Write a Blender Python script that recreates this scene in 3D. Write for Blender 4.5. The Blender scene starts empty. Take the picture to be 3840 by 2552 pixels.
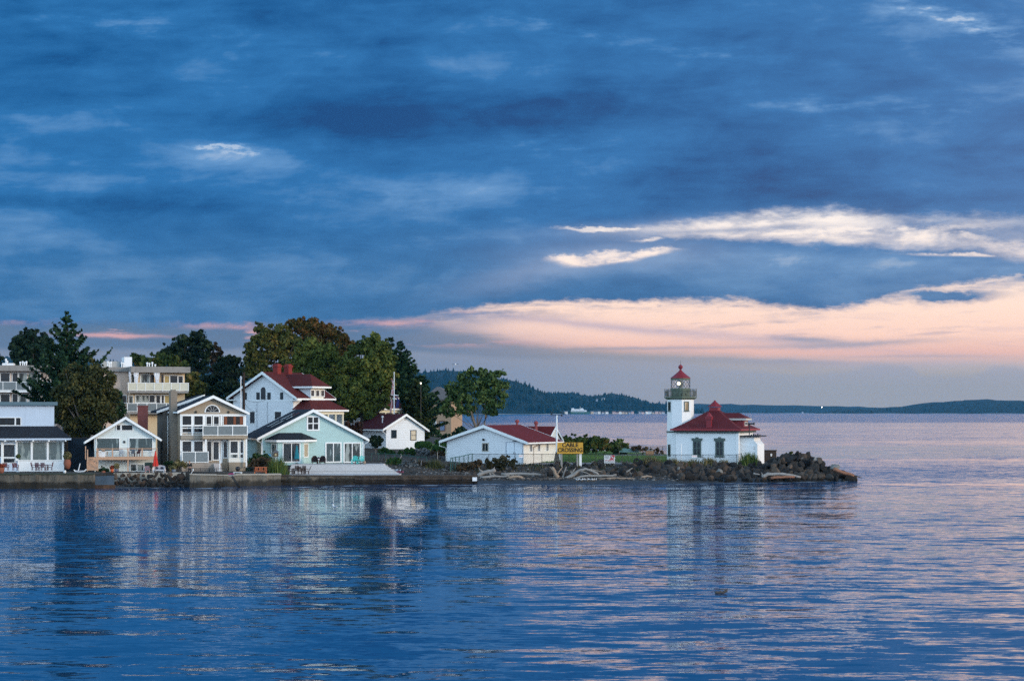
import bpy, math, random
import numpy as np
from mathutils import Vector, Matrix

random.seed(7)
RNG = np.random.default_rng(7)
SC = bpy.context.scene
COL = SC.collection
F = 6800.0      # focal length in photo pixels
H = 9.0         # camera height above the water
HOR = 1544.0    # horizon row


def X(px, Y):
    return (px - 1920.0) * Y / F


def Z(py, Y):
    return H - (py - HOR) * Y / F


def P(px, py, Y):
    return Vector((X(px, Y), Y, Z(py, Y)))


def interp(x, pts):
    return float(np.interp(x, [p[0] for p in pts], [p[1] for p in pts]))


def sstep(a, b, x):
    t = min(1, max(0, (x - a) / (b - a)))
    return t * t * (3 - 2 * t)


# ------------------------------------------------------------------ objects
def tag(o, label=None, cat=None, group=None, kind=None):
    if label:
        o['label'] = label
    if cat:
        o['category'] = cat
    if group:
        o['group'] = group
    if kind:
        o['kind'] = kind
    return o


def thing(name, label, cat, loc=(0, 0, 0), rz=0.0, group=None):
    o = bpy.data.objects.new(name, None)
    COL.objects.link(o)
    o.empty_display_size = 0.3
    o.location = loc
    o.rotation_euler = (0, 0, rz)
    return tag(o, label, cat, group)


def copy_tree(o, parent=None, label=None):
    c = o.copy()
    COL.objects.link(c)
    c.parent = parent
    if label:
        c['label'] = label
    for ch in list(o.children):
        copy_tree(ch, c)
    return c


class MB:
    """collects shapes into one mesh"""

    def __init__(s, M=None):
        s.v = []
        s.f = []
        s.m = []
        s.M = M
        s.mi = 0
        s.c = None

    def add(s, vs, fs):
        n = len(s.v)
        if s.M is not None:
            vs = [tuple(s.M @ Vector(p)) for p in vs]
        s.v.extend([tuple(p) for p in vs])
        s.f.extend([tuple(i + n for i in f) for f in fs])
        s.m.extend([s.mi] * len(fs))
        return s

    def box(s, x0, x1, y0, y1, z0, z1):
        if x0 > x1: x0, x1 = x1, x0
        if y0 > y1: y0, y1 = y1, y0
        if z0 > z1: z0, z1 = z1, z0
        return s.add([(x0, y0, z0), (x1, y0, z0), (x1, y1, z0), (x0, y1, z0), (x0, y0, z1), (x1, y0, z1), (x1, y1, z1), (x0, y1, z1)],
                     [(0, 3, 2, 1), (4, 5, 6, 7), (0, 1, 5, 4), (1, 2, 6, 5), (2, 3, 7, 6), (3, 0, 4, 7)])

    def frame(s, o, ux, uy, un, x0, x1, y0, y1, n0, n1):
        """box in a frame: origin o, axes ux, uy and outward un"""
        o, ux, uy, un = Vector(o), Vector(ux), Vector(uy), Vector(un)
        vs = []
        for n in (n0, n1):
            for (a, b) in ((x0, y0), (x1, y0), (x1, y1), (x0, y1)):
                vs.append(o + ux * a + uy * b + un * n)
        return s.add(vs, [(0, 3, 2, 1), (4, 5, 6, 7), (0, 1, 5, 4), (1, 2, 6, 5), (2, 3, 7, 6), (3, 0, 4, 7)])

    def prism_y(s, poly, y0, y1):
        """polygon in x,z pushed along y"""
        n = len(poly)
        vs = [(x, y0, z) for x, z in poly] + [(x, y1, z) for x, z in poly]
        fs = [tuple(range(n)), tuple(range(2 * n - 1, n - 1, -1))]
        fs += [(i, i + n, (i + 1) % n + n, (i + 1) % n) for i in range(n)]
        return s.add(vs, fs)

    def prism_x(s, poly, x0, x1):
        n = len(poly)
        vs = [(x0, y, z) for y, z in poly] + [(x1, y, z) for y, z in poly]
        fs = [tuple(range(n)), tuple(range(2 * n - 1, n - 1, -1))]
        fs += [(i, i + n, (i + 1) % n + n, (i + 1) % n) for i in range(n)]
        return s.add(vs, fs)

    def prism_z(s, poly, z0, z1, k=1.0):
        n = len(poly)
        cx = sum(p[0] for p in poly) / n
        cy = sum(p[1] for p in poly) / n
        vs = [(x, y, z0) for x, y in poly] + [(cx + (x - cx) * k, cy + (y - cy) * k, z1) for x, y in poly]
        fs = [tuple(range(n - 1, -1, -1)), tuple(range(n, 2 * n))]
        fs += [(i, (i + 1) % n, (i + 1) % n + n, i + n) for i in range(n)]
        return s.add(vs, fs)

    def lathe(s, prof, cx=0, cy=0, n=20, a0=0.0):
        vs, fs = [], []
        for r, z in prof:
            for k in range(n):
                a = a0 + 2 * math.pi * k / n
                vs.append((cx + r * math.cos(a), cy + r * math.sin(a), z))
        for i in range(len(prof) - 1):
            for k in range(n):
                k2 = (k + 1) % n
                fs.append((i * n + k, i * n + k2, (i + 1) * n + k2, (i + 1) * n + k))
        fs.append(tuple(range(n - 1, -1, -1)))
        fs.append(tuple(range((len(prof) - 1) * n, len(prof) * n)))
        return s.add(vs, fs)

    def tube(s, pts, r, n=6):
        pts = [Vector(p) for p in pts]
        rs = r if isinstance(r, (list, tuple)) else [r] * len(pts)
        vs, fs = [], []
        for i, p in enumerate(pts):
            d = (pts[min(i + 1, len(pts) - 1)] - pts[max(i - 1, 0)]).normalized()
            a = d.cross(Vector((0, 0, 1)))
            if a.length < 0.05:
                a = d.cross(Vector((1, 0, 0)))
            a.normalize()
            b = d.cross(a)
            for k in range(n):
                t = 2 * math.pi * k / n
                vs.append(p + (a * math.cos(t) + b * math.sin(t)) * rs[i])
        for i in range(len(pts) - 1):
            for k in range(n):
                k2 = (k + 1) % n
                fs.append((i * n + k, i * n + k2, (i + 1) * n + k2, (i + 1) * n + k))
        fs.append(tuple(range(n - 1, -1, -1)))
        fs.append(tuple(range((len(pts) - 1) * n, len(pts) * n)))
        return s.add(vs, fs)

    def ball(s, c, rx, ry=None, rz=None, n=12, m=8):
        ry = rx if ry is None else ry
        rz = rx if rz is None else rz
        vs, fs = [(c[0], c[1], c[2] - rz)], []
        for i in range(1, m):
            t = -math.pi / 2 + math.pi * i / m
            for k in range(n):
                a = 2 * math.pi * k / n
                vs.append((c[0] + rx * math.cos(t) * math.cos(a), c[1] + ry * math.cos(t) * math.sin(a), c[2] + rz * math.sin(t)))
        vs.append((c[0], c[1], c[2] + rz))
        for k in range(n):
            fs.append((0, 1 + (k + 1) % n, 1 + k))
            fs.append((len(vs) - 1, 1 + (m - 2) * n + k, 1 + (m - 2) * n + (k + 1) % n))
        for i in range(m - 2):
            for k in range(n):
                k2 = (k + 1) % n
                fs.append((1 + i * n + k, 1 + i * n + k2, 1 + (i + 1) * n + k2, 1 + (i + 1) * n + k))
        return s.add(vs, fs)

    def build(s, name, mats, parent=None, smooth=False):
        me = bpy.data.meshes.new(name)
        me.from_pydata(s.v, [], s.f)
        for m in (mats if isinstance(mats, (list, tuple)) else [mats]):
            me.materials.append(m)
        if any(s.m):
            me.polygons.foreach_set('material_index', s.m)
        if smooth:
            me.polygons.foreach_set('use_smooth', [True] * len(s.f))
        me.validate()
        me.update()
        o = bpy.data.objects.new(name, me)
        COL.objects.link(o)
        o.parent = parent
        return o


# ------------------------------------------------------------------ shader helpers
class S:
    """a socket with arithmetic"""
    tree = None

    def __init__(s, o):
        s.o = o

    def __add__(a, b): return mth('ADD', a, b)
    __radd__ = __add__
    def __sub__(a, b): return mth('SUBTRACT', a, b)
    def __rsub__(a, b): return mth('SUBTRACT', b, a)
    def __mul__(a, b): return mth('MULTIPLY', a, b)
    __rmul__ = __mul__
    def __truediv__(a, b): return mth('DIVIDE', a, b)
    def __rtruediv__(a, b): return mth('DIVIDE', b, a)
    def __pow__(a, b): return mth('POWER', a, b)


def put(sock, v):
    if isinstance(v, S):
        S.tree.links.new(v.o, sock)
    elif isinstance(v, (tuple, list)) and len(v) == 3 and sock.type == 'RGBA':
        sock.default_value = (*v, 1)
    else:
        sock.default_value = v


def node(t, **kw):
    n = S.tree.nodes.new(t)
    for k, v in kw.items():
        setattr(n, k, v)
    return n


def mth(op, a, b=None, c=None, clamp=False):
    n = node('ShaderNodeMath', operation=op, use_clamp=clamp)
    for i, v in enumerate((a, b, c)):
        if v is not None:
            put(n.inputs[i], v)
    return S(n.outputs[0])


def smooth(x, a, b):
    n = node('ShaderNodeMapRange', interpolation_type='SMOOTHSTEP')
    put(n.inputs['Value'], x)
    n.inputs['From Min'].default_value = a
    n.inputs['From Max'].default_value = b
    return S(n.outputs[0])


def lin(x, a, b, c=0.0, d=1.0):
    n = node('ShaderNodeMapRange', clamp=True)
    put(n.inputs['Value'], x)
    for k, v in (('From Min', a), ('From Max', b), ('To Min', c), ('To Max', d)):
        n.inputs[k].default_value = v
    return S(n.outputs[0])


def xyz(x, y, z=0.0):
    n = node('ShaderNodeCombineXYZ')
    for i, v in enumerate((x, y, z)):
        put(n.inputs[i], v)
    return S(n.outputs[0])


def sep(v):
    n = node('ShaderNodeSeparateXYZ')
    put(n.inputs[0], v)
    return S(n.outputs[0]), S(n.outputs[1]), S(n.outputs[2])


def noise(vec, scale=1.0, detail=4.0, rough=0.55, dist=0.0, color=False):
    n = node('ShaderNodeTexNoise')
    put(n.inputs['Vector'], vec)
    n.inputs['Scale'].default_value = scale
    n.inputs['Detail'].default_value = detail
    n.inputs['Roughness'].default_value = rough
    n.inputs['Distortion'].default_value = dist
    return S(n.outputs[1 if color else 0])


def mixc(f, a, b, mode='MIX'):
    n = node('ShaderNodeMix', data_type='RGBA', blend_type=mode)
    put(n.inputs[0], f)
    put(n.inputs[6], a)
    put(n.inputs[7], b)
    return S(n.outputs[2])


def mixf(f, a, b):
    n = node('ShaderNodeMix', data_type='FLOAT')
    put(n.inputs[0], f)
    put(n.inputs[2], a)
    put(n.inputs[3], b)
    return S(n.outputs[0])


def ramp(x, stops, interp_='LINEAR'):
    n = node('ShaderNodeValToRGB')
    cr = n.color_ramp
    cr.interpolation = interp_
    while len(cr.elements) < len(stops):
        cr.elements.new(0.5)
    for e, (p, c) in zip(cr.elements, stops):
        e.position = p
        e.color = (*c, 1) if len(c) == 3 else c
    put(n.inputs[0], x)
    return S(n.outputs[0])


def curve(x, x0, x1, pts):
    """piecewise smooth function of x given as points (x, y)"""
    ys = [p[1] for p in pts]
    lo, hi = min(ys), max(ys)
    t = lin(x, x0, x1)
    st = [((px - x0) / (x1 - x0), ((py - lo) / (hi - lo),) * 3) for px, py in pts]
    v = ramp(t, st, 'LINEAR')
    return mth('MULTIPLY_ADD', v, hi - lo, lo)


def srgb(r, g, b):
    def f(c):
        c /= 255.0
        return c / 12.92 if c <= 0.04045 else ((c + 0.055) / 1.055) ** 2.4
    return (f(r), f(g), f(b))


def new_mat(name):
    m = bpy.data.materials.new(name)
    m.use_nodes = True
    S.tree = m.node_tree
    b = m.node_tree.nodes['Principled BSDF']
    return m, b


def objco():
    return S(node('ShaderNodeTexCoord').outputs['Object'])


def worldpos():
    return S(node('ShaderNodeNewGeometry').outputs['Position'])


MATS = {}


def paint(name, col, rough=0.6, var=0.12, scale=1.5, lines=0.0, lines_axis=2, bump=0.0, bscale=8.0, spec=0.3, metal=0.0, speck=0.0, grime=0.0, tide=0.0):
    """painted / mineral surface: broad stains, fine grain and (lines > 0) clapboard joints each `lines` metres"""
    if name in MATS:
        return MATS[name]
    m, b = new_mat(name)
    v = objco()
    n1 = noise(v, scale, 5, 0.6)
    n2 = noise(v, scale * 9, 3, 0.6)
    k = 1 + (n1 - 0.5) * (2 * var) + (n2 - 0.5) * (var + speck)
    if grime > 0:
        x, y, z = sep(v)
        g = noise(xyz(x * 3, y * 3, z * 0.35), 1.3, 4, 0.65)
        k = k * (1 - smooth(g, 0.52, 0.75) * grime)
    if tide > 0:          # weed and wet below the tide line, uneven along the wall
        tz = sep(worldpos())[2]
        k = k * (1 - (1 - smooth(tz + (n1 - 0.5) * 0.9 + (n2 - 0.5) * 0.4, tide - 0.25, tide + 0.25)) * 0.8)
    hgt = None
    if lines > 0:
        c = sep(v)[lines_axis]
        fr = mth('FRACT', c / lines)
        edge = smooth(fr, 0.0, 0.16)
        k = k * (0.58 + edge * 0.42)
        hgt = fr
    c = mixc(1.0, col, S(xyz(k, k, k).o), 'MULTIPLY')
    put(b.inputs['Base Color'], c)
    b.inputs['Roughness'].default_value = rough
    b.inputs['Metallic'].default_value = metal
    b.inputs['Specular IOR Level'].default_value = spec
    if bump > 0 or hgt is not None:
        n = node('ShaderNodeBump')
        n.inputs['Strength'].default_value = 0.6 if hgt is not None else 1.0
        n.inputs['Distance'].default_value = 0.02 if hgt is not None else bump
        put(n.inputs['Height'], hgt if hgt is not None else noise(v, bscale, 5, 0.65))
        put(b.inputs['Normal'], S(n.outputs[0]))
    MATS[name] = m
    return m


def roofing(name, col, course=0.28, var=0.35):
    if name in MATS:
        return MATS[name]
    m, b = new_mat(name)
    v = objco()
    x, y, z = sep(v)
    row = mth('FLOOR', z / (course * 0.5))
    cell = noise(xyz(x * 2.2, y * 2.2, row * 7.3), 1.0, 1, 0.5)
    n1 = noise(v, 0.55, 5, 0.6)
    n2 = noise(v, 14, 3, 0.7)
    fr = mth('FRACT', z / (course * 0.5))
    k = (1 + (cell - 0.5) * var + (n1 - 0.5) * var * 1.1 + (n2 - 0.5) * var) * (0.8 + smooth(fr, 0, 0.3) * 0.2)
    put(b.inputs['Base Color'], mixc(1.0, col, xyz(k, k, k), 'MULTIPLY'))
    b.inputs['Roughness'].default_value = 0.75
    b.inputs['Specular IOR Level'].default_value = 0.25
    n = node('ShaderNodeBump')
    n.inputs['Distance'].default_value = 0.03
    put(n.inputs['Height'], fr + n2 * 0.5)
    put(b.inputs['Normal'], S(n.outputs[0]))
    MATS[name] = m
    return m


def glass(name, col=(0.012, 0.018, 0.022), rough=0.06, curtain=0.0, ccol=(0.35, 0.36, 0.34), cs=1.0):
    """window pane over a dark room, with pale curtains or blinds behind where curtain > 0"""
    if name in MATS:
        return MATS[name]
    m, b = new_mat(name)
    v = objco()
    x, y, z = sep(v)
    n1 = noise(xyz(x * 1.6 * cs, y * 1.6 * cs, z * 0.35), 1.0, 3, 0.6)
    n2 = noise(v, 5.0, 3, 0.6)
    k = smooth(n1, 0.62 - 0.3 * curtain, 0.68 - 0.2 * curtain) if curtain > 0 else 0.0
    c = mixc(k, col, ccol) if curtain > 0 else col
    kk = 0.7 + n2 * 0.6
    put(b.inputs['Base Color'], mixc(1.0, c, xyz(kk, kk, kk), 'MULTIPLY'))
    b.inputs['Roughness'].default_value = rough
    b.inputs['Specular IOR Level'].default_value = 0.6
    n = node('ShaderNodeBump')
    n.inputs['Distance'].default_value = 0.004
    put(n.inputs['Height'], noise(v, 1.2, 2, 0.5))
    put(b.inputs['Normal'], S(n.outputs[0]))
    MATS[name] = m
    return m


def leafmat(name, stops, sc=0.35, rough=0.7, trans=0.15, gain=1.0):
    """foliage: colour from a per-leaf number and a broad noise through the crown"""
    if name in MATS:
        return MATS[name]
    stops = [(p_, tuple(c_ * gain for c_ in q_)) for p_, q_ in stops]
    m, b = new_mat(name)
    at = node('ShaderNodeAttribute', attribute_name='rnd')
    r = S(at.outputs['Fac'])
    n1 = noise(worldpos(), sc, 3, 0.6)
    t = r * 0.45 + (n1 - 0.5) * 1.5 + 0.28
    put(b.inputs['Base Color'], ramp(t, stops))
    b.inputs['Roughness'].default_value = rough
    b.inputs['Specular IOR Level'].default_value = 0.2
    tr = node('ShaderNodeBsdfTranslucent')
    put(tr.inputs['Color'], ramp(t, stops))
    mx = node('ShaderNodeMixShader')
    mx.inputs[0].default_value = trans
    S.tree.links.new(b.outputs[0], mx.inputs[1])
    S.tree.links.new(tr.outputs[0], mx.inputs[2])
    S.tree.links.new(mx.outputs[0], S.tree.nodes['Material Output'].inputs[0])
    MATS[name] = m
    return m
# ------------------------------------------------------------------ camera
cam_d = bpy.data.cameras.new('camera')
cam = bpy.data.objects.new('camera', cam_d)
COL.objects.link(cam)
cam.location = (0, 0, H)
cam.rotation_euler = (math.radians(90), 0, 0)
cam_d.sensor_width = 36
cam_d.lens = F / 3840 * 36
cam_d.shift_y = (HOR - 1276) / 3840
cam_d.clip_end = 40000
cam_d.clip_start = 0.5
SC.camera = cam
SC.view_settings.view_transform = 'Standard'
SC.view_settings.look = 'None'
SC.view_settings.exposure = 0
SC.view_settings.gamma = 1
try:
    SC.cycles.max_bounces = 7
    SC.cycles.volume_bounces = 0
    SC.cycles.use_denoising = False
    SC.cycles.sample_clamp_indirect = 6
except Exception:
    pass

# ------------------------------------------------------------------ light
sun_el, sun_az = math.radians(11), math.radians(114)      # azimuth from +Y (ahead) towards +X (right)
sd = bpy.data.lights.new('sun', 'SUN')
sun = bpy.data.objects.new('sun', sd)
COL.objects.link(sun)
sd.energy = 2.0
sd.angle = math.radians(16)
sd.color = (1.0, 0.80, 0.58)
tosun = Vector((math.cos(sun_el) * math.sin(sun_az), math.cos(sun_el) * math.cos(sun_az), math.sin(sun_el)))
sun.rotation_euler = tosun.to_track_quat('Z', 'Y').to_euler()

# ------------------------------------------------------------------ sky: clouds laid out by compass direction and height
W = bpy.data.worlds.new('World')
SC.world = W
W.use_nodes = True
S.tree = W.node_tree
bg = S.tree.nodes['Background']
D = S(node('ShaderNodeTexCoord').outputs['Generated'])
dx, dy, dz = sep(D)
az = mth('ARCTAN2', dx, dy)
hyp = mth('SQRT', dx * dx + dy * dy + 1e-6)
el = dz / hyp
el = el * (1 + mth('MINIMUM', az * az, 0.2) * 0.5)
px = az * (F * 1.022 / 1000) + 1.92          # thousands of photo pixels along the horizon
py = HOR / 1000 - el * (F / 1000)            # and down from the top
pv = xyz(px, py * 3.6, 0.3)                  # clouds are drawn out along the horizon
w1 = noise(xyz(px, py * 2.6, 4.0), 1.7, 6, 0.6) - 0.5
w2 = noise(xyz(px, py * 2.4, 9.0), 7.0, 7, 0.68) - 0.5
n_big = noise(xyz(px * 0.8, py * 3.0, 1.3), 1.25, 5, 0.55)
n_str = noise(xyz(px * 0.55, py * 5.5 + px * 0.22, 7.7), 2.3, 6, 0.62, 0.25)
n_bil = noise(xyz(px, py * 2.3 + px * 0.1, 5.5), 3.2, 8, 0.6, 0.4)
n_fine = noise(xyz(px, py * 3.5, 2.2), 9.0, 5, 0.65)


def blob(cx, cy, rx, ry, tilt=0.0, wob=0.06):
    a = (px - cx) / rx
    b = (py - cy - (px - cx) * tilt + w1 * wob + w2 * wob * 0.8) / ry
    return mth('POWER', 2.718, (a * a + b * b) * -1.0)


# colour of the cloud deck
dk, md, lt = srgb(14, 88, 150), srgb(40, 114, 178), srgb(104, 154, 206)
bright = (n_big - 0.5) * 1.5 + (n_str - 0.5) * 0.55 + (n_bil - 0.5) * 0.95 + (n_fine - 0.5) * 0.22 + 0.40
patchy = 0.25 + smooth(n_fine * 0.6 + n_str * 0.5, 0.42, 0.70) * 1.1
for (cx, cy, rx, ry, tl, k) in (
        (1.75, 0.50, 0.95, 0.12, 0.03, -0.17), (1.25, 0.42, 0.7, 0.12, 0.02, -0.14), (0.35, 0.33, 0.8, 0.12, 0.0, -0.16), (3.25, 0.745, 1.0, 0.05, 0.02, -0.35),
        (0.25, 0.765, 0.45, 0.035, 0.02, -0.36), (1.30, 0.855, 0.6, 0.04, -0.03, -0.22), (2.9, 0.60, 0.8, 0.10, 0.0, -0.12),
        (0.98, 0.61, 0.32, 0.055, 0.16, 0.27), (0.80, 0.556, 0.09, 0.009, 0.05, 0.62), (0.95, 0.568, 0.08, 0.010, 0.04, 0.34),
        (1.55, 0.71, 0.9, 0.05, 0.02, 0.26), (3.1, 0.385, 0.33, 0.028, 0.02, 0.42), (3.5, 0.41, 0.22, 0.022, -0.03, 0.34), (3.55, 0.06, 0.26, 0.05, 0.32, 0.7),
        (2.05, 0.09, 0.32, 0.03, 0.22, 0.40), (2.75, 0.20, 0.3, 0.03, 0.12, 0.3), (0.5, 0.10, 0.45, 0.04, 0.10, 0.38), (2.0, 0.55, 0.22, 0.03, -0.06, 0.3),
        (1.6, 0.23, 0.6, 0.04, 0.05, 0.18), (0.45, 0.47, 0.3, 0.03, 0.05, 0.2), (1.0, 1.02, 1.2, 0.10, -0.02, 0.16), (2.5, 1.02, 0.9, 0.05, 0.0, 0.22), (3.1, 0.98, 0.8, 0.03, 0.03, 0.25)):
    bright = bright + (blob(cx, cy, rx, ry, tl) * k if k < 0.3 else blob(cx, cy, rx, ry, tl, 0.12) * patchy * (k * (0.85 if k > 0.6 else 0.52)))
bright = (bright - 0.43) * 0.98 + 0.40
deck = ramp(bright * 0.86 + 0.13, [(0.0, srgb(6, 70, 130)), (0.16, dk), (0.5, md), (0.83, lt), (1.0, srgb(176, 198, 226))])
deck = mixc(0.07, deck, srgb(70, 112, 142))
deck = mixc(smooth(py + w1 * 0.25, 0.62, 1.25) * 0.62, deck, mixc(lin(bright, 0.1, 0.9), srgb(48, 97, 140), srgb(94, 132, 170)))

# clear sky seen below and through the deck: peach in the west, dull lavender to the left
hz = lin(py + w1 * 0.03, 0.78, 1.56)
west = ramp(hz, [(0.0, srgb(246, 245, 246)), (0.22, srgb(252, 240, 234)), (0.42, srgb(253, 230, 216)), (0.60, srgb(250, 214, 198)), (0.69, srgb(230, 186, 174)),
                 (0.76, srgb(182, 174, 176)), (0.86, srgb(157, 159, 144)), (1.0, srgb(152, 155, 138))])
east = ramp(hz, [(0.0, srgb(110, 140, 180)), (0.52, srgb(96, 126, 164)), (0.66, srgb(116, 128, 156)), (0.80, srgb(92, 120, 152)), (1.0, srgb(112, 134, 154))])
left = smooth(px + w1 * 0.5 + (py - 1.2) * -1.6, 1.25, 2.15)
west = mixc(1.0, west, (1.14, 1.06, 0.98), 'MULTIPLY')
clear = mixc(left, east, west)
# pink fringes and streaks low in the sky
stk = noise(xyz(px * 0.9, py * 9.0 + px * -0.35, 3.3), 2.0, 5, 0.6)
lowband = smooth(py, 1.15, 1.20) * (1 - smooth(py, 1.27, 1.31))
pinkL = smooth(stk + w2 * 0.25, 0.55, 0.66) * lowband * (1 - smooth(px, 1.7, 2.2))
for (cx, cy, rx, ry) in ((0.06, 1.205, 0.13, 0.010), (0.76, 1.216, 0.09, 0.012), (0.89, 1.222, 0.07, 0.010), (1.42, 1.212, 0.15, 0.012), (0.42, 1.258, 0.17, 0.008)):
    pinkL = mth('MAXIMUM', pinkL, blob(cx, cy, rx, ry, 0.02, 0.03) * 1.1)
# thin lavender sheets in the peach band
lav = blob(2.55, 1.245, 0.75, 0.022, 0.085, 0.03) * 0.75 + blob(2.1, 1.205, 0.45, 0.012, 0.09, 0.02) * 0.4 + smooth(stk, 0.55, 0.7) * smooth(py, 1.14, 1.22) * 0.4
clear = mixc(mth('MINIMUM', lav, 1.0) * 0.8, clear, srgb(200, 180, 190))
thin = blob(3.22, 1.285, 0.30, 0.013, -0.04, 0.035) + blob(3.05, 1.272, 0.13, 0.010, 0.0, 0.03) + blob(2.4, 1.306, 0.5, 0.007, -0.01, 0.02) * 0.8 \
    + blob(2.35, 1.345, 0.85, 0.018, 0.03, 0.03) * 0.9 + blob(2.9, 1.352, 0.5, 0.010, 0.02, 0.02) * 0.6 + blob(3.45, 1.335, 0.3, 0.006, 0.0, 0.02) * 0.5
clear = mixc(mth('MINIMUM', thin, 1.0) * 0.72, clear, srgb(148, 154, 172))
# the grey bank under the peach band, deeper towards the left
low = curve(px + w2 * 0.10, 0.9, 4.4, [(0.9, 1.20), (1.2, 1.21), (1.45, 1.218), (1.62, 1.225), (1.80, 1.25), (2.0, 1.288), (2.4, 1.312), (2.8, 1.332), (3.2, 1.372), (4.4, 1.43)])
lk = smooth(py - low + w1 * 0.035 + w2 * 0.035, -0.022, 0.030)
clear = mixc(lk * (0.80 - smooth(px, 2.0, 3.2) * 0.45), clear, mixc(smooth(px, 1.3, 2.8), srgb(98, 120, 146), srgb(163, 156, 148)))
clear = mixc(mth('MINIMUM', pinkL, 1.0) * 0.85, clear, srgb(232, 176, 172))
# a bank of soft cumulus on the horizon at the right
bank = curve(px + w2 * 0.06, 1.4, 4.2, [(1.4, 1.30), (1.9, 1.335), (2.5, 1.345), (3.0, 1.40), (3.2, 1.38), (3.3, 1.355), (3.42, 1.365), (3.46, 1.40), (3.65, 1.405), (3.72, 1.365), (3.80, 1.365), (3.9, 1.40), (4.2, 1.38)])
bk = smooth(py - bank + w2 * 0.035, -0.006, 0.022)
clear = mixc(bk * 0.55, clear, srgb(158, 160, 172))

# where the deck ends (its lower edge) and the two long openings in it
edge = curve(px, -0.6, 4.6, [(-0.6, 1.20), (0.2, 1.215), (1.0, 1.212), (1.45, 1.20), (1.7, 1.168), (2.05, 1.13), (2.45, 1.122), (2.75, 1.128), (3.08, 1.155), (3.25, 1.13), (3.45, 1.085), (3.7, 1.045), (3.9, 1.025), (4.6, 1.0)])
cover = 1 - smooth(py - edge + w1 * 0.06 + w2 * 0.085 + (n_fine - 0.5) * 0.03, -0.016, 0.022)
near = 1 - smooth(py - edge, 0.0, 0.085)
cover = mth('MAXIMUM', cover, smooth(n_str + w2 * 0.35 + w1 * 0.2, 0.43, 0.66) * near * 0.85)
thinbar = noise(xyz(px * 0.8, py * 9.0 + px * 0.45, 12.0), 2.2, 6, 0.62)
cover = mth('MAXIMUM', cover, smooth(thinbar + w2 * 0.2, 0.52, 0.68) * (1 - smooth(py, 1.20, 1.32)) * 0.5)
cover = mth('MAXIMUM', cover, mth('MINIMUM', blob(3.55, 1.105, 0.17, 0.018, 0.0, 0.08) * 1.5, 1.0))
cover = mth('MAXIMUM', cover, mth('MINIMUM', blob(3.86, 1.045, 0.05, 0.02, 0.0, 0.08) * 1.4, 1.0))
top1 = curve(px, 1.8, 4.4, [(1.8, 0.872), (2.08, 0.858), (2.45, 0.852), (2.70, 0.822), (2.95, 0.800), (3.12, 0.792), (3.35, 0.812), (3.6, 0.816), (3.84, 0.820), (4.4, 0.82)])
bot1 = curve(px, 1.8, 4.4, [(1.8, 0.872), (2.08, 0.878), (2.45, 0.886), (2.75, 0.890), (3.0, 0.908), (3.3, 0.914), (3.55, 0.926), (3.84, 0.965), (4.4, 1.0)])
top1 = top1 - 0.012
bot1 = bot1 + 0.010
wob = w1 * 0.035 + w2 * 0.075 + (n_fine - 0.5) * 0.03
open1 = smooth(py - top1 + wob, -0.016, 0.048) * (1 - smooth(py - bot1 + wob * 1.2, -0.036, 0.016)) * smooth(px + w2 * 0.3, 2.05, 2.75)
chunk = mth('MINIMUM', blob(3.82, 0.885, 0.20, 0.050, 0.02, 0.14) * 1.1 + blob(3.48, 0.838, 0.17, 0.020, 0.0, 0.12) * 1.0 + blob(3.62, 0.875, 0.10, 0.010, 0.0, 0.10) * 0.7 + blob(2.78, 0.862, 0.35, 0.010, -0.05, 0.04) * 0.7 + smooth(n_fine, 0.60, 0.75) * 0.25, 1.0)
open1 = open1 * (1 - chunk * 0.8)
open2 = mth('MINIMUM', blob(2.30, 0.962, 0.20, 0.019, -0.06, 0.07) * 1.7 + blob(2.22, 0.985, 0.09, 0.02, -0.1, 0.07) * 1.0 + blob(2.26, 0.852, 0.16, 0.012, 0.02, 0.08) * 1.1 + blob(2.42, 0.90, 0.08, 0.010, 0.0, 0.06) * 0.8 + blob(3.6, 0.955, 0.25, 0.008, 0.03, 0.03) * 0.8, 1.0)
open2 = smooth(open2 * (1 + w2 * 3.4 + (n_fine - 0.5) * 1.2), 0.15, 1.05)
veil = smooth(n_bil + w2 * 0.45 + (n_str - 0.5) * 0.5, 0.36, 0.62)
hole = mth('MAXIMUM', open1 * (0.42 + veil * 0.58), open2 * (0.5 + veil * 0.5))
# lit rims round the openings
rim = blob(2.35, 0.955, 0.42, 0.065, 0.0, 0.05) * 0.55 + blob(2.0, 1.03, 0.3, 0.05, -0.2, 0.08) * 0.5 + blob(2.6, 0.84, 0.5, 0.03, -0.05, 0.05) * 0.5
deck = mixc(mth('MINIMUM', rim, 1.0) * 0.65, deck, srgb(176, 186, 210))
cover = cover * (1 - hole)
sky = mixc(cover, clear, deck)
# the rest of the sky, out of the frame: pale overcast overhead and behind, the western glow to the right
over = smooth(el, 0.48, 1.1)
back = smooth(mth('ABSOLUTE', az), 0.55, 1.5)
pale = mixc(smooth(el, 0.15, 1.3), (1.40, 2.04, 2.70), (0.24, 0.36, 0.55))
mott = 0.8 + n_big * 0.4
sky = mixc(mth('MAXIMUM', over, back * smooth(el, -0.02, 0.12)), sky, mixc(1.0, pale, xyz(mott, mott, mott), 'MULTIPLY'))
glow = mth('POWER', 2.718, ((az - 1.55) / 0.75) ** 2.0 * -1.0) * mth('POWER', 2.718, (el / 0.30) * (el / 0.30) * -1.0)
sky = mixc(mth('MINIMUM', glow, 1.0) * 0.8, sky, (1.7, 1.15, 0.80))
down = smooth(dz * -1.0, 0.0, 0.05)
sky = mixc(down, sky, (0.05, 0.08, 0.12))
ns = node('ShaderNodeTexSky', sky_type='NISHITA')
ns.sun_disc = False
ns.sun_elevation = math.radians(4)
ns.sun_rotation = sun_az
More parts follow.
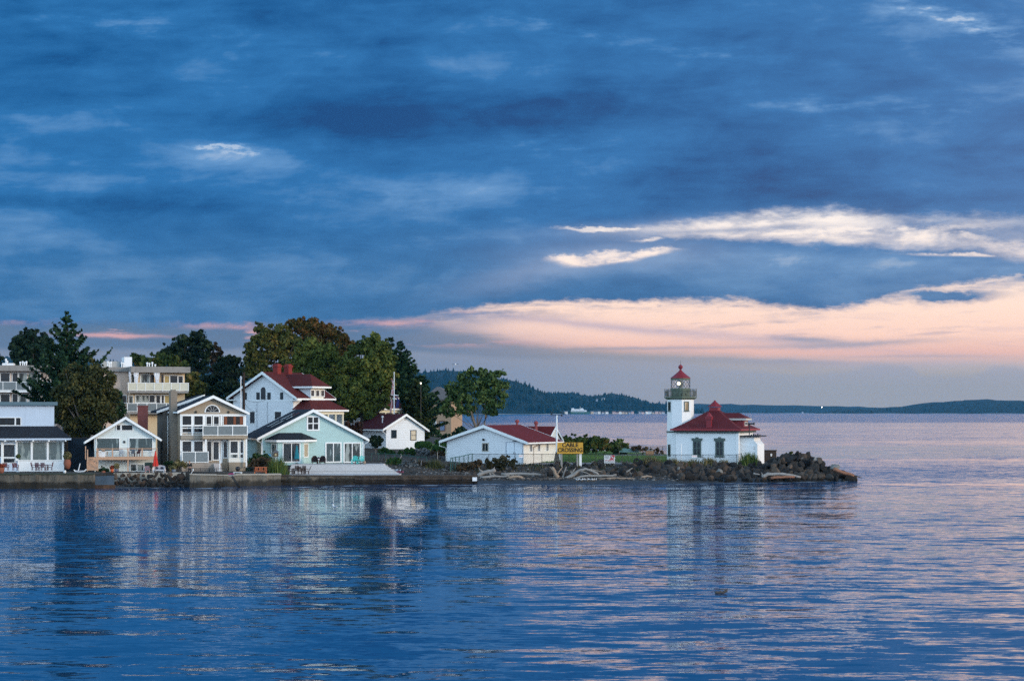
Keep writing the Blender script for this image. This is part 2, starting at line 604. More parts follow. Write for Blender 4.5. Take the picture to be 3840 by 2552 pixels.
nsk = mixc(1.0, S(ns.outputs[0]), (0.0015, 0.0015, 0.0015), 'MULTIPLY')
sky = mixc(1.0, sky, nsk, 'ADD')
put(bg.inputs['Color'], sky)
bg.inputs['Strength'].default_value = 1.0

# ------------------------------------------------------------------ water
m, b = new_mat('water')
pos = worldpos()
wx, wy, wz = sep(pos)
q = xyz(wx * 0.42, wy, 0.0)
big = noise(xyz(wx * 0.010, wy * 0.030, 3.0), 1.0, 3, 0.55)          # cat's paws: patches of ruffled water
patch = smooth(big, 0.38, 0.62)
far = smooth(wy + (big - 0.5) * 300, 1400, 1750)
belt = smooth(wy, 205, 240) * (1 - smooth(wy + (big - 0.5) * 120, 300, 400)) * smooth(wx, 5, 30)     # ruffled water off the tip of the point
s0 = noise(xyz(wx * 0.055 + wy * 0.02, wy * 0.16, 8.0), 1.0, 2, 0.5, 0.4, color=True)     # long low swell
s1 = noise(xyz(wx * 0.30 + wy * 0.07, wy * 0.95, 1.0), 1.0, 2, 0.5, 0.5, color=True)
s2 = noise(xyz(wx * 0.85 - wy * 0.2, wy * 2.7, 5.0), 1.0, 3, 0.55, 0.3, color=True)
sm = noise(xyz(wx * 0.040 + wy * 0.004, wy * 0.014, 6.0), 1.0, 5, 0.72, color=True)      # broad wind ripples seen far out
s3 = noise(xyz(wx * 2.2, wy * 4.6, 2.0), 1.0, 3, 0.6, color=True)
a0, b0_, _ = sep(s0)
a1, b1, _ = sep(s1)
a2, b2, _ = sep(s2)
a3, b3, _ = sep(s3)
am, bm, _ = sep(sm)
mid = smooth(wy, 190, 420)
swell = smooth(wx, -6, 14) * (1 - smooth(wy, 115, 165))                 # livelier water near by on the right
ruff = smooth(wy, 80, 135) * (1 - smooth(wy + (big - 0.5) * 30, 200, 224)) * (1 - smooth(wx, -45, 35))     # breeze along the shore
fine = 0.055 + ruff * 0.19 + mid * 0.045 + patch * 0.03 + far * 0.30
sy = (b0_ - 0.5) * 0.10 + ((b1 - 0.5) * 0.21 + (b2 - 0.5) * 0.15) * (0.55 + patch * 0.55 + swell * 0.5 + far * 2.0) + (b3 - 0.5) * fine + (bm - 0.5) * 0.16 * mid
# far off only the near sides of the waves are seen, the rest hide behind them
sy = sy * (1 + belt * 1.1 + ruff * 0.9)
sy = mixf(mth('MAXIMUM', mth('MAXIMUM', smooth(wy, 320, 650), belt * 0.8), ruff * 0.78), sy, mth('ABSOLUTE', sy) * -1.25)
sx = ((a1 - 0.5) * 0.06 + (a2 - 0.5) * 0.06) * (0.5 + patch * 0.6) + (a3 - 0.5) * 0.06
nv = node('ShaderNodeVectorMath', operation='NORMALIZE')
put(nv.inputs[0], xyz(sx, sy, 1.0))
put(b.inputs['Normal'], S(nv.outputs[0]))
b.inputs['Base Color'].default_value = (0.001, 0.056, 0.150, 1)
b.inputs['Roughness'].default_value = 0.04
b.inputs['IOR'].default_value = 1.333
water = MB().add([(-9000, -60, 0), (9000, -60, 0), (9000, 13500, 0), (-9000, 13500, 0)], [(0, 1, 2, 3)]).build('water', m)
tag(water, kind='structure')

# ------------------------------------------------------------------ haze
m, b = new_mat('haze')
S.tree.nodes.remove(b)
pvn = node('ShaderNodeVolumePrincipled')
pvn.inputs['Color'].default_value = (0.06, 0.50, 0.98, 1)
pvn.inputs['Density'].default_value = 0.00002
pvn.inputs['Anisotropy'].default_value = 0.0
S.tree.links.new(pvn.outputs[0], S.tree.nodes['Material Output'].inputs['Volume'])
hz_o = MB().box(-9500, 9500, -100, 13900, -10, 300).build('haze', m)
tag(hz_o, kind='stuff')
# ------------------------------------------------------------------ materials
white = paint('white_paint', (0.80, 0.80, 0.79), 0.5, 0.05, 0.8, grime=0.06)
trimw = paint('white_trim', (0.82, 0.82, 0.80), 0.45, 0.05, 2.0)
clapw = paint('white_clapboard', (0.79, 0.80, 0.81), 0.5, 0.07, 0.7, lines=0.27, grime=0.12)
conc = paint('concrete', (0.16, 0.14, 0.11), 0.85, 0.45, 0.9, bump=0.03, speck=0.35, grime=0.5, tide=0.75)
darkwood = paint('weathered_timber', (0.060, 0.045, 0.034), 0.8, 0.5, 1.3, bump=0.04, speck=0.5, grime=0.5, tide=0.6)
metal_d = paint('dark_metal', (0.03, 0.032, 0.035), 0.45, 0.2, 3, metal=0.3)
glassd = glass('window_glass', (0.012, 0.018, 0.024), 0.05)
glassc = glass('curtained_glass', (0.02, 0.03, 0.03), 0.06, 0.5, (0.30, 0.33, 0.31))
redroof = roofing('red_shingles', (0.088, 0.013, 0.012), var=0.6)
darkroof = roofing('dark_shingles', (0.014, 0.017, 0.024))

# ------------------------------------------------------------------ ground
COAST = [(-500, 1834), (0, 1832), (350, 1831), (700, 1827), (1050, 1819), (1330, 1816), (1785, 1813), (2050, 1813), (2350, 1815), (2600, 1811), (2900, 1808), (3100, 1806), (3215, 1800)]
coast = [(X(px_, F * H / (py_ - HOR)), F * H / (py_ - HOR)) for px_, py_ in COAST]


def coast_y(x):
    return float(np.interp(x, [c[0] for c in coast], [c[1] for c in coast]))


LF = [(200, 1.55), (216, 1.62), (228, 1.55), (233, 1.35), (238, 1.7), (243, 2.1), (285, 3.25), (400, 4.0), (600, 4.6)]
RF = [(228, 0.25), (234, 0.55), (240, 1.0), (246, 1.45), (252, 1.68), (258, 1.86), (320, 2.1), (345, 1.9), (600, 1.9)]
# the back shore of the point: from the tip round behind the lighthouse and away to the left
BACK = [(46.5, 242), (41, 262), (33, 285), (27, 312), (18, 338), (4, 360), (-4, 420), (-9, 480), (-30, 560), (-260, 640)]


def back_y(x):
    pts = sorted(BACK)
    return float(np.interp(x, [p[0] for p in pts], [p[1] for p in pts]))


def ground_z(x, y):
    s = sstep(-19, -5, x)
    zl = interp(y, LF)
    zr = interp(y, RF)
    zl -= .85 * sstep(-32, -30.2, x) * (1 - sstep(-13.5, -11.5, x)) * (1 - sstep(235, 238.5, y))     # hollow under the stepped deck
    z = zl * (1 - s) + zr * s
    if x > 41:
        z -= (x - 41) * 0.30
    cf = coast_y(x)
    wall = 1 - sstep(-8, -3, x)
    d = y - cf
    if wall < 0.5:
        z = min(z, 0.16 * d if d > 0 else 0.5 * d)
    else:
        p_ = 1920 + x / y * F
        g = max(float(np.interp(p_ + k_, [q[0] for q in WALLY], [q[1] for q in WALLY])) for k_ in (-34, 0, 34)) + .55
        if y < g:
            z = min(.22, -.05 + .09 * d)      # dark beach at the foot of the sea walls
    db = back_y(x) - y
    if db < 14:
        z = min(z, db * 0.13)
    return max(z, -2.5)


# faces of the sea walls (photo columns and their distance): the ground begins behind them
WALLY = [(-500, 212.9), (352, 212.9), (353, 216.2), (428, 216.6), (429, 220.9), (700, 221.0), (712, 216.2), (811, 216.4), (812, 219.5), (890, 220.5), (1054, 223.0), (1330, 225.2), (1786, 227.8)]


rockpile = lambda x, y: 3.0 * max(0.0, 1 - ((x - 39.0) / 7.5) ** 2 - ((y - 244.5) / 7.0) ** 2)
xs = list(np.arange(-140, -75, 3.0)) + list(np.arange(-75, 56, 0.9))
ys = list(np.arange(203, 232, 0.45)) + list(np.arange(232, 300, 1.2)) + list(np.arange(300, 660, 6.0))
vs = [(x, y, ground_z(x, y)) for y in ys for x in xs]
nx = len(xs)
fs = [(j * nx + i, j * nx + i + 1, (j + 1) * nx + i + 1, (j + 1) * nx + i) for j in range(len(ys) - 1) for i in range(nx - 1)]
m, b = new_mat('ground')
v = worldpos()
gx, gy, gzz = sep(v)
n1 = noise(v, 0.25, 5, 0.6)
n2 = noise(v, 3.5, 5, 0.7)
c = ramp(n1 * 0.6 + n2 * 0.5, [(0.25, (0.007, 0.007, 0.006)), (0.5, (0.022, 0.019, 0.015)), (0.75, (0.045, 0.04, 0.033))])
wet = smooth(gzz, 0.05, 0.75)
c = mixc(wet, (0.014, 0.014, 0.015), c)
put(b.inputs['Base Color'], c)
put(b.inputs['Roughness'], 0.45 + wet * 0.45)
nb = node('ShaderNodeBump')
nb.inputs['Distance'].default_value = 0.15
put(nb.inputs['Height'], n2)
put(b.inputs['Normal'], S(nb.outputs[0]))
tag(MB().add(vs, fs).build('ground', m, smooth=True), kind='structure')


def sheet(name, poly_px, mat_, dz=0.012, step=0.8):
    """a sheet laid on the ground inside a polygon of world points"""
    from mathutils.geometry import tessellate_polygon
    x0, x1 = min(p[0] for p in poly_px), max(p[0] for p in poly_px)
    y0, y1 = min(p[1] for p in poly_px), max(p[1] for p in poly_px)

    def inside(x, y):
        r = False
        n = len(poly_px)
        for i in range(n):
            a, c_ = poly_px[i], poly_px[(i + 1) % n]
            if (a[1] > y) != (c_[1] > y) and x < (c_[0] - a[0]) * (y - a[1]) / (c_[1] - a[1]) + a[0]:
                r = not r
        return r
    mb = MB()
    idx = {}

    def vid(i, j):
        if (i, j) not in idx:
            x, y = x0 + i * step, y0 + j * step
            idx[(i, j)] = len(mb.v)
            mb.v.append((x, y, ground_z(x, y) + dz))
        return idx[(i, j)]
    for i in range(int((x1 - x0) / step) + 1):
        for j in range(int((y1 - y0) / step) + 1):
            if inside(x0 + (i + .5) * step, y0 + (j + .5) * step):
                mb.f.append((vid(i, j), vid(i + 1, j), vid(i + 1, j + 1), vid(i, j + 1)))
                mb.m.append(0)
    return mb.build(name, mat_, smooth=True)


m, b = new_mat('lawn')
v = worldpos()
n1 = noise(v, 0.35, 4, 0.6)
n2 = noise(v, 9, 3, 0.7)
put(b.inputs['Base Color'], ramp(n1 * 0.7 + n2 * 0.4, [(0.3, (0.035, 0.085, 0.012)), (0.6, (0.085, 0.16, 0.024)), (0.85, (0.14, 0.18, 0.045))]))
b.inputs['Roughness'].default_value = 0.9
nb = node('ShaderNodeBump')
nb.inputs['Distance'].default_value = 0.08
put(nb.inputs['Height'], n2)
put(b.inputs['Normal'], S(nb.outputs[0]))
lawnmat = m
tag(sheet('lawn', [(1.5, 257), (30, 257), (27, 300), (17, 322), (-2, 330), (-16, 330), (-16, 292), (-10, 292), (-8, 268)], lawnmat, 0.03, 0.9), kind='structure')
tag(sheet('lawn', [(-16.8, 286), (-9.5, 284), (-8.5, 330), (-17, 330)], lawnmat, 0.036, 0.7), kind='structure')
m = paint('gravel_path', (0.20, 0.20, 0.21), 0.9, 0.3, 2.0, bump=0.05, bscale=14, speck=0.5)
tag(sheet('path', [(2.5, 252), (24, 254), (24, 256.6), (2.5, 256.6)], m, 0.04, 0.5), kind='structure')
tag(sheet('path', [(14, 290), (25, 290), (24, 301), (15, 301)], m, 0.045, 0.7), kind='structure')

# ------------------------------------------------------------------ far shores and hills
def hill(name, prof, Y, depth, mat_, rough, seed, step=40):
    """terrain: a ridge whose crest shows along prof (photo pixels), rising from the shore at distance Y"""
    rng = np.random.default_rng(seed)
    x0, x1 = prof[0][0], prof[-1][0]
    n = int((x1 - x0) / step) + 1
    rows = [0.0, 0.06, 0.2, 0.45, 0.75, 1.0, 1.4, 2.0]
    hts = [0.0, 0.10, 0.36, 0.66, 0.90, 1.0, 0.8, 0.0]
    vs = []
    for r, hh in zip(rows, hts):
        for i in range(n):
            p_ = x0 + i * step
            top = Z(interp(p_, prof), Y + depth) + 1.0
            jit = rng.normal(0, rough) if 0 < r < 1.9 else 0
            vs.append((X(p_, Y + r * depth), Y + r * depth + rng.normal(0, depth * 0.02), -1.0 + max(0, (top) * hh + jit * hh)))
    fs = [(j * n + i, j * n + i + 1, (j + 1) * n + i + 1, (j + 1) * n + i) for j in range(len(rows) - 1) for i in range(n - 1)]
    mb = MB()
    mb.add(vs, fs)
    return tag(mb.build(name, mat_, smooth=True), kind='structure'), vs, n


def woods(name, prof, Y, depth, n, hgt, mat_, seed, lab, hill_h=(0.04, 1.0), broad=0.35):
    """a far-off wood: thousands of small jagged crowns over a hill, one mass"""
    rng = np.random.default_rng(seed)
    V, Fc = [], []
    rows = [0.0, 0.06, 0.2, 0.45, 0.75, 1.0]
    hts = [0.0, 0.10, 0.36, 0.66, 0.90, 1.0]
    for k in range(n):
        p_ = rng.uniform(prof[0][0], prof[-1][0])
        t = rng.uniform(*hill_h) if rng.random() > 0.3 else rng.uniform(0.8, 1.0)
        y = Y + t * depth
        top = Z(interp(p_, prof), Y + depth) + 1
        z = np.interp(t, rows, hts) * top - 2
        x = X(p_, y)
        h_ = hgt * rng.uniform(0.5, 1.15) * (1.25 if rng.random() < 0.08 else 1)
        z -= h_ * 0.35 if t > 0.7 else 0
        w = h_ * rng.uniform(0.16, 0.26)
        b0 = len(V)
        if rng.random() < broad:
            w *= 1.6
            tiers = [(0.0, .7), (0.35, 1.0), (0.7, .8), (0.95, .25)]
            h_ *= 0.7
        else:
            tiers = [(0.0, 1.0), (0.3, 0.78), (0.32, 0.95), (0.6, 0.42), (0.62, 0.6), (1.0, 0.02)]
        m_ = 5
        for (f_, r_) in tiers:
            for a in range(m_):
                an = a * 2 * math.pi / m_ + rng.uniform(-.3, .3)
                rr = w * r_ * rng.uniform(0.75, 1.25)
                V.append((x + rr * math.cos(an), y + rr * math.sin(an), z + h_ * (f_ + rng.uniform(-.03, .03))))
        for i in range(len(tiers) - 1):
            for a in range(m_):
                a2 = (a + 1) % m_
                Fc.append((b0 + i * m_ + a, b0 + i * m_ + a2, b0 + (i + 1) * m_ + a2, b0 + (i + 1) * m_ + a))
        Fc.append(tuple(range(b0 + (len(tiers) - 1) * m_, b0 + len(tiers) * m_)))
    mb = MB()
    mb.v, mb.f, mb.m = V, Fc, [0] * len(Fc)
    return tag(mb.build(name, mat_), label=lab, cat='forest', kind='stuff')


hillm = paint('hill_soil', (0.008, 0.018, 0.014), 0.95, 0.4, 0.01)
woodm = paint('far_woods', (0.007, 0.018, 0.014), 0.95, 0.5, 0.012, speck=0.5)
PA = [(-500, 1345), (0, 1335), (300, 1355), (700, 1365), (1200, 1390), (1560, 1398), (1640, 1390), (1750, 1394), (1860, 1412), (1940, 1432), (1990, 1450), (2045, 1478), (2085, 1510), (2110, 1546)]
PB = [(1980, 1478), (2080, 1472), (2150, 1474), (2210, 1486), (2270, 1478), (2330, 1480), (2390, 1496), (2430, 1510), (2480, 1520), (2540, 1530), (2600, 1540), (2640, 1547)]
PC = [(2300, 1522), (2480, 1514), (2700, 1514), (2820, 1516), (2950, 1520), (3080, 1523), (3300, 1527), (3500, 1530), (3700, 1535), (4300, 1535)]
PD = [(3060, 1547), (3120, 1540), (3260, 1532), (3380, 1524), (3460, 1512), (3560, 1503), (3680, 1497), (3760, 1500), (3840, 1505), (4000, 1503), (4400, 1520)]
hill('hills', PC, 11800, 900, hillm, 3, 3)
hill('hills', PD, 9300, 700, hillm, 3, 4)
hill('hills', PB, 7900, 600, hillm, 3, 5)
hill('hills', PA, 6900, 600, hillm, 3, 6)
woods('forest', [(p_, q_ + 2) for p_, q_ in PC], 11800, 900, 900, 10, woodm, 11, 'pale distant wood along the low hills on the horizon behind the lighthouse', broad=0.8)
woods('forest', [(p_, q_ + 2) for p_, q_ in PD], 9300, 700, 900, 12, woodm, 12, 'dark wooded ridge across the water, right of the lighthouse', broad=0.7)
woods('forest', [(p_, q_ + 6) for p_, q_ in PB], 7900, 600, 1300, 28, woodm, 13, 'wooded headland behind the white ferry, dotted with houses', broad=0.3)
woods('forest', [(p_, q_ + 8) for p_, q_ in PA], 6900, 600, 2600, 36, woodm, 14, 'tall dark conifer forest across the water, behind the small leaning tree', broad=0.25)
beachm = paint('far_beach', (0.34, 0.32, 0.30), 0.9, 0.3, 0.02)
for (pr, Yb) in ((PA, 6880), (PB, 7880), (PC, 11760), (PD, 9270)):
    a_, e_ = pr[0][0], pr[-1][0]
    mb = MB()
    n_ = int((e_ - a_) / 30)
    vs = []
    for i in range(n_ + 1):
        p_ = a_ + (e_ - a_) * i / n_
        x_ = X(p_, Yb)
        vs += [(x_, Yb - 30 + 12 * math.sin(i * 1.7), 0.05), (x_, Yb + 26, 1.6 + 0.8 * math.sin(i * 0.9))]
    mb.add(vs, [(2 * i, 2 * i + 2, 2 * i + 3, 2 * i + 1) for i in range(n_)])
    tag(mb.build('beach', beachm), kind='structure')

# ------------------------------------------------------------------ sea walls
def seawall(pxa, pya, pxb, pyb, topa, topb, mat_, label, thick=0.7, cap=None, name='sea_wall', capm=None, courses=0):
    """a wall from pixel column a to b: pya, pyb its foot at the water, topa, topb its top edge"""
    A = Vector((X(pxa, F * H / (pya - HOR)), F * H / (pya - HOR), 0))
    Bv = Vector((X(pxb, F * H / (pyb - HOR)), F * H / (pyb - HOR), 0))
    ha, hb = Z(topa, A.y), Z(topb, Bv.y)
    d = Bv - A
    L = d.length
    t = thing(name, label, 'sea wall', A, math.atan2(d.y, d.x))
    mb = MB()
    n = max(2, int(L / 0.6))
    vs, fs = [], []
    for i in range(n + 1):
        x = L * i / n
        h_ = ha + (hb - ha) * i / n + random.uniform(-.03, .03)
        y = random.uniform(-.05, .05) - (.16 if i % 4 == 2 else 0)
        rows = [(-0.05 + y, -0.7), (0 + y * .6, h_ * 0.45), (y, h_), (thick, h_), (thick, -0.7)]
        vs += [(x, yy, zz) for yy, zz in rows]
    for i in range(n):
        for k in range(4):
            fs.append((i * 5 + k, (i + 1) * 5 + k, (i + 1) * 5 + k + 1, i * 5 + k + 1))
    fs += [(0, 1, 2, 3, 4), tuple(n * 5 + k for k in (4, 3, 2, 1, 0))]
    mb.add(vs, fs)
    mb.build('wall_face', mat_, t)
    if cap:
        cb = MB()
        cb.add([(0, -.14, ha + .004), (L, -.14, hb + .004), (L, thick + .05, hb + .004), (0, thick + .05, ha + .004), (0, -.14, ha + cap), (L, -.14, hb + cap), (L, thick + .05, hb + cap), (0, thick + .05, ha + cap)],
               [(0, 3, 2, 1), (4, 5, 6, 7), (0, 1, 5, 4), (1, 2, 6, 5), (2, 3, 7, 6), (3, 0, 4, 7)])
        cb.build('coping', capm or mat_, t)
    for q in range(courses):
        cb = MB()
        zz = (q + 1) / (courses + 1)
        cb.add([(0.1, -.13, ha * zz - .09), (L - .1, -.13, hb * zz - .09), (L - .1, 0.02, hb * zz - .09), (0.1, 0.02, ha * zz - .09),
                (0.1, -.13, ha * zz + .09), (L - .1, -.13, hb * zz + .09), (L - .1, 0.02, hb * zz + .09), (0.1, 0.02, ha * zz + .09)],
               [(0, 3, 2, 1), (4, 5, 6, 7), (0, 1, 5, 4), (1, 2, 6, 5), (2, 3, 7, 6), (3, 0, 4, 7)])
        cb.build('waling', mat_, t)
    return t


stainc = paint('stained_concrete', (0.12, 0.10, 0.075), 0.9, 0.55, 0.8, bump=0.06, speck=0.5, grime=0.7, tide=0.8)
mossc = paint('mossy_coping', (0.045, 0.055, 0.035), 0.9, 0.5, 1.2, bump=0.04)
pale_c = paint('pale_concrete', (0.34, 0.31, 0.26), 0.85, 0.35, 1.0, bump=0.03, speck=0.35, grime=0.5, tide=0.6)
bluec = paint('blue_grey_panel', (0.055, 0.085, 0.12), 0.8, 0.3, 1.2, bump=0.03)
rustw = paint('rusty_footing', (0.075, 0.04, 0.022), 0.85, 0.4, 1.2, bump=0.03)
seawall(-300, 1832, 352, 1831, 1779, 1778, stainc, 'long stained concrete sea wall with mossy coping in front of the glass porch house', 0.8, 0.12, capm=mossc, courses=1)
seawall(353, 1828, 428, 1827, 1785, 1783, bluec, 'short blue grey sea wall below the timber steps', 0.7)
seawall(345, 1830, 432, 1829.5, 1817, 1816, rustw, 'low rusty footing at the water below the blue grey wall', 0.35)
seawall(426, 1822, 695, 1820, 1772, 1771, pale_c, 'pale concrete wall behind the brown boulders under the timber deck', 0.6)
seawall(690, 1826, 716, 1826, 1800, 1802, darkwood, 'short dark timber bulkhead beside the brown boulders', 0.6)
seawall(712, 1828, 812, 1827, 1780, 1782, conc, 'grey concrete sea wall under the person at the railing', 0.8, 0.16, capm=pale_c)
seawall(812, 1823, 890, 1822, 1782, 1783, conc, 'recessed concrete sea wall between two leaning timber posts', 0.6, 0.12, capm=pale_c)
seawall(884, 1822, 1054, 1819, 1781, 1780, conc, 'grey concrete sea wall with pale coping below the orange bench', 0.8, 0.18, capm=pale_c)
seawall(1054, 1818, 1330, 1816, 1784, 1786, stainc, 'brown stained sea wall under the pale stepped deck', 0.8, 0.14, capm=darkwood, courses=1)
seawall(1326, 1816, 1790, 1813, 1786, 1785, darkwood, 'long dark timber sea wall with horizontal logs, ending at the driftwood', 0.9, 0.16, capm=darkwood, courses=2)

foamm = paint('foam', (0.36, 0.42, 0.50), 0.6, 0.2, 3)
def foam(pxa, pya, pxb, pyb, w=0.22, seed=0):
    """flat ragged ribbons of foam lying on the water between two pixel points"""
    rng = random.Random(seed)
    mb = MB()
    A, Bv = P(pxa, pya, F * H / (pya - HOR)), P(pxb, pyb, F * H / (pyb - HOR))
    L_ = (Bv - A).length
    x = 0.0
    while x < L_:
        run = rng.uniform(0.6, 4.5)
        n = max(3, int(run / 0.3))
        oy = rng.uniform(-.9, .9)
        vs = []
        for i in range(n + 1):
            p = A.lerp(Bv, min(1, (x + run * i / n) / L_))
            hw = w * 3.0 * math.sin(math.pi * (i + .15) / (n + .3)) * rng.uniform(.3, 1.2)
            cy_ = oy + rng.uniform(-.12, .12)
            vs += [(p.x, p.y + cy_ - hw, .012), (p.x, p.y + cy_ + hw, .012)]
        mb.add(vs, [(2 * i, 2 * i + 2, 2 * i + 3, 2 * i + 1) for i in range(n)])
        x += run + rng.uniform(0.2, 2.2)
    return mb
fm = foam(95, 1831, 120, 1831, .3, 1)
for i, a in enumerate(((150, 1832, 330, 1832, .32), (560, 1830, 700, 1829, .14), (725, 1830, 800, 1829.5, .25), (820, 1829.5, 870, 1829, .3), (1090, 1828, 1330, 1821, .26), (1330, 1822, 1560, 1818, .2),
                       (1560, 1819, 1790, 1817, .22), (1790, 1816, 2020, 1815, .24), (2050, 1817, 2330, 1819, .16), (2500, 1815, 2900, 1811, .16), (2900, 1810, 3180, 1805, .14))):
    g = foam(*a, seed=20 + i)
    fm.add(g.v, g.f)
tag(fm.build('foam', foamm), label='thin broken line of white foam along the foot of the sea walls', cat='foam', kind='stuff')
# ------------------------------------------------------------------ buildings
class B:
    """a building whose front starts at pixel column px at distance Y, turned by th (front turned towards +X when positive)"""

    def __init__(s, name, label, cat, px, Y, th, gz, group=None):
        s.th = math.radians(th)
        s.c, s.s = math.cos(s.th), math.sin(s.th)
        s.O = Vector((X(px, Y), Y, gz))
        s.t = thing(name, label, cat, s.O, s.th, group)
        s.gz = gz

    def x(s, px, d=0.0):
        u = (px - 1920) / F
        ox, oy = s.O.x - d * s.s, s.O.y + d * s.c
        return (u * oy - ox) / (s.c - u * s.s)

    def p(s, px, py, d=0.0):
        t = s.x(px, d)
        Yw = s.O.y + d * s.c + t * s.s
        return t, H - (py - HOR) * Yw / F - s.gz

    def z(s, px, py, d=0.0):
        return s.p(px, py, d)[1]

    def side(s, px, py, x):
        """(depth, height) on the side plane at local x"""
        u = (px - 1920) / F
        ox, oy = s.O.x + x * s.c, s.O.y + x * s.s
        d = (ox - u * oy) / (s.s + u * s.c)
        return d, H - (py - HOR) * (oy + d * s.c) / F - s.gz

    def obj(s, name, mb, mat_, parent=None, smooth=False, label=None):
        o = mb.build(name, mat_, parent or s.t, smooth)
        if label:
            o['label'] = label
        return o

    def win(s, a, b_, c_, d_, y=0.0, fm=None, pm=None, nv=1, nh=0, fw=0.10, name='window', out=0.07, sill=False, label=None):
        """window between pixels (a,b_) top left and (c_,d_) bottom right on the front plane at depth y"""
        x0, z1 = s.p(a, b_, y)
        x1, z0 = s.p(c_, d_, y)
        z1 = (z1 + s.z(c_, b_, y)) / 2
        z0 = (z0 + s.z(a, d_, y)) / 2
        return s.winrect((0, y, 0), (1, 0, 0), (0, -1, 0), x0, x1, z0, z1, fm, pm, nv, nh, fw, name, out, sill, label)

    def swin(s, y0, y1, z0, z1, x, sgn=1, **k):
        """window on a side plane x, outward sgn*x"""
        return s.winrect((x, 0, 0), (0, 1, 0), (sgn, 0, 0), y0, y1, z0, z1, **k)

    def winrect(s, o, ux, un, x0, x1, z0, z1, fm=None, pm=None, nv=1, nh=0, fw=0.10, name='window', out=0.07, sill=False, label=None):
        fm, pm = fm or trimw, pm or glassd
        uz = (0, 0, 1)
        mb = MB()
        f = lambda a, b_, c_, d_, n1=out: mb.frame(o, ux, uz, un, a, b_, c_, d_, 0.003, n1)
        f(x0 - fw, x0, z0 - fw, z1 + fw)
        f(x1, x1 + fw, z0 - fw, z1 + fw)
        f(x0, x1, z1, z1 + fw)
        f(x0, x1, z0 - fw, z0)
        for i in range(1, nv):
            xm = x0 + (x1 - x0) * i / nv
            f(xm - fw * .35, xm + fw * .35, z0, z1, out - .006)
        for i in range(1, nh + 1):
            zm = z0 + (z1 - z0) * i / (nh + 1)
            f(x0, x1, zm - fw * .3, zm + fw * .3, out - .012)
        w = s.obj(name, mb, fm, label=label)
        pb = MB().frame(o, ux, uz, un, x0 + .002, x1 - .002, z0 + .002, z1 - .002, 0.004, 0.022)
        s.obj('pane', pb, pm, w)
        if sill:
            sb = MB().frame(o, ux, uz, un, x0 - fw * 1.6, x1 + fw * 1.6, z0 - fw * 1.9, z0 - fw - .002, 0.004, out + .08)
            s.obj('sill', sb, fm, w)
        return w

    def gable(s, L, A, R, y0, y1, rm, bm, t=0.28, bw=0.32, name='roof', gutters=True):
        """gable roof, ridge along y; L, A, R = (x, z) of the left eave, apex and right eave"""
        mb = MB()
        mb.prism_y([L, A, R, (R[0], R[1] - t), (A[0], A[1] - t * 1.15), (L[0], L[1] - t)], y0, y1)
        r = s.obj(name, mb, rm)
        e = 0.03
        for y_a, y_b in ((y0 - .06, y0 - .004), (y1 + .004, y1 + .06)):
            fb = MB()
            fb.prism_y([(L[0] - e, L[1] + e), (A[0], A[1] + e), (A[0], A[1] - bw * 1.2), (L[0] - e, L[1] - bw)], y_a, y_b)
            fb.prism_y([(A[0], A[1] + e), (R[0] + e, R[1] + e), (R[0] + e, R[1] - bw), (A[0], A[1] - bw * 1.2)], y_a, y_b)
            s.obj('barge_board', fb, bm, r)
        if gutters:
            for sx_, (gx_, gz_) in ((-1, L), (1, R)):
                gb = MB()
                gb.box(gx_ + sx_ * .004, gx_ + sx_ * .14, y0 + .05, y1 - .05, gz_ - t - .02, gz_ - .06)
                s.obj('gutter', gb, bm, r)
        return r

    def gwall(s, wl, wr, L, A, R, D, wm, t=0.30, name='wall'):
        """walls under a gable roof"""
        zl = L[1] + (A[1] - L[1]) * (wl - L[0]) / (A[0] - L[0]) - t
        zr = R[1] + (A[1] - R[1]) * (R[0] - wr) / (R[0] - A[0]) - t
        mb = MB()
        mb.prism_y([(wl, -1.2), (wr, -1.2), (wr, zr), (A[0], A[1] - t * 1.2), (wl, zl)], 0, D)
        return s.obj(name, mb, wm), zl, zr

    def rail(s, x0, x1, y, z0, z1, n, mat_, panel=None, name='railing', r=0.05, ret=0.0):
        mb = MB()
        mb.box(x0, x1, y - r, y + r, z1 - r * 1.6, z1)
        mb.box(x0, x1, y - r * .7, y + r * .7, z0 + .06, z0 + .06 + r * 1.4)
        for i in range(n):
            x = x0 + (x1 - x0) * i / (n - 1)
            mb.box(x - r, x + r, y - r * 1.1, y + r * 1.1, z0, z1 + .02)
        if ret:
            for x in (x0, x1):
                mb.box(x - r * .9, x + r * .9, y + r * 1.2, y + ret, z1 - r * 1.5, z1 - .004)
        o = s.obj(name, mb, mat_)
        if panel:
            s.obj('pane', MB().box(x0 + r, x1 - r, y - .008, y + .008, z0 + .06 + r * 1.4, z1 - r * 1.6), panel, o)
        return o

    def hiproof(s, x0, x1, y0, y1, ze, xa0, xa1, ya0, ya1, zt, rm, t=0.2, fm=None, name='roof', flare=0.0):
        mb = MB()
        e = [(x0, y0), (x1, y0), (x1, y1), (x0, y1)]
        a = [(xa0, ya0), (xa1, ya0), (xa1, ya1), (xa0, ya1)]
        vs = [(x, y, ze - t) for x, y in e] + [(x, y, ze) for x, y in e]
        if flare:
            vs += [(x + (p - x) * .35, y + (q - y) * .35, ze + (zt - ze) * (.35 - flare)) for (x, y), (p, q) in zip(e, a)]
        vs += [(x, y, zt) for x, y in a]
        n = len(vs) // 4
        fs = [(3, 2, 1, 0)]
        for i in range(n - 1):
            for k in range(4):
                k2 = (k + 1) % 4
                fs.append((i * 4 + k, i * 4 + k2, i * 4 + 4 + k2, i * 4 + 4 + k))
        fs.append(tuple((n - 1) * 4 + k for k in range(4)))
        mb.add(vs, fs)
        r = s.obj(name, mb, rm)
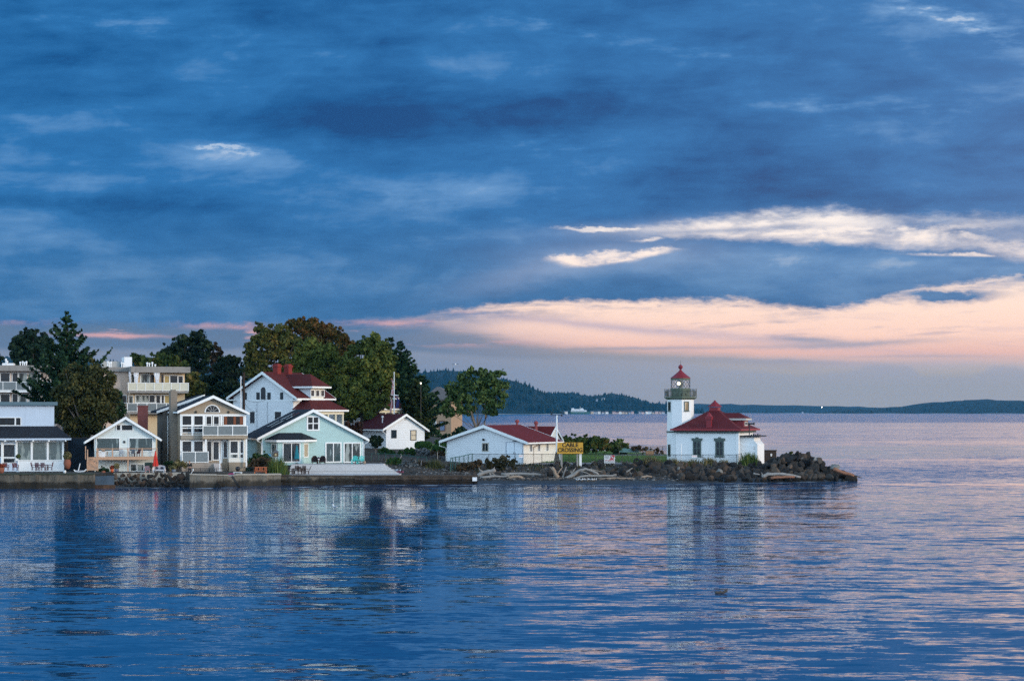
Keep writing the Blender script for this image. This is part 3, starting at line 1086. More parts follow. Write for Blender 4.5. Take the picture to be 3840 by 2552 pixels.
        if fm:
            g = 0.03
            fb = MB()
            fb.box(x0 - g, x1 + g, y0 - g, y0 - .004, ze - t - .05, ze + .01)
            fb.box(x0 - g, x1 + g, y1 + .004, y1 + g, ze - t - .05, ze + .01)
            fb.box(x0 - g, x0 - .004, y0 - .003, y1 + .003, ze - t - .05, ze + .008)
            fb.box(x1 + .004, x1 + g, y0 - .003, y1 + .003, ze - t - .05, ze + .008)
            fb.box(x0 + .05, x1 - .05, y0 + .05, y1 - .05, ze - t - .06, ze - t - .004)
            s.obj('fascia', fb, fm, r)
        return r


glassr = glass('dark_glass', (0.008, 0.010, 0.012), 0.10)
railglass = glass('railing_glass', (0.16, 0.19, 0.20), 0.08)
panelm = paint('cream_panel', (0.60, 0.57, 0.45), 0.5, 0.15, 1.2)

# ---- 1 glass porch house at the left edge
b1 = B('porch_house', 'pale blue house with a glazed porch behind the left sea wall', 'house', -140, 228, 14, 1.66)
blueh = paint('pale_blue_render', (0.50, 0.58, 0.68), 0.7, 0.10, 0.6, grime=0.15)
xr, xl = b1.x(240), -1.0
zt = b1.z(120, 1649)
zb = b1.z(120, 1726)
b1.obj('wall', MB().box(xl, xr - .05, 0.12, 9, -1, zt), blueh)
b1.obj('wall_panel', MB().box(b1.x(66), xr, 0, 0.115, -1, zb), white, label='white boarded panel below the porch glazing')
fr = MB()
cols = [-60, 8, 62, 119, 179, 236]
for c_ in cols:
    x_ = b1.x(c_)
    fr.box(x_ - .13, x_ + .13, -.06, .11, zb + .004 if c_ > 60 else -.4, zt - .26)
fr.box(xl, xr, -.07, .10, zt - .255, zt - .01)
fr.box(b1.x(66), xr, -.08, .11, zb + .006, zb + .10)
b1.obj('porch_frame', fr, trimw)
for i, (a, c_) in enumerate(((66, 115), (122, 175), (183, 233))):
    b1.obj('pane', MB().box(b1.x(a), b1.x(c_), .02, .06, zb + .11, zt - .26), glass('porch_glass', (0.10, 0.13, 0.13), 0.10, 0.35, (0.26, 0.30, 0.28)))
b1.win(14, 1666, 55, 1712, .10, nv=1, nh=0, fw=.09, pm=glassd, name='door')
b1.win(-60, 1666, 6, 1712, .10, nv=2, nh=0, fw=.09, pm=glassd, name='door')
b1.win(14, 1718, 55, 1733, .10, nv=1, fw=.07, pm=glassd)
ze = b1.z(120, 1644)
zr_ = b1.z(120, 1597)
b1.hiproof(xl - .5, b1.x(266), -1.0, 6.0, ze + .05, xl, b1.x(214), 3.2, 4.0, b1.z(120, 1597, 3.2), darkroof, .16, blueh, 'porch_roof')
for c_ in (-10, 20, 60, 125, 184, 246):
    b1.obj('rafter', MB().box(b1.x(c_) - .1, b1.x(c_) + .1, -.98, 0.0, ze - .33, ze - .10), trimw)
# upper storey
d = 3.3
x1u = b1.x(203, d)
z0u, z1u = b1.z(120, 1600, d), b1.z(120, 1519, d)
b1.obj('upper_wall', MB().box(xl, x1u, d, 9, z0u - 1, z1u), blueh)
b1.obj('roof', MB().box(xl - .5, b1.x(216, d), d - .5, 9.6, z1u + .004, b1.z(120, 1506, d)), paint('teal_fascia', (0.10, 0.16, 0.19), 0.6, 0.15, 1))
b1.win(-40, 1566, 55, 1593, d, fw=.08, pm=glassd)
b1.win(60, 1566, 77, 1593, d, fw=.08, pm=glassd)

# ---- 2 and 3 apartment blocks behind
beige = paint('beige_render', (0.66, 0.49, 0.39), 0.8, 0.10, 0.5, grime=0.15)
beige2 = paint('sunlit_render', (0.66, 0.49, 0.30), 0.8, 0.10, 0.5, grime=0.15)  # the beige render with yellow evening light painted into its colour
fasc = paint('grey_parapet', (0.27, 0.25, 0.23), 0.8, 0.18, 1.0, grime=0.3)
whitep = paint('white_vent', (0.8, 0.8, 0.8), 0.5, 0.1, 3)


def vents(b_, pts, d, ztop, r=0.13, h=0.7):
    for px_, k in pts:
        x_ = b_.x(px_, d)
        mb = MB()
        mb.lathe([(r * .7, ztop - .05), (r * .7, ztop + h * k * .6), (r * 1.2, ztop + h * k * .62), (r * 1.2, ztop + h * k * .9), (r * .3, ztop + h * k)], x_, d, 8)
        b_.obj('roof_vent', mb, whitep)


a2 = B('apartment_building', 'beige flat roofed apartment block with white balcony rails at the left edge', 'apartment block', -160, 286, 10, 3.0)
x1 = a2.x(212)
z1 = a2.z(60, 1391)
a2.obj('wall', MB().box(-1, x1, 0, 12, -2, z1), beige)
a2.obj('parapet', MB().box(-1.5, a2.x(214, -1.5), -1.5, 12.4, z1 + .004, a2.z(60, 1370)), fasc)
for (t0, t1, r0, r1, s1) in ((1398, 1432, 1431, 1462, 1468), (1478, 1512, 1512, 1540, 1546)):
    for (a, c_) in ((-60, -6), (3, 36), (47, 66), (72, 100), (110, 150)):
        a2.win(a, t0, c_, r1 - 2, 0, fw=.1, pm=glassd if c_ < 70 else glassc)
    zz = a2.z(60, r1 + 2)
    a2.obj('balcony_slab', MB().box(-1, x1, -1.6, -.004, zz - .28, zz), trimw)
    a2.rail(-1, x1, -1.5, zz + .004, a2.z(60, r0), 9, trimw, railglass)
a2.obj('roof_hut', MB().box(a2.x(8, 5), a2.x(50, 5), 5, 8, a2.z(60, 1370) + .004, a2.z(60, 1358)), whitep)
vents(a2, [(22, 1.7), (27, 1.2), (76, 1.0), (85, 1.1), (92, .9), (99, 1.1)], 2.0, a2.z(60, 1370))

a3 = B('apartment_building', 'beige apartment block with white drapes on its balcony behind the deck cottage', 'apartment block', 490, 282, 20, 2.9)
xw0, xw1 = a3.x(488), a3.x(693)
zp0, zp1 = a3.z(600, 1397), a3.z(600, 1375)
a3.obj('wall', MB().box(xw0, xw1, 0, 14, -2, zp0), beige2)
a3.obj('parapet', MB().box(xw0 - .1, a3.x(714, -1.6), -1.6, 14.5, zp0 + .004, zp1), fasc)
# left wing, set back
dl = 1.5
xl0 = a3.x(372, dl)
zl0, zl1 = a3.z(430, 1393, dl), a3.z(430, 1376, dl)
a3.obj('wing_wall', MB().box(xl0, xw0 - .004, dl, 14, -2, zl0), beige)
a3.obj('wing_parapet', MB().box(xl0 - .6, xw0 - .11, dl - .5, 14.4, zl0 + .004, zl1), fasc)
a3.win(412, 1404, 434, 1430, dl, fw=.1, pm=glassc, nv=2)
a3.win(452, 1483, 473, 1508, dl, fw=.1, pm=glassd)
a3.win(418, 1486, 436, 1508, dl, fw=.1, pm=glassd)
# upper floor openings
goldglass = glass('painted_sunset_glass', (0.42, 0.30, 0.10), 0.12)  # gold sunset reflection painted into the pane colour
a3.win(528, 1404, 560, 1436, 0, fw=.13, pm=glassc, nv=1)
a3.win(563, 1404, 578, 1462, 0, fw=.05, pm=glassd, fm=beige2, name='door')
a3.win(604, 1404, 613, 1464, 0, fw=.05, pm=glassr, fm=beige2, name='door')
a3.win(617, 1408, 634, 1464, 0, fw=.09, pm=goldglass, name='door')
a3.win(638, 1408, 665, 1436, 0, fw=.1, pm=glassd)
a3.win(669, 1410, 685, 1436, 0, fw=.1, pm=glassd)
a3.win(492, 1404, 503, 1462, 0, fw=.08, pm=glassc, name='door')
for (r0, s0, s1, pa, pb, n) in ((1435, 1466, 1472, 481, 707, 8), (1511, 1544, 1550, 478, 660, 6)):
    zz = a3.z(600, s0)
    yb = -1.6
    xa_, xb_ = a3.x(pa, yb), a3.x(pb, yb)
    a3.obj('balcony_slab', MB().box(xa_, xb_, yb, -.004, zz - .30, zz), fasc)
    a3.rail(xa_, xb_, yb + .08, zz + .004, a3.z(600, r0), n, trimw, panelm if r0 < 1500 else railglass, ret=1.3)
for (pa, pb, pn) in ((508, 527, glassc), (529, 558, glassc), (560, 580, glassd), (586, 600, glassr), (606, 614, glassr), (618, 640, goldglass)):
    a3.win(pa, 1482, pb, 1508 if pa < 580 else 1540, 0, fw=.1, pm=pn)
a3.win(484, 1484, 498, 1540, 0, fw=.08, pm=glassc, name='door')
# white drapes tied on the balcony
for (pa, pb, pc) in ((500, 521, 511), (577, 600, 590), (482, 492, 486)):
    mb = MB()
    vs, fs = [], []
    n_ = 14
    for j, (py_, k, cx_) in enumerate(((1394, 1.0, .5), (1405, .92, .5), (1425, .6, .55), (1445, .34, .6), (1466, .42, .6))):
        for i in range(n_ + 1):
            u = i / n_
            xx = pa + (pb - pa) * (cx_ + (u - .5) * k)
            vs.append((a3.x(xx, -1.4), -1.4 + .07 * math.sin(u * 22), a3.z(xx, py_, -1.4)))
    for j in range(4):
        for i in range(n_):
            fs.append((j * (n_ + 1) + i, j * (n_ + 1) + i + 1, (j + 1) * (n_ + 1) + i + 1, (j + 1) * (n_ + 1) + i))
    mb.add(vs, fs)
    mb.add([(x_, y_ + .03, z_) for x_, y_, z_ in vs], [f[::-1] for f in fs])
    a3.obj('drape', mb, paint('white_cloth', (0.80, 0.80, 0.82), 0.9, 0.06, 2), smooth=True)
a3.obj('planter_box', MB().box(a3.x(545, -1.2), a3.x(590, -1.2), -1.4, -1.15, a3.z(560, 1440, -1.2), a3.z(560, 1433, -1.2)), paint('dark_plants', (0.03, 0.045, 0.02), 0.9, 0.5, 5, bump=.1))
a3.obj('roof_hut', MB().box(a3.x(385, 6), a3.x(449, 6), 6, 10, zl1 - .5, a3.z(430, 1354, 6)), paint('grey_hut', (0.38, 0.37, 0.35), .8, .1, 1))
a3.obj('roof_hut', MB().box(a3.x(466, 5), a3.x(495, 5), 5, 8, zl1 - .5, a3.z(480, 1338, 5)), whitep)
vents(a3, [(404, 1.3), (410, 1.0), (416, 1.2), (456, 1.1), (463, 1.0), (552, 1.1), (560, 1.0), (571, 1.2), (582, .7)], 2.2, zp1)

# ---- 4 small cottage with the timber deck
b4 = B('cottage', 'small white cottage with a raised orange timber deck and brick chimney', 'house', 354, 229, 12, 1.42)
pw = paint('pale_green_white', (0.68, 0.73, 0.70), 0.55, 0.07, 0.8, lines=0.24, grime=0.1)
L, A, R = b4.p(318, 1655, -.5), b4.p(471, 1562, -.5), b4.p(603, 1645, -.5)
wl, wr = 0.0, b4.x(584)
b4.gwall(wl, wr, L, A, R, 9, pw)
b4.gable(L, A, R, -.5, 9.3, darkroof, trimw, .24, .28)
b4.win(438, 1593, 451, 1612, fw=.09)
b4.win(457, 1593, 497, 1612, fw=.09)
cglass = glass('sea_view_glass', (0.05, 0.075, 0.08), 0.07, 0.25, (0.24, 0.30, 0.30))
b4.win(363, 1643, 447, 1689, fw=.11, pm=cglass)
b4.win(485, 1643, 571, 1689, fw=.11, pm=cglass)
b4.win(490, 1741, 511, 1764, fw=.11, pm=glassc)
b4.win(516, 1741, 538, 1764, fw=.11, pm=glassc)
xm, zm = b4.p(466, 1656)
b4.obj('porthole', MB(Matrix.Translation((xm, -.04, zm)) @ Matrix.Rotation(math.pi / 2, 4, 'X')).lathe([(.16, -.03), (.16, .03)], 0, 0, 14), metal_d)
timber = paint('orange_timber', (0.50, 0.30, 0.19), 0.65, 0.18, 1.5, speck=0.2)
x0d, x1d = b4.x(360, -2.2), b4.x(590, -2.2)
zd = b4.z(470, 1712, -2.2)
b4.obj('deck_floor', MB().box(x0d, x1d, -2.2, -.01, zd - .05, zd), timber)
b4.obj('deck_beam', MB().box(x0d, x1d, -2.28, -2.204, zd - .36, zd + .01), timber)
pb_ = MB()
for px_ in (364, 480, 586):
    pb_.box(b4.x(px_, -2.2) - .08, b4.x(px_, -2.2) + .08, -2.18, -2.02, -.3, zd - .055)
b4.obj('deck_post', pb_, timber)
zr0 = b4.z(470, 1680, -2.2)
mb = MB()
for px_ in (364, 422, 480, 533, 588):
    xx = b4.x(px_, -2.2)
    mb.box(xx - .085, xx + .085, -2.26, -2.10, zd + .004, zr0 + .04)
mb.box(x0d, x1d, -2.22, -2.14, zr0 - .09, zr0)
for yy in (-1.4, -.6):
    mb.box(x1d - .12, x1d, yy - .06, yy + .06, zd + .004, zr0)
mb.box(x1d - .1, x1d - .02, -2.13, -.1, zr0 - .08, zr0 - .004)
o_ = b4.obj('railing', mb, timber)
# steps down at the left end of the deck
st = MB()
xa_, xb_ = b4.x(330, -2.2), b4.x(366, -2.2)
for i in range(8):
    zz = zd - .02 - i * .2
    st.box(xa_, xb_, -2.25 - i * .26, -2.0 - i * .26, zz - .19, zz)
b4.obj('steps', st, timber)
hb = MB()
for xx in (xa_ - .05, xb_ + .05):
    for i in (0, 3.5, 7):
        hb.box(xx - .06, xx + .06, -2.2 - i * .26 - .06, -2.2 - i * .26 + .06, zd - .3 - i * .2, zd + .95 - i * .2)
    hb.tube([(xx, -2.15, zd + .9), (xx, -2.2 - 7 * .26, zd + .9 - 1.4)], .055, 5)
hb.box(b4.x(321, -2.1) - .06, b4.x(321, -2.1) + .06, -2.2, -2.08, zd - .3, zd + 1.35)
b4.obj('handrail', hb, timber)
brick = paint('red_brick', (0.16, 0.055, 0.050), 0.9, 0.3, 3, lines=0.16, speck=.5)
xc0, xc1 = b4.x(516, 4.2), b4.x(555, 4.2)
b4.obj('chimney', MB().box(xc0, xc1, 4.2, 5.2, 2, b4.z(535, 1524, 4.2)).box(xc0 - .06, xc1 + .06, 4.14, 5.26, b4.z(535, 1524, 4.2) + .003, b4.z(535, 1521, 4.2) + .05), brick)

# ---- 5 tan two storey house with balconies
b5 = B('balcony_house', 'two storey tan shingled house with white railed balconies and an arched attic window', 'house', 676, 232, 20, 1.58)
tan = paint('tan_shingle', (0.36, 0.285, 0.205), 0.8, 0.14, 1.2, lines=0.16, speck=.25, grime=.1)
L, A, R = b5.p(666, 1541, -.6), b5.p(800, 1482, -.6), b5.p(933, 1546, -.6)
wl, wr = 0.0, b5.x(922)
b5.gwall(wl, wr, L, A, R, 11, tan)
b5.gable(L, A, R, -.6, 11.4, darkroof, trimw, .24, .30)
# arched window
xc_, zc_ = b5.p(796, 1546)
ra = (b5.x(826) - b5.x(767)) / 2
def halfdisc(r0, r1, n=16):
    return [(xc_ + r1 * math.cos(math.pi * i / n), zc_ + r1 * math.sin(math.pi * i / n)) for i in range(n + 1)]
aw = b5.obj('arched_window', MB().prism_y(halfdisc(0, ra), -.05, -.003), trimw)
b5.obj('pane', MB().prism_y([(xc_ + (x_ - xc_) * .84, zc_ + .06 + (z_ - zc_) * .84) for x_, z_ in halfdisc(0, ra)], -.07, -.052), glassd, aw)
sp = MB()
for k in (36, 72, 108, 144):
    a_ = math.radians(k)
    sp.tube([(xc_ + .2 * math.cos(a_), -.075, zc_ + .06 + .2 * math.sin(a_)), (xc_ + .82 * ra * math.cos(a_), -.075, zc_ + .06 + .82 * ra * math.sin(a_))], .018, 4)
b5.obj('glazing_bar', sp, trimw, aw)
for px_, py_ in ((735, 1544), (857, 1544)):
    x_, z_ = b5.p(px_, py_)
    b5.obj('wall_lamp', MB().ball((x_, -.12, z_), .13, .12, .17), paint('lamp_bronze', (.05, .04, .03), .5))
# white panelled upper and lower fronts
for (t_, bt) in ((1552, 1632), (1648, 1735)):
    x0_, z0_ = b5.p(677, bt)
    mb = MB()
    zt_ = b5.z(800, t_)
    zb_ = b5.z(800, bt)
    mb.box(-.02, wr + .02, -.035, -.003, zt_ - .16, zt_)
    mb.box(-.02, .25, -.036, -.003, zb_, zt_ - .163)
    mb.box(wr - .22, wr + .02, -.036, -.003, zb_, zt_ - .163)
    for px_ in (722, 766, 830):
        x_ = b5.x(px_)
        mb.box(x_ - .12, x_ + .12, -.036, -.003, zb_, zt_ - .163)
    b5.obj('trim', mb, trimw)
for (a, c_) in ((684, 717), (728, 760)):
    b5.win(a, 1559, c_, 1592, -.01, fw=.1)
    b5.win(a, 1597, c_, 1602, -.01, fw=.06)
    b5.win(a, 1606, c_, 1620, -.01, fw=.08)
    b5.win(a, 1654, c_, 1700, -.01, fw=.1, pm=glassd)
    b5.win(a, 1706, c_, 1728, -.01, fw=.08, pm=glassd)
for (a, c_) in ((774, 792), (802, 820)):
    b5.win(a, 1561, c_, 1621, -.01, fw=.12, nh=1, name='door')
b5.win(838, 1560, 912, 1592, -.01, fw=.1, pm=glassr, nv=1, label='dark open loggia window of the upper floor')
cu = MB()
for px_, w_ in ((846, .18), (880, .16), (905, .20)):
    cu.box(b5.x(px_) - w_, b5.x(px_) + w_, -.045, -.034, b5.z(870, 1591), b5.z(870, 1561))
b5.obj('curtain', cu, paint('brown_curtain', (0.20, 0.07, 0.035), .9, .3, 3))
b5.obj('wall_panel', MB().box(b5.x(836), wr - .25, -.03, -.003, b5.z(870, 1630), b5.z(870, 1597)), paint('grey_screen', (.22, .23, .23), .6, .2, 2))
b5.win(777, 1654, 792, 1726, -.01, fw=.06, pm=glassr, name='door', label='dark open doorway')
b5.win(800, 1656, 820, 1722, -.01, fw=.12, name='door')
b5.win(838, 1656, 851, 1714, -.01, fw=.1, pm=glassd)
# bay at the right of the ground floor
yb = -.9
xb0, xb1 = b5.x(858, yb), b5.x(921, yb)
zb0, zb1 = b5.z(890, 1732, yb), b5.z(890, 1648, yb)
b5.obj('bay_wall', MB().box(xb0, xb1, yb, -.04, zb0, zb1), paint('cream_trim', (0.74, 0.71, 0.64), .6, .06, 1))
b5.obj('bay_skirt', MB().box(xb0 + .05, xb1 - .05, yb + .03, -.04, -1, zb0 - .004), tan)
for (a, c_) in ((864, 891), (901, 911)):
    b5.win(a, 1654, c_, 1697, yb, fw=.09, pm=glassd)
    b5.win(a, 1703, c_, 1715, yb, fw=.07, pm=glassr if a > 895 else glassc)
# balconies
zf = b5.z(800, 1633, -.2)
b5.obj('balcony_slab', MB().box(.0, b5.x(760, -.5), -.5, -.037, b5.z(720, 1646, -.5), b5.z(720, 1632, -.5)), paint('grey_tan_board', (.30, .26, .21), .8, .1, 1))  # slightly greyer than the tan of the right slab
yb2 = -1.5
xq0, xq1 = b5.x(760, yb2), b5.x(929, yb2)
zq = b5.z(845, 1633, yb2)
b5.obj('balcony_slab', MB().box(xq0, xq1, yb2, -.04, b5.z(845, 1645, yb2), zq), tan)
b5.rail(xq0 + .05, xq1 - .05, yb2 + .08, zq + .004, b5.z(845, 1595, yb2), 4, trimw, railglass, ret=1.35)
b5.rail(.02, b5.x(762, -.45), -.42, b5.z(720, 1632, -.5) + .004, b5.z(720, 1595, -.5), 3, trimw)
pc = MB()
for px_ in (772, 924):
    pc.box(b5.x(px_, -1.4) - .09, b5.x(px_, -1.4) + .09, -1.45, -1.27, 0.3, b5.z(845, 1646, yb2) - .004)
b5.obj('porch_post', pc, trimw)
# terrace with its own rail
yt = -2.0
zt0 = b5.z(730, 1735, yt)
b5.obj('terrace', MB().box(b5.x(682, yt), b5.x(830, yt), yt, -.05, -.6, zt0), paint('tan_terrace', (.33, .27, .22), .8, .2, 1.2, lines=.5, grime=.3))
b5.rail(b5.x(684, yt), b5.x(781, yt), yt + .08, zt0 + .004, b5.z(730, 1692, yt), 3, trimw, railglass, ret=1.6)
mb = MB()
for i in range(6):
    mb.box(b5.x(800, yt), b5.x(826, yt), yt - .3 - i * .28, yt - .004 - i * .28, -.6, zt0 - .1 - i * .2)
b5.obj('steps', mb, paint('pale_step', (.42, .38, .36), .8, .15, 1))
mb = MB()
mb.tube([(b5.x(822, yt), yt, zt0 + 1.2), (b5.x(826, yt - 1.7), yt - 1.7, .9)], .05, 5)
for y_, z_ in ((yt, zt0 + 1.2), (yt - 1.7, .9)):
    mb.box(b5.x(824, y_) - .05, b5.x(824, y_) + .05, y_ - .05, y_ + .05, -.5, z_)
b5.obj('handrail', mb, trimw)
# left side: chimney, rear section with its own gable, downpipe
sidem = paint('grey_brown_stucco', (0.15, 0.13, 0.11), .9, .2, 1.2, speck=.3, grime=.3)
dch, _ = b5.side(659, 1600, -.45)
dch = max(2.2, min(dch, 6))
b5.obj('chimney', MB().box(-.85, -.02, 2.2, 3.6, -1, b5.z(650, 1466, 2.2)).box(-.7, -.15, 2.4, 3.4, b5.z(650, 1466, 2.2) + .003, b5.z(650, 1460, 2.2)), paint('tan_chimney', (0.24, 0.20, 0.16), .9, .15, 1.5, lines=.3, speck=.3))
yr = 6.2
La, Aa, Ra = b5.p(588, 1541, yr), b5.p(768, 1479, yr), (b5.x(800, yr) + 2.5, b5.z(820, 1500, yr))
wla = b5.x(612, yr)
zla = La[1] + (Aa[1] - La[1]) * (wla - La[0]) / (Aa[0] - La[0]) - .3
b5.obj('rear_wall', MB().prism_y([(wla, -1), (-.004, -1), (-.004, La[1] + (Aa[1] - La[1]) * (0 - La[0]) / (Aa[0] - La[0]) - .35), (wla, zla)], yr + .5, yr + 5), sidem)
mb = MB()
mb.prism_y([La, Aa, (Aa[0], Aa[1] - .25), (La[0], La[1] - .25)], yr, yr + 5.2)
rr = b5.obj('rear_roof', mb, darkroof)
b5.obj('barge_board', MB().prism_y([(La[0] - .03, La[1] + .03), (Aa[0], Aa[1] + .03), (Aa[0], Aa[1] - .3), (La[0] - .03, La[1] - .3)], yr - .06, yr - .004), trimw, rr)
b5.obj('downpipe', MB().box(b5.x(629, yr + .4) - .06, b5.x(629, yr + .4) + .06, yr + .36, yr + .48, .5, b5.z(629, 1556, yr)), trimw)

# ---- 6 teal house
b6 = B('teal_house', 'pale aqua house with skylights and a bay behind the stepped deck', 'house', 982, 241, 18, 2.2)
teal = paint('aqua_shingle', (0.43, 0.60, 0.58), .7, .09, 1.2, lines=.17, speck=.15)
L, A, R = b6.p(966, 1642, -.5), b6.p(1175, 1534, -.5), b6.p(1382, 1645, -.5)
wl, wr = 0.0, b6.x(1362)
b6.gwall(wl, wr, L, A, R, 11.5, teal)
rf = b6.gable(L, A, R, -.5, 12, darkroof, trimw, .24, .32)
b6.obj('corner_board', MB().box(-.03, .13, -.03, -.004, -.3, L[1] - .3), trimw)
b6.obj('corner_board', MB().box(wr - .13, wr + .03, -.03, -.004, -.3, R[1] - .4), trimw)
b6.win(1155, 1564, 1193, 1609, fw=.2, nv=2, nh=1)
b6.win(1224, 1662, 1276, 1729, fw=.17, nv=2, pm=cglass, name='door')
b6.win(1292, 1662, 1349, 1729, fw=.17, nv=2, pm=glassc, name='door')
# bay
yb = -1.7
xa0, xa1 = b6.x(1041, yb), b6.x(1134, yb)
xo0, xo1 = b6.x(1013, 0), b6.x(1160, -.0)
zbt = b6.z(1090, 1654, yb)
zfl = -.25
poly = [(xo0, -.004), (xa0, yb), (xa1, yb), (xo1, -.004)]
b6.obj('bay_wall', MB().prism_z(poly[::1], zfl, zbt), teal)
b6.win(1063, 1662, 1123, 1729, yb, fw=.14, nv=2, pm=glassd, name='door')
for (p0, p1, k0, k1, pm_) in ((poly[0], poly[1], .25, .85, glassc), (poly[2], poly[3], .2, .75, goldglass)):
    o0, o1 = Vector((*p0, 0)), Vector((*p1, 0))
    d_ = (o1 - o0)
    ux = d_.normalized()
    un = Vector((ux.y, -ux.x, 0))
    b6.winrect(o0, ux, un, d_.length * k0, d_.length * k1, b6.z(1150, 1711, -.8), b6.z(1150, 1664, -.8), None, pm_ if pm_ != goldglass else glass('tan_blind', (.40, .31, .20), .2), fw=.12)
zr0, zr1 = b6.z(1090, 1648, -2.1), b6.z(1090, 1622, -.3)
mb = MB()
e = [(b6.x(992, -.0), -.004), (b6.x(1037, -2.2), -2.2), (b6.x(1142, -2.2), -2.2), (b6.x(1188, -.0), -.004)]
t_ = [(b6.x(1048, -.3), -.004), (b6.x(1050, -.5), -.5), (b6.x(1129, -.5), -.5), (b6.x(1132, -.3), -.004)]
vs = [(x, y, zr0 - .02) for x, y in e] + [(x, y, zr0 + .05) for x, y in e] + [(x, y, zr1) for x, y in t_]
fs = [(3, 2, 1, 0)] + [(i * 4 + k, i * 4 + (k + 1) % 4, i * 4 + 4 + (k + 1) % 4, i * 4 + 4 + k) for i in range(2) for k in range(4)] + [(8, 9, 10, 11)]
mb.add(vs, fs)
br = b6.obj('bay_roof', mb, darkroof)
b6.obj('fascia', MB().prism_z(e, zr0 - .30, zr0 - .024), trimw, br)
# skylights on the left slope
slope = Vector((A[0] - L[0], 0, A[1] - L[1])).normalized()
nrm = Vector((-slope.z, 0, slope.x))
for (u0, u1, y0_, y1_) in ((.34, .58, 3.0, 4.0), (.60, .86, 2.6, 3.6), (.34, .58, 6.0, 7.0), (.58, .84, 5.6, 6.6)):
    o_ = Vector((L[0], 0, L[1])) 
    ln = Vector((A[0] - L[0], 0, A[1] - L[1])).length
    sk = MB().frame(o_, slope, (0, 1, 0), nrm, ln * u0, ln * u1, y0_, y1_, .004, .14)
    w_ = b6.obj('skylight', sk, metal_d)
    b6.obj('pane', MB().frame(o_, slope, (0, 1, 0), nrm, ln * u0 + .07, ln * u1 - .07, y0_ + .07, y1_ - .07, .141, .155), glass('skylight_glass', (.05, .09, .13), .05), w_)  # blue sky reflection put into the pane colour
b6.obj('downpipe', MB().tube([(R[0] + .08, -.45, R[1] - .3), (wr + .08, -.1, R[1] - .75), (wr + .08, -.1, -.2)], .06, 6), trimw)
b6.obj('downpipe', MB().tube([(L[0] - .08, -.45, L[1] - .3), (-.08, -.1, L[1] - .7), (-.08, -.1, -.2)], .06, 6), trimw)

# ---- 7 the keepers' houses with red roofs
b7 = B('keepers_house', 'tall white house with red roof, two red chimneys and an arched window in full view', 'house', 876, 283, -32, 3.1)
wl, wr = 0.0, b7.x(1100)
yo = -.7
L, A, R = b7.p(850, 1490, yo), b7.p(983, 1393, yo), b7.p(1112, 1491, yo)
D7 = 8.3
b7.gwall(wl, wr, L, A, R, D7, clapw, .34)
rf7 = b7.gable(L, A, R, yo, D7 + .7, redroof, trimw, .28, .36)
# boxed eave returns
for sx_, (ex, ez) in ((1, R), (-1, L)):
    b7.obj('eave_return', MB().box(ex - sx_ * 1.4, ex + sx_ * .1, yo + .06, .4, ez - .46, ez - .29), trimw, rf7)
zband = b7.z(980, 1502)
b7.obj('belt_course', MB().box(-.03, wr + .03, -.04, -.003, zband - .1, zband + .04), trimw)
dkp = paint('dark_shutter', (0.022, 0.028, 0.034), .6, .2, 2)
xw_, zw_ = b7.p(988, 1497)
w_ = (b7.x(997) - b7.x(979)) / 2
ztop = b7.z(988, 1462)
arch = [(xw_ - w_, zw_), (xw_ + w_, zw_)] + [(xw_ + w_ * math.cos(math.pi * i / 12), ztop + w_ * math.sin(math.pi * i / 12)) for i in range(13)]
aw = b7.obj('arched_window', MB().prism_y([(xw_ + (x - xw_) * 1.22, zw_ + (z - zw_) * 1.05 - .08) for x, z in arch], -.05, -.003), trimw)
b7.obj('pane', MB().prism_y(arch, -.07, -.052), glassd, aw)
for (a, c_) in ((962, 974), (1003, 1015), (1051, 1062), (918, 926)):
    x0_, z1_ = b7.p(a, 1471)
    x1_, z0_ = b7.p(c_, 1497)
    b7.obj('shutter' if a in (962, 1003) else 'small_window', MB().box(x0_, x1_, -.06, -.003, z0_, z1_), dkp)
b7.win(938, 1543, 956, 1586, fw=.14, pm=glassd)
b7.win(1031, 1543, 1055, 1586, fw=.14, pm=glassd)
mb = MB()
for px_ in (964, 1003):
    mb.tube([(b7.x(px_), -.05, zband - .15), (b7.x(px_), -.05, -1)], .035, 4)
b7.obj('conduit', mb, paint('grey_conduit', (.35, .36, .38), .6))
# red chimneys on the ridge
redp = paint('red_masonry', (0.20, 0.022, 0.018), .7, .2, 2, grime=.2)
for (yc, ) in ((2.9,), (5.6,)):
    zc0 = A[1] - .6
    b7.obj('chimney', MB().box(A[0] - .45, A[0] + .45, yc - .45, yc + .45, zc0, A[1] + .8).box(A[0] - .55, A[0] + .55, yc - .55, yc + .55, A[1] + .803, A[1] + 1.1)
           .box(A[0] - .38, A[0] + .38, yc - .38, yc + .38, A[1] + 1.103, A[1] + 1.3), redp)
# dormer on the right-hand slope
cream = paint('warm_lit_siding', (0.74, 0.70, 0.58), .6, .06, 1, lines=.2)  # white dormer boards with the warm side light painted in
xdf = R[0] + .08
yd_a, yd_b = b7.side(1166, 1470, xdf)[0], b7.side(1213, 1470, xdf)[0]
ydc, yw = (yd_a + yd_b) / 2, (yd_b - yd_a) / 2
zdE = b7.side(1200, 1449, xdf)[1]
zeR = R[1]
b7.obj('dormer_wall', MB().box(A[0] + 1.0, xdf, ydc - yw, ydc + yw, zeR - .3, zdE - .25), clapw)
b7.obj('dormer_front', MB().box(xdf + .004, xdf + .03, ydc - yw, ydc + yw, zeR - .3, zdE - .25), cream)
dr = b7.hiproof(A[0] + .4, xdf + .9, ydc - yw - .8, ydc + yw + .8, zdE, A[0] + .5, xdf - 1.3, ydc - .05, ydc + .05, min(A[1] - .35, zdE + 2.3), redroof, .2, trimw, 'dormer_roof')
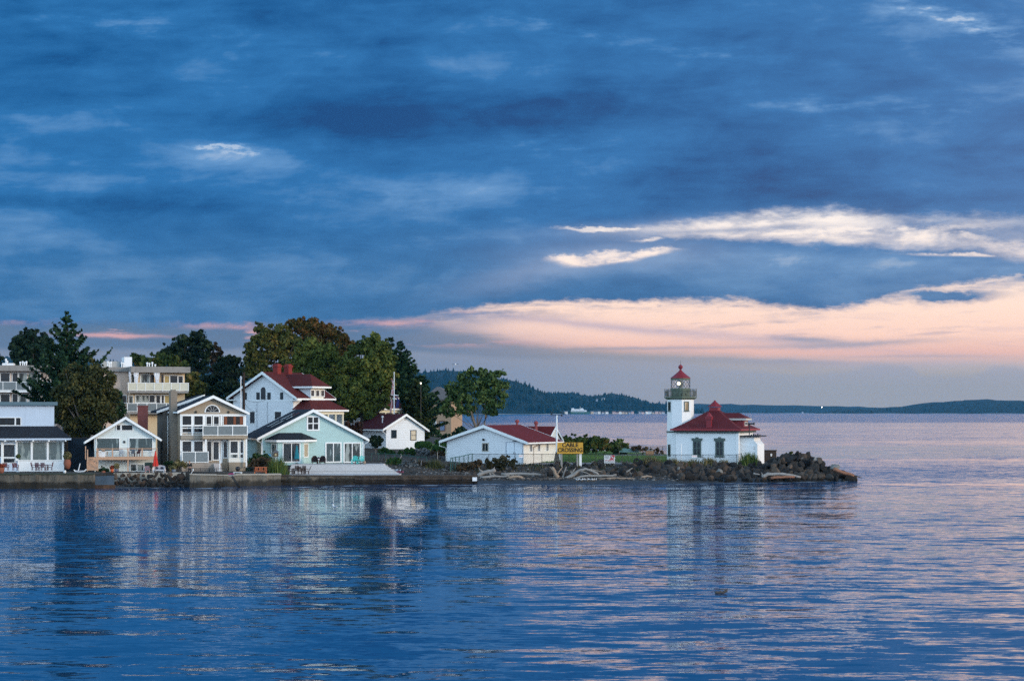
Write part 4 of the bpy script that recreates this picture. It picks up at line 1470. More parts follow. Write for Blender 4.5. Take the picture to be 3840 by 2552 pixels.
for k in (-1, 0, 1):
    b7.swin(ydc + k * 1.25 - .38, ydc + k * 1.25 + .38, zeR + .3, zdE - .6, xdf + .03, 1, fw=.12)
b7.obj('dormer_sill', MB().box(xdf + .004, xdf + .16, ydc - yw - .1, ydc + yw + .1, zeR - .32, zeR - .1), trimw)
# porch along the right side with a hipped red roof
zpE = b7.side(1180, 1536, wr + 3.2)[1]
b7.hiproof(wr + .002, wr + 3.9, -.5, D7 + .5, zpE, wr + .003, wr + .9, 2.7, D7 - 1.6, zpE + 1.8, redroof, .2, trimw, 'porch_roof')
pp = MB()
for y_ in (.3, 2.3, 4.3, 6.2, D7 - .3):
    pp.box(wr + 3.1, wr + 3.4, y_ - .15, y_ + .15, -2, zpE - .7)
pp.box(wr + 3.05, wr + 3.45, .1, D7 - .1, zpE - .69, zpE - .27)
pp.box(wr + .01, wr + 3.04, .1, .4, zpE - .69, zpE - .28)
b7.obj('porch_frame', pp, paint('cream_porch', (0.72, 0.66, 0.50), .6, .06, 1))
b7.obj('porch_back', MB().box(wr + .004, wr + .06, .5, D7 - .2, -2, zpE - .8), glassr)
b7.obj('porch_rail', MB().box(wr + 3.15, wr + 3.35, .5, D7 - .5, zpE - 3.6, zpE - 2.6), clapw)
b7.obj('corner_board', MB().box(wr - .2, wr + .03, -.045, -.003, -1, zband - .12), trimw)
b7.obj('corner_board', MB().box(-.03, .2, -.045, -.003, -1, zband - .12), trimw)
k2 = copy_tree(b7.t, label='second white and red roofed house, mostly hidden behind the maple and the flagpole')
k2.location = (X(876 + 262, 303), 303, 3.35)

# ---- 9 white cottage with a dark red roof
b9 = B('white_cottage', 'small white cottage with a maroon roof and two dark framed windows', 'house', 1449, 283, 32, 3.2)
dred = roofing('maroon_shingles', (0.070, 0.012, 0.018))
L, A, R = b9.p(1437, 1608, -.5), b9.p(1524, 1551, -.5), b9.p(1609, 1612, -.5)
wr = b9.x(1592)
b9.gwall(0.0, wr, L, A, R, 11, clapw)
b9.gable(L, A, R, -.5, 11.4, dred, trimw, .24, .3)
b9.win(1469, 1613, 1485, 1640, fw=.09, fm=dkp, pm=glassd)
b9.win(1541, 1614, 1559, 1648, fw=.1, fm=dkp, pm=glass('painted_sunset_pane', (.62, .52, .38), .12), nh=1, label='dark framed window with a warm painted reflection')  # warm reflection painted into the pane colour, no blind behind
x_, z_ = b9.p(1521, 1566)
b9.obj('attic_vent', MB().box(x_ - .18, x_ + .18, -.05, -.003, z_ - .35, z_ + .3), paint('grey_vent', (.4, .4, .42), .6))
xv = L[0] + (A[0] - L[0]) * .42
zv = L[1] + (A[1] - L[1]) * .42
b9.obj('vent_pipe', MB().lathe([(.1, zv - .2), (.1, zv + .75), (.2, zv + .78), (.2, zv + 1.0), (.05, zv + 1.1)], xv, 3.0, 8), paint('galvanised', (.5, .52, .55), .4, .1, 3, metal=.4))
b9.obj('downpipe', MB().tube([(L[0] - .05, -.4, L[1] - .35), (-.08, -.06, L[1] - .8), (-.08, -.06, 0)], .06, 6), trimw)
b9.obj('foundation', MB().box(-.05, wr + .05, -.05, 11.05, -2.2, 0), paint('grey_foundation', (.16, .17, .19), .9, .2, 1))

# ---- 10 brown house far behind
b10 = B('brown_house', 'brown vertical boarded house with a grey hipped roof behind the tall conifer', 'house', 1598, 398, -14, 3.9)
bw_ = paint('brown_boards', (0.36, 0.245, 0.16), .8, .18, .8, lines=.42, lines_axis=0)
wr = b10.x(1692)
zw = b10.z(1640, 1500)
b10.obj('wall', MB().box(0, wr, 0, 9, -1, zw), bw_)
b10.hiproof(-.7, wr + .7, -.8, 9.8, zw + .3, 1.2, 1.8, 4.2, 4.8, b10.z(1608, 1450, 4.5), roofing('grey_shingles', (.13, .12, .12)), .3, None)
b10.win(1644, 1512, 1664, 1538, fw=.12, fm=paint('brown_trim', (.12, .07, .05), .7), pm=glassd)
b10.win(1650, 1580, 1667, 1612, fw=.22, fm=paint('brown_trim', (.12, .07, .05), .7), pm=glass('blue_glass', (.16, .22, .33), .1), name='door')
b10.win(1623, 1578, 1634, 1606, fw=.15, pm=glassc)

# ---- 11 long white building with the red roof
b11 = B('boathouse', 'low white building with a bright red gabled roof beside the yellow sign', 'building', 1676, 258.5, -28, 1.75)
wr = b11.x(1963)
yo = -.6
L, A, R = b11.p(1648, 1652, yo), b11.p(1813, 1593, yo), b11.p(1978, 1657, yo)
D11, _ = b11.side(2084, 1700, wr)
D11 = max(6, min(D11, 14))
b11.gwall(0.0, wr, L, A, R, D11, clapw)
bred = roofing('bright_red_shingles', (0.125, 0.010, 0.011), var=.25)
b11.gable(L, A, R, yo, D11 + .6, bred, trimw, .24, .34)
pbl = paint('pale_blue_white', (0.74, 0.78, 0.82), .5, .05, 1)
b11.win(1810, 1662, 1830, 1689, fw=.09, fm=paint('beige_frame', (.45, .40, .32), .6), pm=glassd, nv=2)
xa_, zt11 = b11.p(1898, 1658)
xb_, zb11 = b11.p(1960, 1735)
b11.obj('door_frame', MB().box(xa_ - .06, xa_ + .05, -.05, -.003, zb11, zt11 + .1).box(xb_ - .05, xb_ + .06, -.05, -.003, zb11, zt11 + .1).box(xa_ + .051, xb_ - .051, -.05, -.003, zt11, zt11 + .1).box((xa_ + xb_) / 2 - .03, (xa_ + xb_) / 2 + .03, -.064, -.0605, zb11, zt11), paint('door_trim', (.42, .46, .52), .5))
for (a, c_) in ((1901, 1929), (1931, 1958)):
    x0_, z1_ = b11.p(a, 1661)
    x1_, z0_ = b11.p(c_, 1735)
    dd = b11.obj('door', MB().box(x0_, x1_, -.06, -.003, z0_, z1_), pbl)
    b11.obj('handle', MB().box(x1_ - .12 if a < 1910 else x0_ + .05, x1_ - .06 if a < 1910 else x0_ + .11, -.1, -.062, (z0_ + z1_) / 2 - .1, (z0_ + z1_) / 2 + .1), metal_d, dd)
x_, z_ = b11.p(1815, 1647)
b11.obj('wall_lamp', MB().ball((x_, -.2, z_), .2, .22, .16).box(x_ - .05, x_ + .05, -.15, -.003, z_ - .05, z_ + .12), metal_d)
x_, z_ = b11.p(1930, 1652)
b11.obj('door_lamp', MB().box(x_ - .3, x_ + .3, -.15, -.003, z_ - .05, z_ + .05), metal_d)
warmw = paint('warm_lit_clapboard', (0.78, 0.75, 0.68), .55, .05, .8, lines=.19)  # white clapboard with warm evening light painted into the colour
b11.obj('warm_lit_boards', MB().box(wr + .003, wr + .03, .02, D11, -1.2, R[1] - .45), warmw)
z0_, z1_ = b11.side(2000, 1691, wr)[1], b11.side(2000, 1663, wr)[1]
for px_ in (1990, 2020, 2051):
    yy = b11.side(px_, 1680, wr)[0]
    b11.swin(yy - .3, yy + .3, z0_, z1_, wr + .03, 1, fw=.07, nv=2, pm=glassd)
yy = b11.side(1999, 1680, wr)[0]
b11.obj('downpipe', MB().tube([(R[0] + .05, yy + 1.2, R[1] - .3), (wr + .12, yy, R[1] - .75), (wr + .12, yy, -.4)], .05, 6), paint('brown_pipe', (.16, .10, .07), .6))
b11.obj('downpipe', MB().tube([(L[0] - .06, yo + .1, L[1] - .35), (L[0] - .06, yo + .1, L[1] - .7), (-.08, -.08, L[1] - 1.0), (-.08, -.08, -.4)], .06, 6), trimw)
for (px_, py0_, py1_, yy) in ((1935, 1577, 1594, D11 - .5),):
    zz = A[1]
    b11.obj('roof_vent', MB().lathe([(.16, zz - .2), (.16, zz + .3), (.3, zz + .33), (.32, zz + .55), (.2, zz + .7), (.04, zz + .74)], A[0], yy, 10), paint('vent_red', (.25, .05, .05), .6))
# rear wing, ridge running to the right
xw0, xw1 = A[0] + .5, b11.x(2082, D11 + 2.9)
yw0, yw1 = D11 + .9, D11 + 4.9
zr11 = A[1] - .25
zew = R[1] + .1
mb = MB()
ym = (yw0 + yw1) / 2
mb.prism_x([(yw0 - .5, zew - .1), (ym, zr11), (yw1 + .5, zew - .1), (yw1 + .5, zew - .35), (ym, zr11 - .28), (yw0 - .5, zew - .35)], xw0 - 3, xw1 + .1)
rw = b11.obj('wing_roof', mb, bred)
fb = MB()
fb.prism_x([(yw0 - .53, zew - .07), (ym, zr11 + .03), (ym, zr11 - .36), (yw0 - .53, zew - .36)], xw1 + .104, xw1 + .16)
fb.prism_x([(ym, zr11 + .03), (yw1 + .53, zew - .07), (yw1 + .53, zew - .36), (ym, zr11 - .36)], xw1 + .104, xw1 + .16)
b11.obj('barge_board', fb, trimw, rw)
b11.obj('wing_wall', MB().prism_x([(yw0, -1.2), (yw1, -1.2), (yw1, zew - .4), (ym, zr11 - .34), (yw0, zew - .4)], xw0 - 3, xw1), warmw)
b11.swin(yw0 + .8, yw0 + 1.5, z0_, z1_, xw1, 1, fw=.08, pm=glassd)
b11.win(2071, 1664, 2078, 1690, yw0, fw=.07, pm=glassr)
xv = b11.x(2010, ym - 1.2)
zv = b11.z(2010, 1603, ym - 1.2)
b11.obj('roof_vent', MB().lathe([(.26, zv - .5), (.22, zv + .05), (.2, zv + .5), (.3, zv + .55), (.32, zv + .8), (.2, zv + .95), (.03, zv + 1.0)], xv, ym - 1.2, 10), paint('vent_red', (.25, .05, .05), .6))

# ---- 12 the lighthouse
b12 = B('lighthouse', 'white octagonal lighthouse with lit lamp and red roofed house on the rocky point', 'lighthouse', 2535, 256, -22, 1.75)
wr = b12.x(2764)
zE = b12.z(2650, 1622)
D12 = 9.0
b12.obj('wall', MB().box(0, wr, 0, D12, -1, zE), white)
gtrim = paint('green_grey_trim', (0.085, 0.115, 0.105), .6, .2, 1.5)
b12.obj('cornice', MB().box(-.25, wr + .35, -.35, D12 + .3, zE + .004, zE + .30), gtrim)
b12.obj('pilaster', MB().box(wr - .15, wr + .25, -.12, .4, -1, zE - .004), white)
sred = roofing('weathered_red_roof', (0.105, 0.013, 0.017), var=.55)
xt0, xt1 = b12.x(2663, 4.2), b12.x(2694, 4.2)
zT = b12.z(2678, 1538, 4.3)
ov = .75
rf = b12.hiproof(-.6, wr + ov, -ov, D12 + ov, zE + .48, xt0, xt1, 3.9, 5.1, zT, sred, .16, None, 'roof', flare=.03)
edge_ = MB()
edge_.box(-.65, wr + ov + .05, -ov - .05, -ov - .004, zE + .30, zE + .56)
edge_.box(wr + ov + .004, wr + ov + .05, -ov, D12 + ov, zE + .30, zE + .56)
b12.obj('gutter', edge_, paint('red_gutter', (.26, .03, .035), .5), rf)
redm = paint('red_paint', (0.21, 0.020, 0.028), .45, .15, 1.5)
zn = zT - .1
xm_ = (xt0 + xt1) / 2
ve = MB()
ve.box(xt0 - .02, xt1 + .02, 3.8, 5.2, zn - .3, zn + .55)
ve.lathe([(1.05, zn + .62), (.98, zn + .70), (.55, zn + 1.05), (.2, zn + 1.35), (.08, zn + 1.55)], xm_, 4.5, 8, math.pi / 8)
b12.obj('roof_ventilator', ve, redm)
ych = 0.05
xch = b12.x(2659, ych)
b12.obj('chimney', MB().box(xch - .34, xch + .34, ych - .3, ych + .3, zE + .4, b12.z(2659, 1572, ych)).box(xch - .46, xch + .46, ych - .42, ych + .42, b12.z(2659, 1572, ych) + .003, b12.z(2659, 1560, ych))
         .lathe([(.42, b12.z(2659, 1560, ych) + .003), (.3, b12.z(2659, 1553, ych)), (.06, b12.z(2659, 1545, ych))], xch, ych, 8), redm)
for (a, c_) in ((2603, 2625), (2687, 2710)):
    b12.win(a, 1656, c_, 1704, fw=.17, fm=gtrim, pm=glassd, nv=2, nh=1, sill=True, out=.09)
    x0_, z_ = b12.p(a, 1650)
    x1_, _z = b12.p(c_, 1650)
    b12.obj('lintel', MB().box(x0_ - .34, x1_ + .34, -.16, -.003, z_ - .04, z_ + .30).box((x0_ + x1_) / 2 - .18, (x0_ + x1_) / 2 + .18, -.18, -.003, z_ + .303, z_ + .46), gtrim)
# dormer on the right slope
yd0, yd1 = 3.2, 5.6
xdf = wr + .1
zd1 = b12.side(2790, 1574, xdf)[1]
b12.obj('dormer_wall', MB().box(wr - 3.4, xdf, yd0, yd1, zE + .6, zd1), redm)
b12.hiproof(wr - 4.2, xdf + .4, yd0 - .4, yd1 + .4, zd1 + .22, wr - 4.0, xdf - .9, (yd0 + yd1) / 2 - .02, (yd0 + yd1) / 2 + .02, zd1 + 1.0, sred, .2, paint('pale_fascia', (.5, .47, .42), .6), 'dormer_roof')
b12.swin(yd0 + .5, yd1 - .5, zE + 1.1, zd1 - .35, xdf, 1, fw=.14, fm=paint('pale_fascia', (.5, .47, .42), .6))
# white block on the right with a black flat roof
yk0, yk1 = 1.0, 4.6
xk0, xk1 = wr + .004, b12.x(2842, yk0)
zk = b12.z(2810, 1637, yk0)
zs = b12.z(2810, 1664, yk0)
kb = MB()
kb.box(xk0, xk1 - .55, yk0, yk1, -1, zk)
kb.add([(xk1 - .55, yk0, -1), (xk1, yk0 - .25, -1), (xk1, yk1, -1), (xk1 - .55, yk1, -1), (xk1 - .55, yk0, zs + .5), (xk1, yk0 - .25, zs - .05), (xk1, yk1, zs - .05), (xk1 - .55, yk1, zs + .5)],
       [(0, 3, 2, 1), (4, 5, 6, 7), (0, 1, 5, 4), (1, 2, 6, 5), (2, 3, 7, 6), (3, 0, 4, 7)])
kb.prism_y([(xk0, -1), (xk1 - .56, -1), (xk1 - .56, zs - .2), (xk0, zs - .02)], yk0 - .25, yk0 - .003)
b12.obj('signal_block', kb, white)
b12.obj('flat_roof', MB().box(xk0 - .1, xk1 + .25, yk0 - .5, yk1 + .4, zk + .004, zk + .18), metal_d)
mb = MB()
for i in range(5):
    x_ = xk1 - 1.0 + i * .3
    mb.box(x_, x_ + .12, yk0 - .1, yk0 + .3, zk + .184, zk + .34 + .1 * (i % 2))
b12.obj('roof_fittings', mb, metal_d)
xh, yh = b12.x(2810, yk0 + .3), yk0 + .3
zh = b12.z(2810, 1588, yh)
hm = MB()
hm.tube([(xh, yh, zk + .185), (xh, yh, zh)], .07, 6)
hm.M = Matrix.Translation((xh, yh, zh)) @ Matrix.Rotation(math.pi / 2, 4, 'Y')
hm.lathe([(.22, -.15), (.12, -.05), (.10, .45), (.12, .55), (.24, .72)], 0, 0, 10)
hm.M = None
b12.obj('fog_horn', hm, metal_d)
# tower: an octagon aligned with the house
rt = 1.78                                     # apothem
tcx, tcy = b12.x(2552, 3.0), 3.0
Rt = rt / math.cos(math.pi / 8)
zG = b12.z(2552, 1497, tcy)
zband = b12.z(2552, 1617, tcy)
a8 = math.pi / 8
b12.obj('tower', MB().lathe([(Rt * 1.01, -1), (Rt * 1.01, zband - .02), (Rt, zband + .1), (Rt * .985, zG)], tcx, tcy, 8, a8), white)
b12.obj('tower_band', MB().lathe([(Rt * 1.03, zband - .16), (Rt * 1.05, zband - .1), (Rt * 1.05, zband + .04), (Rt * 1.03, zband + .08)], tcx, tcy, 8, a8), gtrim)
green = paint('lantern_green', (0.10, 0.135, 0.095), .5, .15, 1.5)
b12.obj('gallery_slab', MB().lathe([(Rt * 1.05, zG + .003), (Rt * 1.17, zG + .2), (Rt * 1.22, zG + .22), (Rt * 1.22, zG + .36)], tcx, tcy, 8, a8), green)
zg = zG + .363
Rg = Rt * 1.17
zrl = b12.z(2552, 1460, tcy)
mb = MB()
for k in range(8):
    a_, a2_ = a8 + k * math.pi / 4, a8 + (k + 1) * math.pi / 4
    p0 = Vector((tcx + Rg * math.cos(a_), tcy + Rg * math.sin(a_), zg))
    p1 = Vector((tcx + Rg * math.cos(a2_), tcy + Rg * math.sin(a2_), zg))
    mb.tube([p0, p0 + Vector((0, 0, zrl - zg + .12))], .045, 5)
    pm_ = (p0 + p1) / 2
    mb.tube([pm_, pm_ + Vector((0, 0, zrl - zg))], .035, 5)
    for z_ in (zrl, zrl - .22, zg + .12):
        mb.tube([(p0.x, p0.y, z_), (p1.x, p1.y, z_)], .028, 4)
    for i in range(1, 10):
        q = p0.lerp(p1, i / 10)
        mb.tube([(q.x, q.y, zg + .12), (q.x, q.y, zrl - .22)], .016, 4)
b12.obj('gallery_railing', mb, paint('grey_green_rail', (.07, .08, .07), .5))
rl = Rt * .70
zD = b12.z(2552, 1455, tcy)
b12.obj('lantern_drum', MB().lathe([(rl, zg), (rl, zD - .2), (rl * 1.03, zD - .15), (rl * 1.03, zD)], tcx, tcy, 16, a8 / 2), green)
mb = MB()
for k in (4.0, 4.55, 5.1, 5.6):
    mb.ball((tcx + rl * math.cos(k), tcy + rl * math.sin(k), zg + .35), .09, .09, .09, 8, 6)
b12.obj('vent_ball', mb, metal_d)
zL = b12.z(2552, 1424, tcy)
# glazing: thin clear panes, diagonal bars, lens and lamp inside
m, b = new_mat('lantern_glass')
tr = node('ShaderNodeBsdfTransparent')
gl = node('ShaderNodeBsdfGlossy')
gl.inputs['Roughness'].default_value = .05
mx = node('ShaderNodeMixShader')
mx.inputs[0].default_value = .13
S.tree.links.new(tr.outputs[0], mx.inputs[1])
S.tree.links.new(gl.outputs[0], mx.inputs[2])
S.tree.links.new(mx.outputs[0], S.tree.nodes['Material Output'].inputs[0])
clearg = m
pn = MB()
n_ = 16
vs, fs = [], []
for z_ in (zD + .004, zL - .004):
    for k in range(n_):
        a_ = 2 * math.pi * k / n_
        vs.append((tcx + rl * .97 * math.cos(a_), tcy + rl * .97 * math.sin(a_), z_))
fs = [(k, (k + 1) % n_, n_ + (k + 1) % n_, n_ + k) for k in range(n_)]
pn.add(vs, fs)
lg = b12.obj('lantern_glazing', pn, clearg)
mb = MB()
nb_ = 8
for k in range(nb_):
    for sgn in (1, -1):
        pts = []
        for i in range(7):
            t_ = i / 6
            a_ = 2 * math.pi * (k + sgn * t_ * 1.0) / nb_ + .1
            pts.append((tcx + rl * math.cos(a_), tcy + rl * math.sin(a_), zD + (zL - zD) * t_))
        mb.tube(pts, .03, 4)
b12.obj('glazing_bar', mb, metal_d, lg)
le = MB()
zc_ = (zD + zL) / 2 + .08
le.lathe([(.18, zD - .1), (.2, zD + .12), (.3, zD + .18), (.42, zc_ - .3), (.46, zc_), (.42, zc_ + .3), (.25, zL - .1)], tcx, tcy, 12)
b12.obj('lens', le, glass('lens_glass', (.16, .16, .13), .08))
m, b = new_mat('lamp_light')
b.inputs['Base Color'].default_value = (1, .9, .7, 1)
b.inputs['Emission Color'].default_value = (1.0, .78, .48, 1)
b.inputs['Emission Strength'].default_value = 4.5
lampm = m
b12.obj('lamp', MB().ball((tcx - .1, tcy - .55, zc_), .23, .12, .23), lampm)
b12.obj('lantern_eave', MB().lathe([(rl * 1.03, zL), (rl * 1.05, zL + .22), (rl * 1.02, zL + .26)], tcx, tcy, 16, a8 / 2), green)
zc0 = b12.z(2552, 1418, tcy)
zc1 = b12.z(2552, 1390, tcy)
b12.obj('lantern_roof', MB().lathe([(rl * 1.07, zc0), (rl * 1.06, zc0 + .06), (rl * .25, zc1 - .12), (.16, zc1 + .1), (.13, zc1 + .25), (.2, zc1 + .3), (.3, zc1 + .42), (.33, zc1 + .56), (.28, zc1 + .72), (.12, zc1 + .85), (.04, zc1 + .9)], tcx, tcy, 16, a8 / 2), redm)
b12.obj('lightning_rod', MB().tube([(tcx, tcy, zc1 + .85), (tcx, tcy, zc1 + 1.55)], [.03, .012], 5), metal_d)


def facewin(k, t0, pyt, pyb, w, lab=None, pm=glassd):
    """window in the tower face whose outward angle (local) is k"""
    un = Vector((math.cos(k), math.sin(k), 0))
    ux = Vector((-math.sin(k), math.cos(k), 0))
    o = Vector((tcx, tcy, 0)) + un * rt * (1.0 if pyt < 1600 else 1.012)
    z0_, z1_ = b12.z(2552, pyb, 1.8), b12.z(2552, pyt, 1.8)
    b12.winrect(o, ux, un, t0 - w, t0 + w, z0_, z1_, gtrim, pm, 1, 0, .1, 'window', .06, True)


f_front = -math.pi / 2
facewin(f_front + math.pi / 4, 0, 1507, 1537, .28, pm=glass('painted_sunset_glass2', (.25, .17, .09), .1, .4, (.55, .42, .28)))  # warm sunset tint painted into this pane
facewin(f_front - math.pi / 4, 0, 1508, 1537, .26)
facewin(f_front - math.pi / 4, 0, 1668, 1705, .26)
# ------------------------------------------------------------------ foliage
def leaf_mesh(name, C, Nn, size, mat_, parent, rng, aspect=1.6, jitter=0.6, rnd=None):
    """one crown made of many small bent leaf clumps: C centres, Nn facing directions"""
    n = len(C)
    Nn = Nn + rng.normal(0, jitter, (n, 3))
    Nn /= np.linalg.norm(Nn, axis=1)[:, None] + 1e-9
    r = rng.normal(0, 1, (n, 3))
    T = np.cross(Nn, r)
    T /= np.linalg.norm(T, axis=1)[:, None] + 1e-9
    Bt = np.cross(Nn, T)
    sz = (size * rng.uniform(0.55, 1.3, n))[:, None]
    k = 0.5 * sz
    a = aspect
    # a six-sided leaf clump folded along its midrib
    P0 = C - T * k * a
    P1 = C - T * k * .3 - Bt * k + Nn * k * .25
    P2 = C + T * k * .5 - Bt * k * .8 + Nn * k * .2
    P3 = C + T * k * a
    P4 = C + T * k * .35 + Bt * k * .9 + Nn * k * .25
    P5 = C - T * k * .5 + Bt * k * .85 + Nn * k * .2
    V = np.stack([P0, P1, P2, P3, P4, P5], 1).reshape(-1, 3)
    base = np.arange(n)[:, None] * 6
    Fq = np.concatenate([base + np.array([0, 1, 2, 3]), base + np.array([0, 3, 4, 5])], 1).reshape(-1, 4)
    me = bpy.data.meshes.new(name)
    me.vertices.add(len(V))
    me.vertices.foreach_set('co', V.astype(np.float32).ravel())
    me.loops.add(Fq.size)
    me.loops.foreach_set('vertex_index', Fq.astype(np.int32).ravel())
    me.polygons.add(len(Fq))
    me.polygons.foreach_set('loop_start', np.arange(0, Fq.size, 4, dtype=np.int32))
    me.polygons.foreach_set('loop_total', np.full(len(Fq), 4, np.int32))
    at = me.attributes.new('rnd', 'FLOAT', 'FACE')
    rv = rng.random(n) if rnd is None else rnd
    at.data.foreach_set('value', np.repeat(rv, 2).astype(np.float32))
    me.materials.append(mat_)
    me.update()
    me.validate()
    o = bpy.data.objects.new(name, me)
    COL.objects.link(o)
    o.parent = parent
    return o


def clumps(circles, Y, rng, depth=0.8, sub=7, subr=(0.32, 0.55), org=None):
    """pixel circles (px, py, r) at distance Y broken into many uneven smaller leaf masses"""
    out = []
    s = Y / F
    for c in circles:
        px_, py_, r = c[:3]
        c0 = P(px_, py_, Y)
        R_ = r * s
        for k in range(sub):
            v = rng.normal(0, 1, 3)
            v /= np.linalg.norm(v)
            rr = R_ * rng.uniform(*subr)
            q = R_ * rng.uniform(0.45, 0.82)
            out.append((c0.x + v[0] * q, c0.y + v[1] * q * depth, c0.z + v[2] * q * .95, rr))
        for k in range(sub - 2):          # loose sprays that break up the outline
            v = rng.normal(0, 1, 3)
            v /= np.linalg.norm(v)
            v[2] = abs(v[2]) if rng.random() < .7 else v[2]
            q = R_ * rng.uniform(.95, 1.28)
            out.append((c0.x + v[0] * q, c0.y + v[1] * q * depth, c0.z + v[2] * q, R_ * rng.uniform(.10, .20)))
    return out


def crown(cl, n, rng, squash=0.85):
    """leaf centres over the shells of the masses"""
    w = np.array([c[3] ** 1.7 for c in cl])
    idx = rng.choice(len(cl), n, p=w / w.sum())
    ctr = np.array([c[:3] for c in cl])[idx]
    R_ = np.array([c[3] for c in cl])[idx]
    d = rng.normal(0, 1, (n, 3))
    d /= np.linalg.norm(d, axis=1)[:, None]
    rad = R_ * np.clip(rng.normal(0.88, 0.24, n), 0.1, 1.5)
    d2 = d.copy()
    d2[:, 2] *= squash
    return ctr + d2 * rad[:, None], d


def broadtree(name, label, trunk_px, base_py, Y, circles, n, size, mat_, seed, bark, trunk_r=0.35, group=None, sub=7, depth=0.8, limbs=10, jitter=.6, cat='tree', gz=None, subr=(.32, .55), bend=0.0):
    rng = np.random.default_rng(seed)
    z0 = ground_z(X(trunk_px, Y), Y) if gz is None else gz
    base = Vector((X(trunk_px, Y), Y, z0 - .2))
    t = thing(name, label, cat, base, 0, group)
    cl = clumps(circles, Y, rng, depth, sub, subr)
    C, Nn = crown(cl, n, rng)
    C -= np.array(base)
    leaf_mesh('crown', C, Nn, size, mat_, t, rng, jitter=jitter)
    # trunk and limbs reaching into the masses
    tb = MB()
    top = Vector(np.mean([c[:3] for c in cl], 0)) - base
    fork = Vector((top.x * .35 + bend, top.y * .3, top.z * .45))
    tb.tube([(0, 0, -.3), fork * .5 + Vector((bend * .4, 0, 0)), fork], [trunk_r * 1.25, trunk_r * .95, trunk_r * .7], 8)
    pick = rng.choice(len(cl), min(limbs, len(cl)), replace=False)
    for i in pick:
        e = Vector(cl[i][:3]) - base
        mid = fork.lerp(e, .5) + Vector(rng.normal(0, .35, 3))
        tb.tube([fork * rng.uniform(.8, 1), mid, e], [trunk_r * .55, trunk_r * .28, trunk_r * .07], 5)
    tb.build('trunk', bark, t, True)
    return t


def conifer(name, label, apex_px, apex_py, base_py, Y, prof, n_whorl, mat_, seed, bark, size=0.5, up=0.35, lean=0.0, per=9, spray=26, gz=None, flat=.25):
    """a conifer: whorls of branches whose reach follows prof [(fraction from the top, half width in photo pixels)]"""
    rng = np.random.default_rng(seed)
    z0 = ground_z(X(apex_px, Y), Y) if gz is None else gz
    base = Vector((X(apex_px, Y) - lean, Y, z0))
    t = thing(name, label, 'tree', base)
    s = Y / F
    top = P(apex_px, apex_py, Y) - base
    zb = Z(base_py, Y) - z0
    C, Nn = [], []
    tb = MB()
    r0 = .018 * top.z + .12
    tb.tube([(0, 0, -.3), (top.x * .5, 0, top.z * .5), (top.x, top.y, top.z - .2)], [r0, r0 * .6, .04], 7)
    for w in range(n_whorl):
        f = (w + rng.uniform(0, .8)) / n_whorl
        zc = top.z - (top.z - zb) * f
        reach = interp(f, prof) * s
        ax = top.x * zc / top.z
        m_ = max(4, int(per * (0.5 + f * .8)))
        a0 = rng.uniform(0, 6.28)
        for k in range(m_):
            a = a0 + 6.283 * k / m_ + rng.normal(0, .22)
            L = reach * rng.uniform(.6, 1.15)
            rise = up * rng.uniform(.5, 1.4)
            pts = []
            for q in (0, .35, .7, 1.0):
                pts.append(np.array([ax + math.cos(a) * L * q, math.sin(a) * L * q, zc + L * (rise * q ** 1.4 - .12 * q)]))
            if L > .9:
                tb.tube([tuple(p_) for p_ in pts[:3]], [.06, .04, .02], 4)
            ns = max(5, int(spray * L / 2.5))
            for _ in range(ns):
                q = rng.uniform(.12, 1.05)
                p_ = pts[0] + (pts[3] - pts[0]) * q
                p_ = p_ + np.array([0, 0, L * rise * (q ** 1.4 - q)])
                spread = .07 + .10 * L * (1 - q * .8)
                side = np.array([-math.sin(a), math.cos(a), 0])
                p_ = p_ + side * rng.normal(0, spread) + np.array([0, 0, rng.normal(-.05, spread * flat)])
                C.append(p_)
                Nn.append(np.array([math.cos(a) * .35, math.sin(a) * .35, .8]))
    leaf_mesh('crown', np.array(C), np.array(Nn), size, mat_, t, rng, aspect=1.9, jitter=.55)
    tb.build('trunk', bark, t, True)
    return t


barkd = paint('dark_bark', (0.045, 0.035, 0.028), .95, .4, 2, bump=.05)
barkl = paint('pale_bark', (0.15, 0.12, 0.095), .95, .35, 2, bump=.04)
L_con = leafmat('conifer_leaf', [(0, (.004, .012, .006)), (.45, (.010, .028, .012)), (.8, (.022, .048, .016)), (1, (.04, .065, .02))], .4, gain=1.5)
L_pine = leafmat('pine_leaf', [(0, (.003, .009, .007)), (.5, (.008, .020, .012)), (1, (.020, .036, .016))], .4, gain=1.5)
L_olive = leafmat('olive_leaf', [(0, (.006, .009, .004)), (.35, (.022, .026, .008)), (.7, (.055, .050, .014)), (1, (.10, .075, .022))], .45, gain=1.7)
L_dark = leafmat('dark_leaf', [(0, (.003, .008, .006)), (.5, (.009, .020, .010)), (.85, (.022, .036, .012)), (1, (.05, .05, .016))], .3, gain=1.5)
L_green = leafmat('maple_leaf', [(0, (.010, .018, .005)), (.4, (.033, .048, .010)), (.72, (.068, .080, .014)), (1, (.13, .098, .018))], .22, gain=1.7)
L_autumn = leafmat('autumn_leaf', [(0, (.014, .020, .005)), (.38, (.046, .046, .010)), (.62, (.085, .048, .012)), (.85, (.14, .055, .015)), (1, (.17, .07, .02))], .35, gain=1.3)
L_mixed = leafmat('mixed_leaf', [(0, (.010, .017, .005)), (.4, (.036, .044, .010)), (.68, (.072, .064, .013)), (1, (.13, .070, .018))], .22, gain=1.7)
L_small = leafmat('willow_leaf', [(0, (.010, .022, .008)), (.5, (.030, .055, .016)), (.85, (.075, .10, .024)), (1, (.13, .12, .035))], .6, gain=1.7)
L_hedge = leafmat('hedge_leaf', [(0, (.008, .022, .005)), (.5, (.018, .050, .010)), (1, (.040, .085, .016))], .9, gain=1.4)
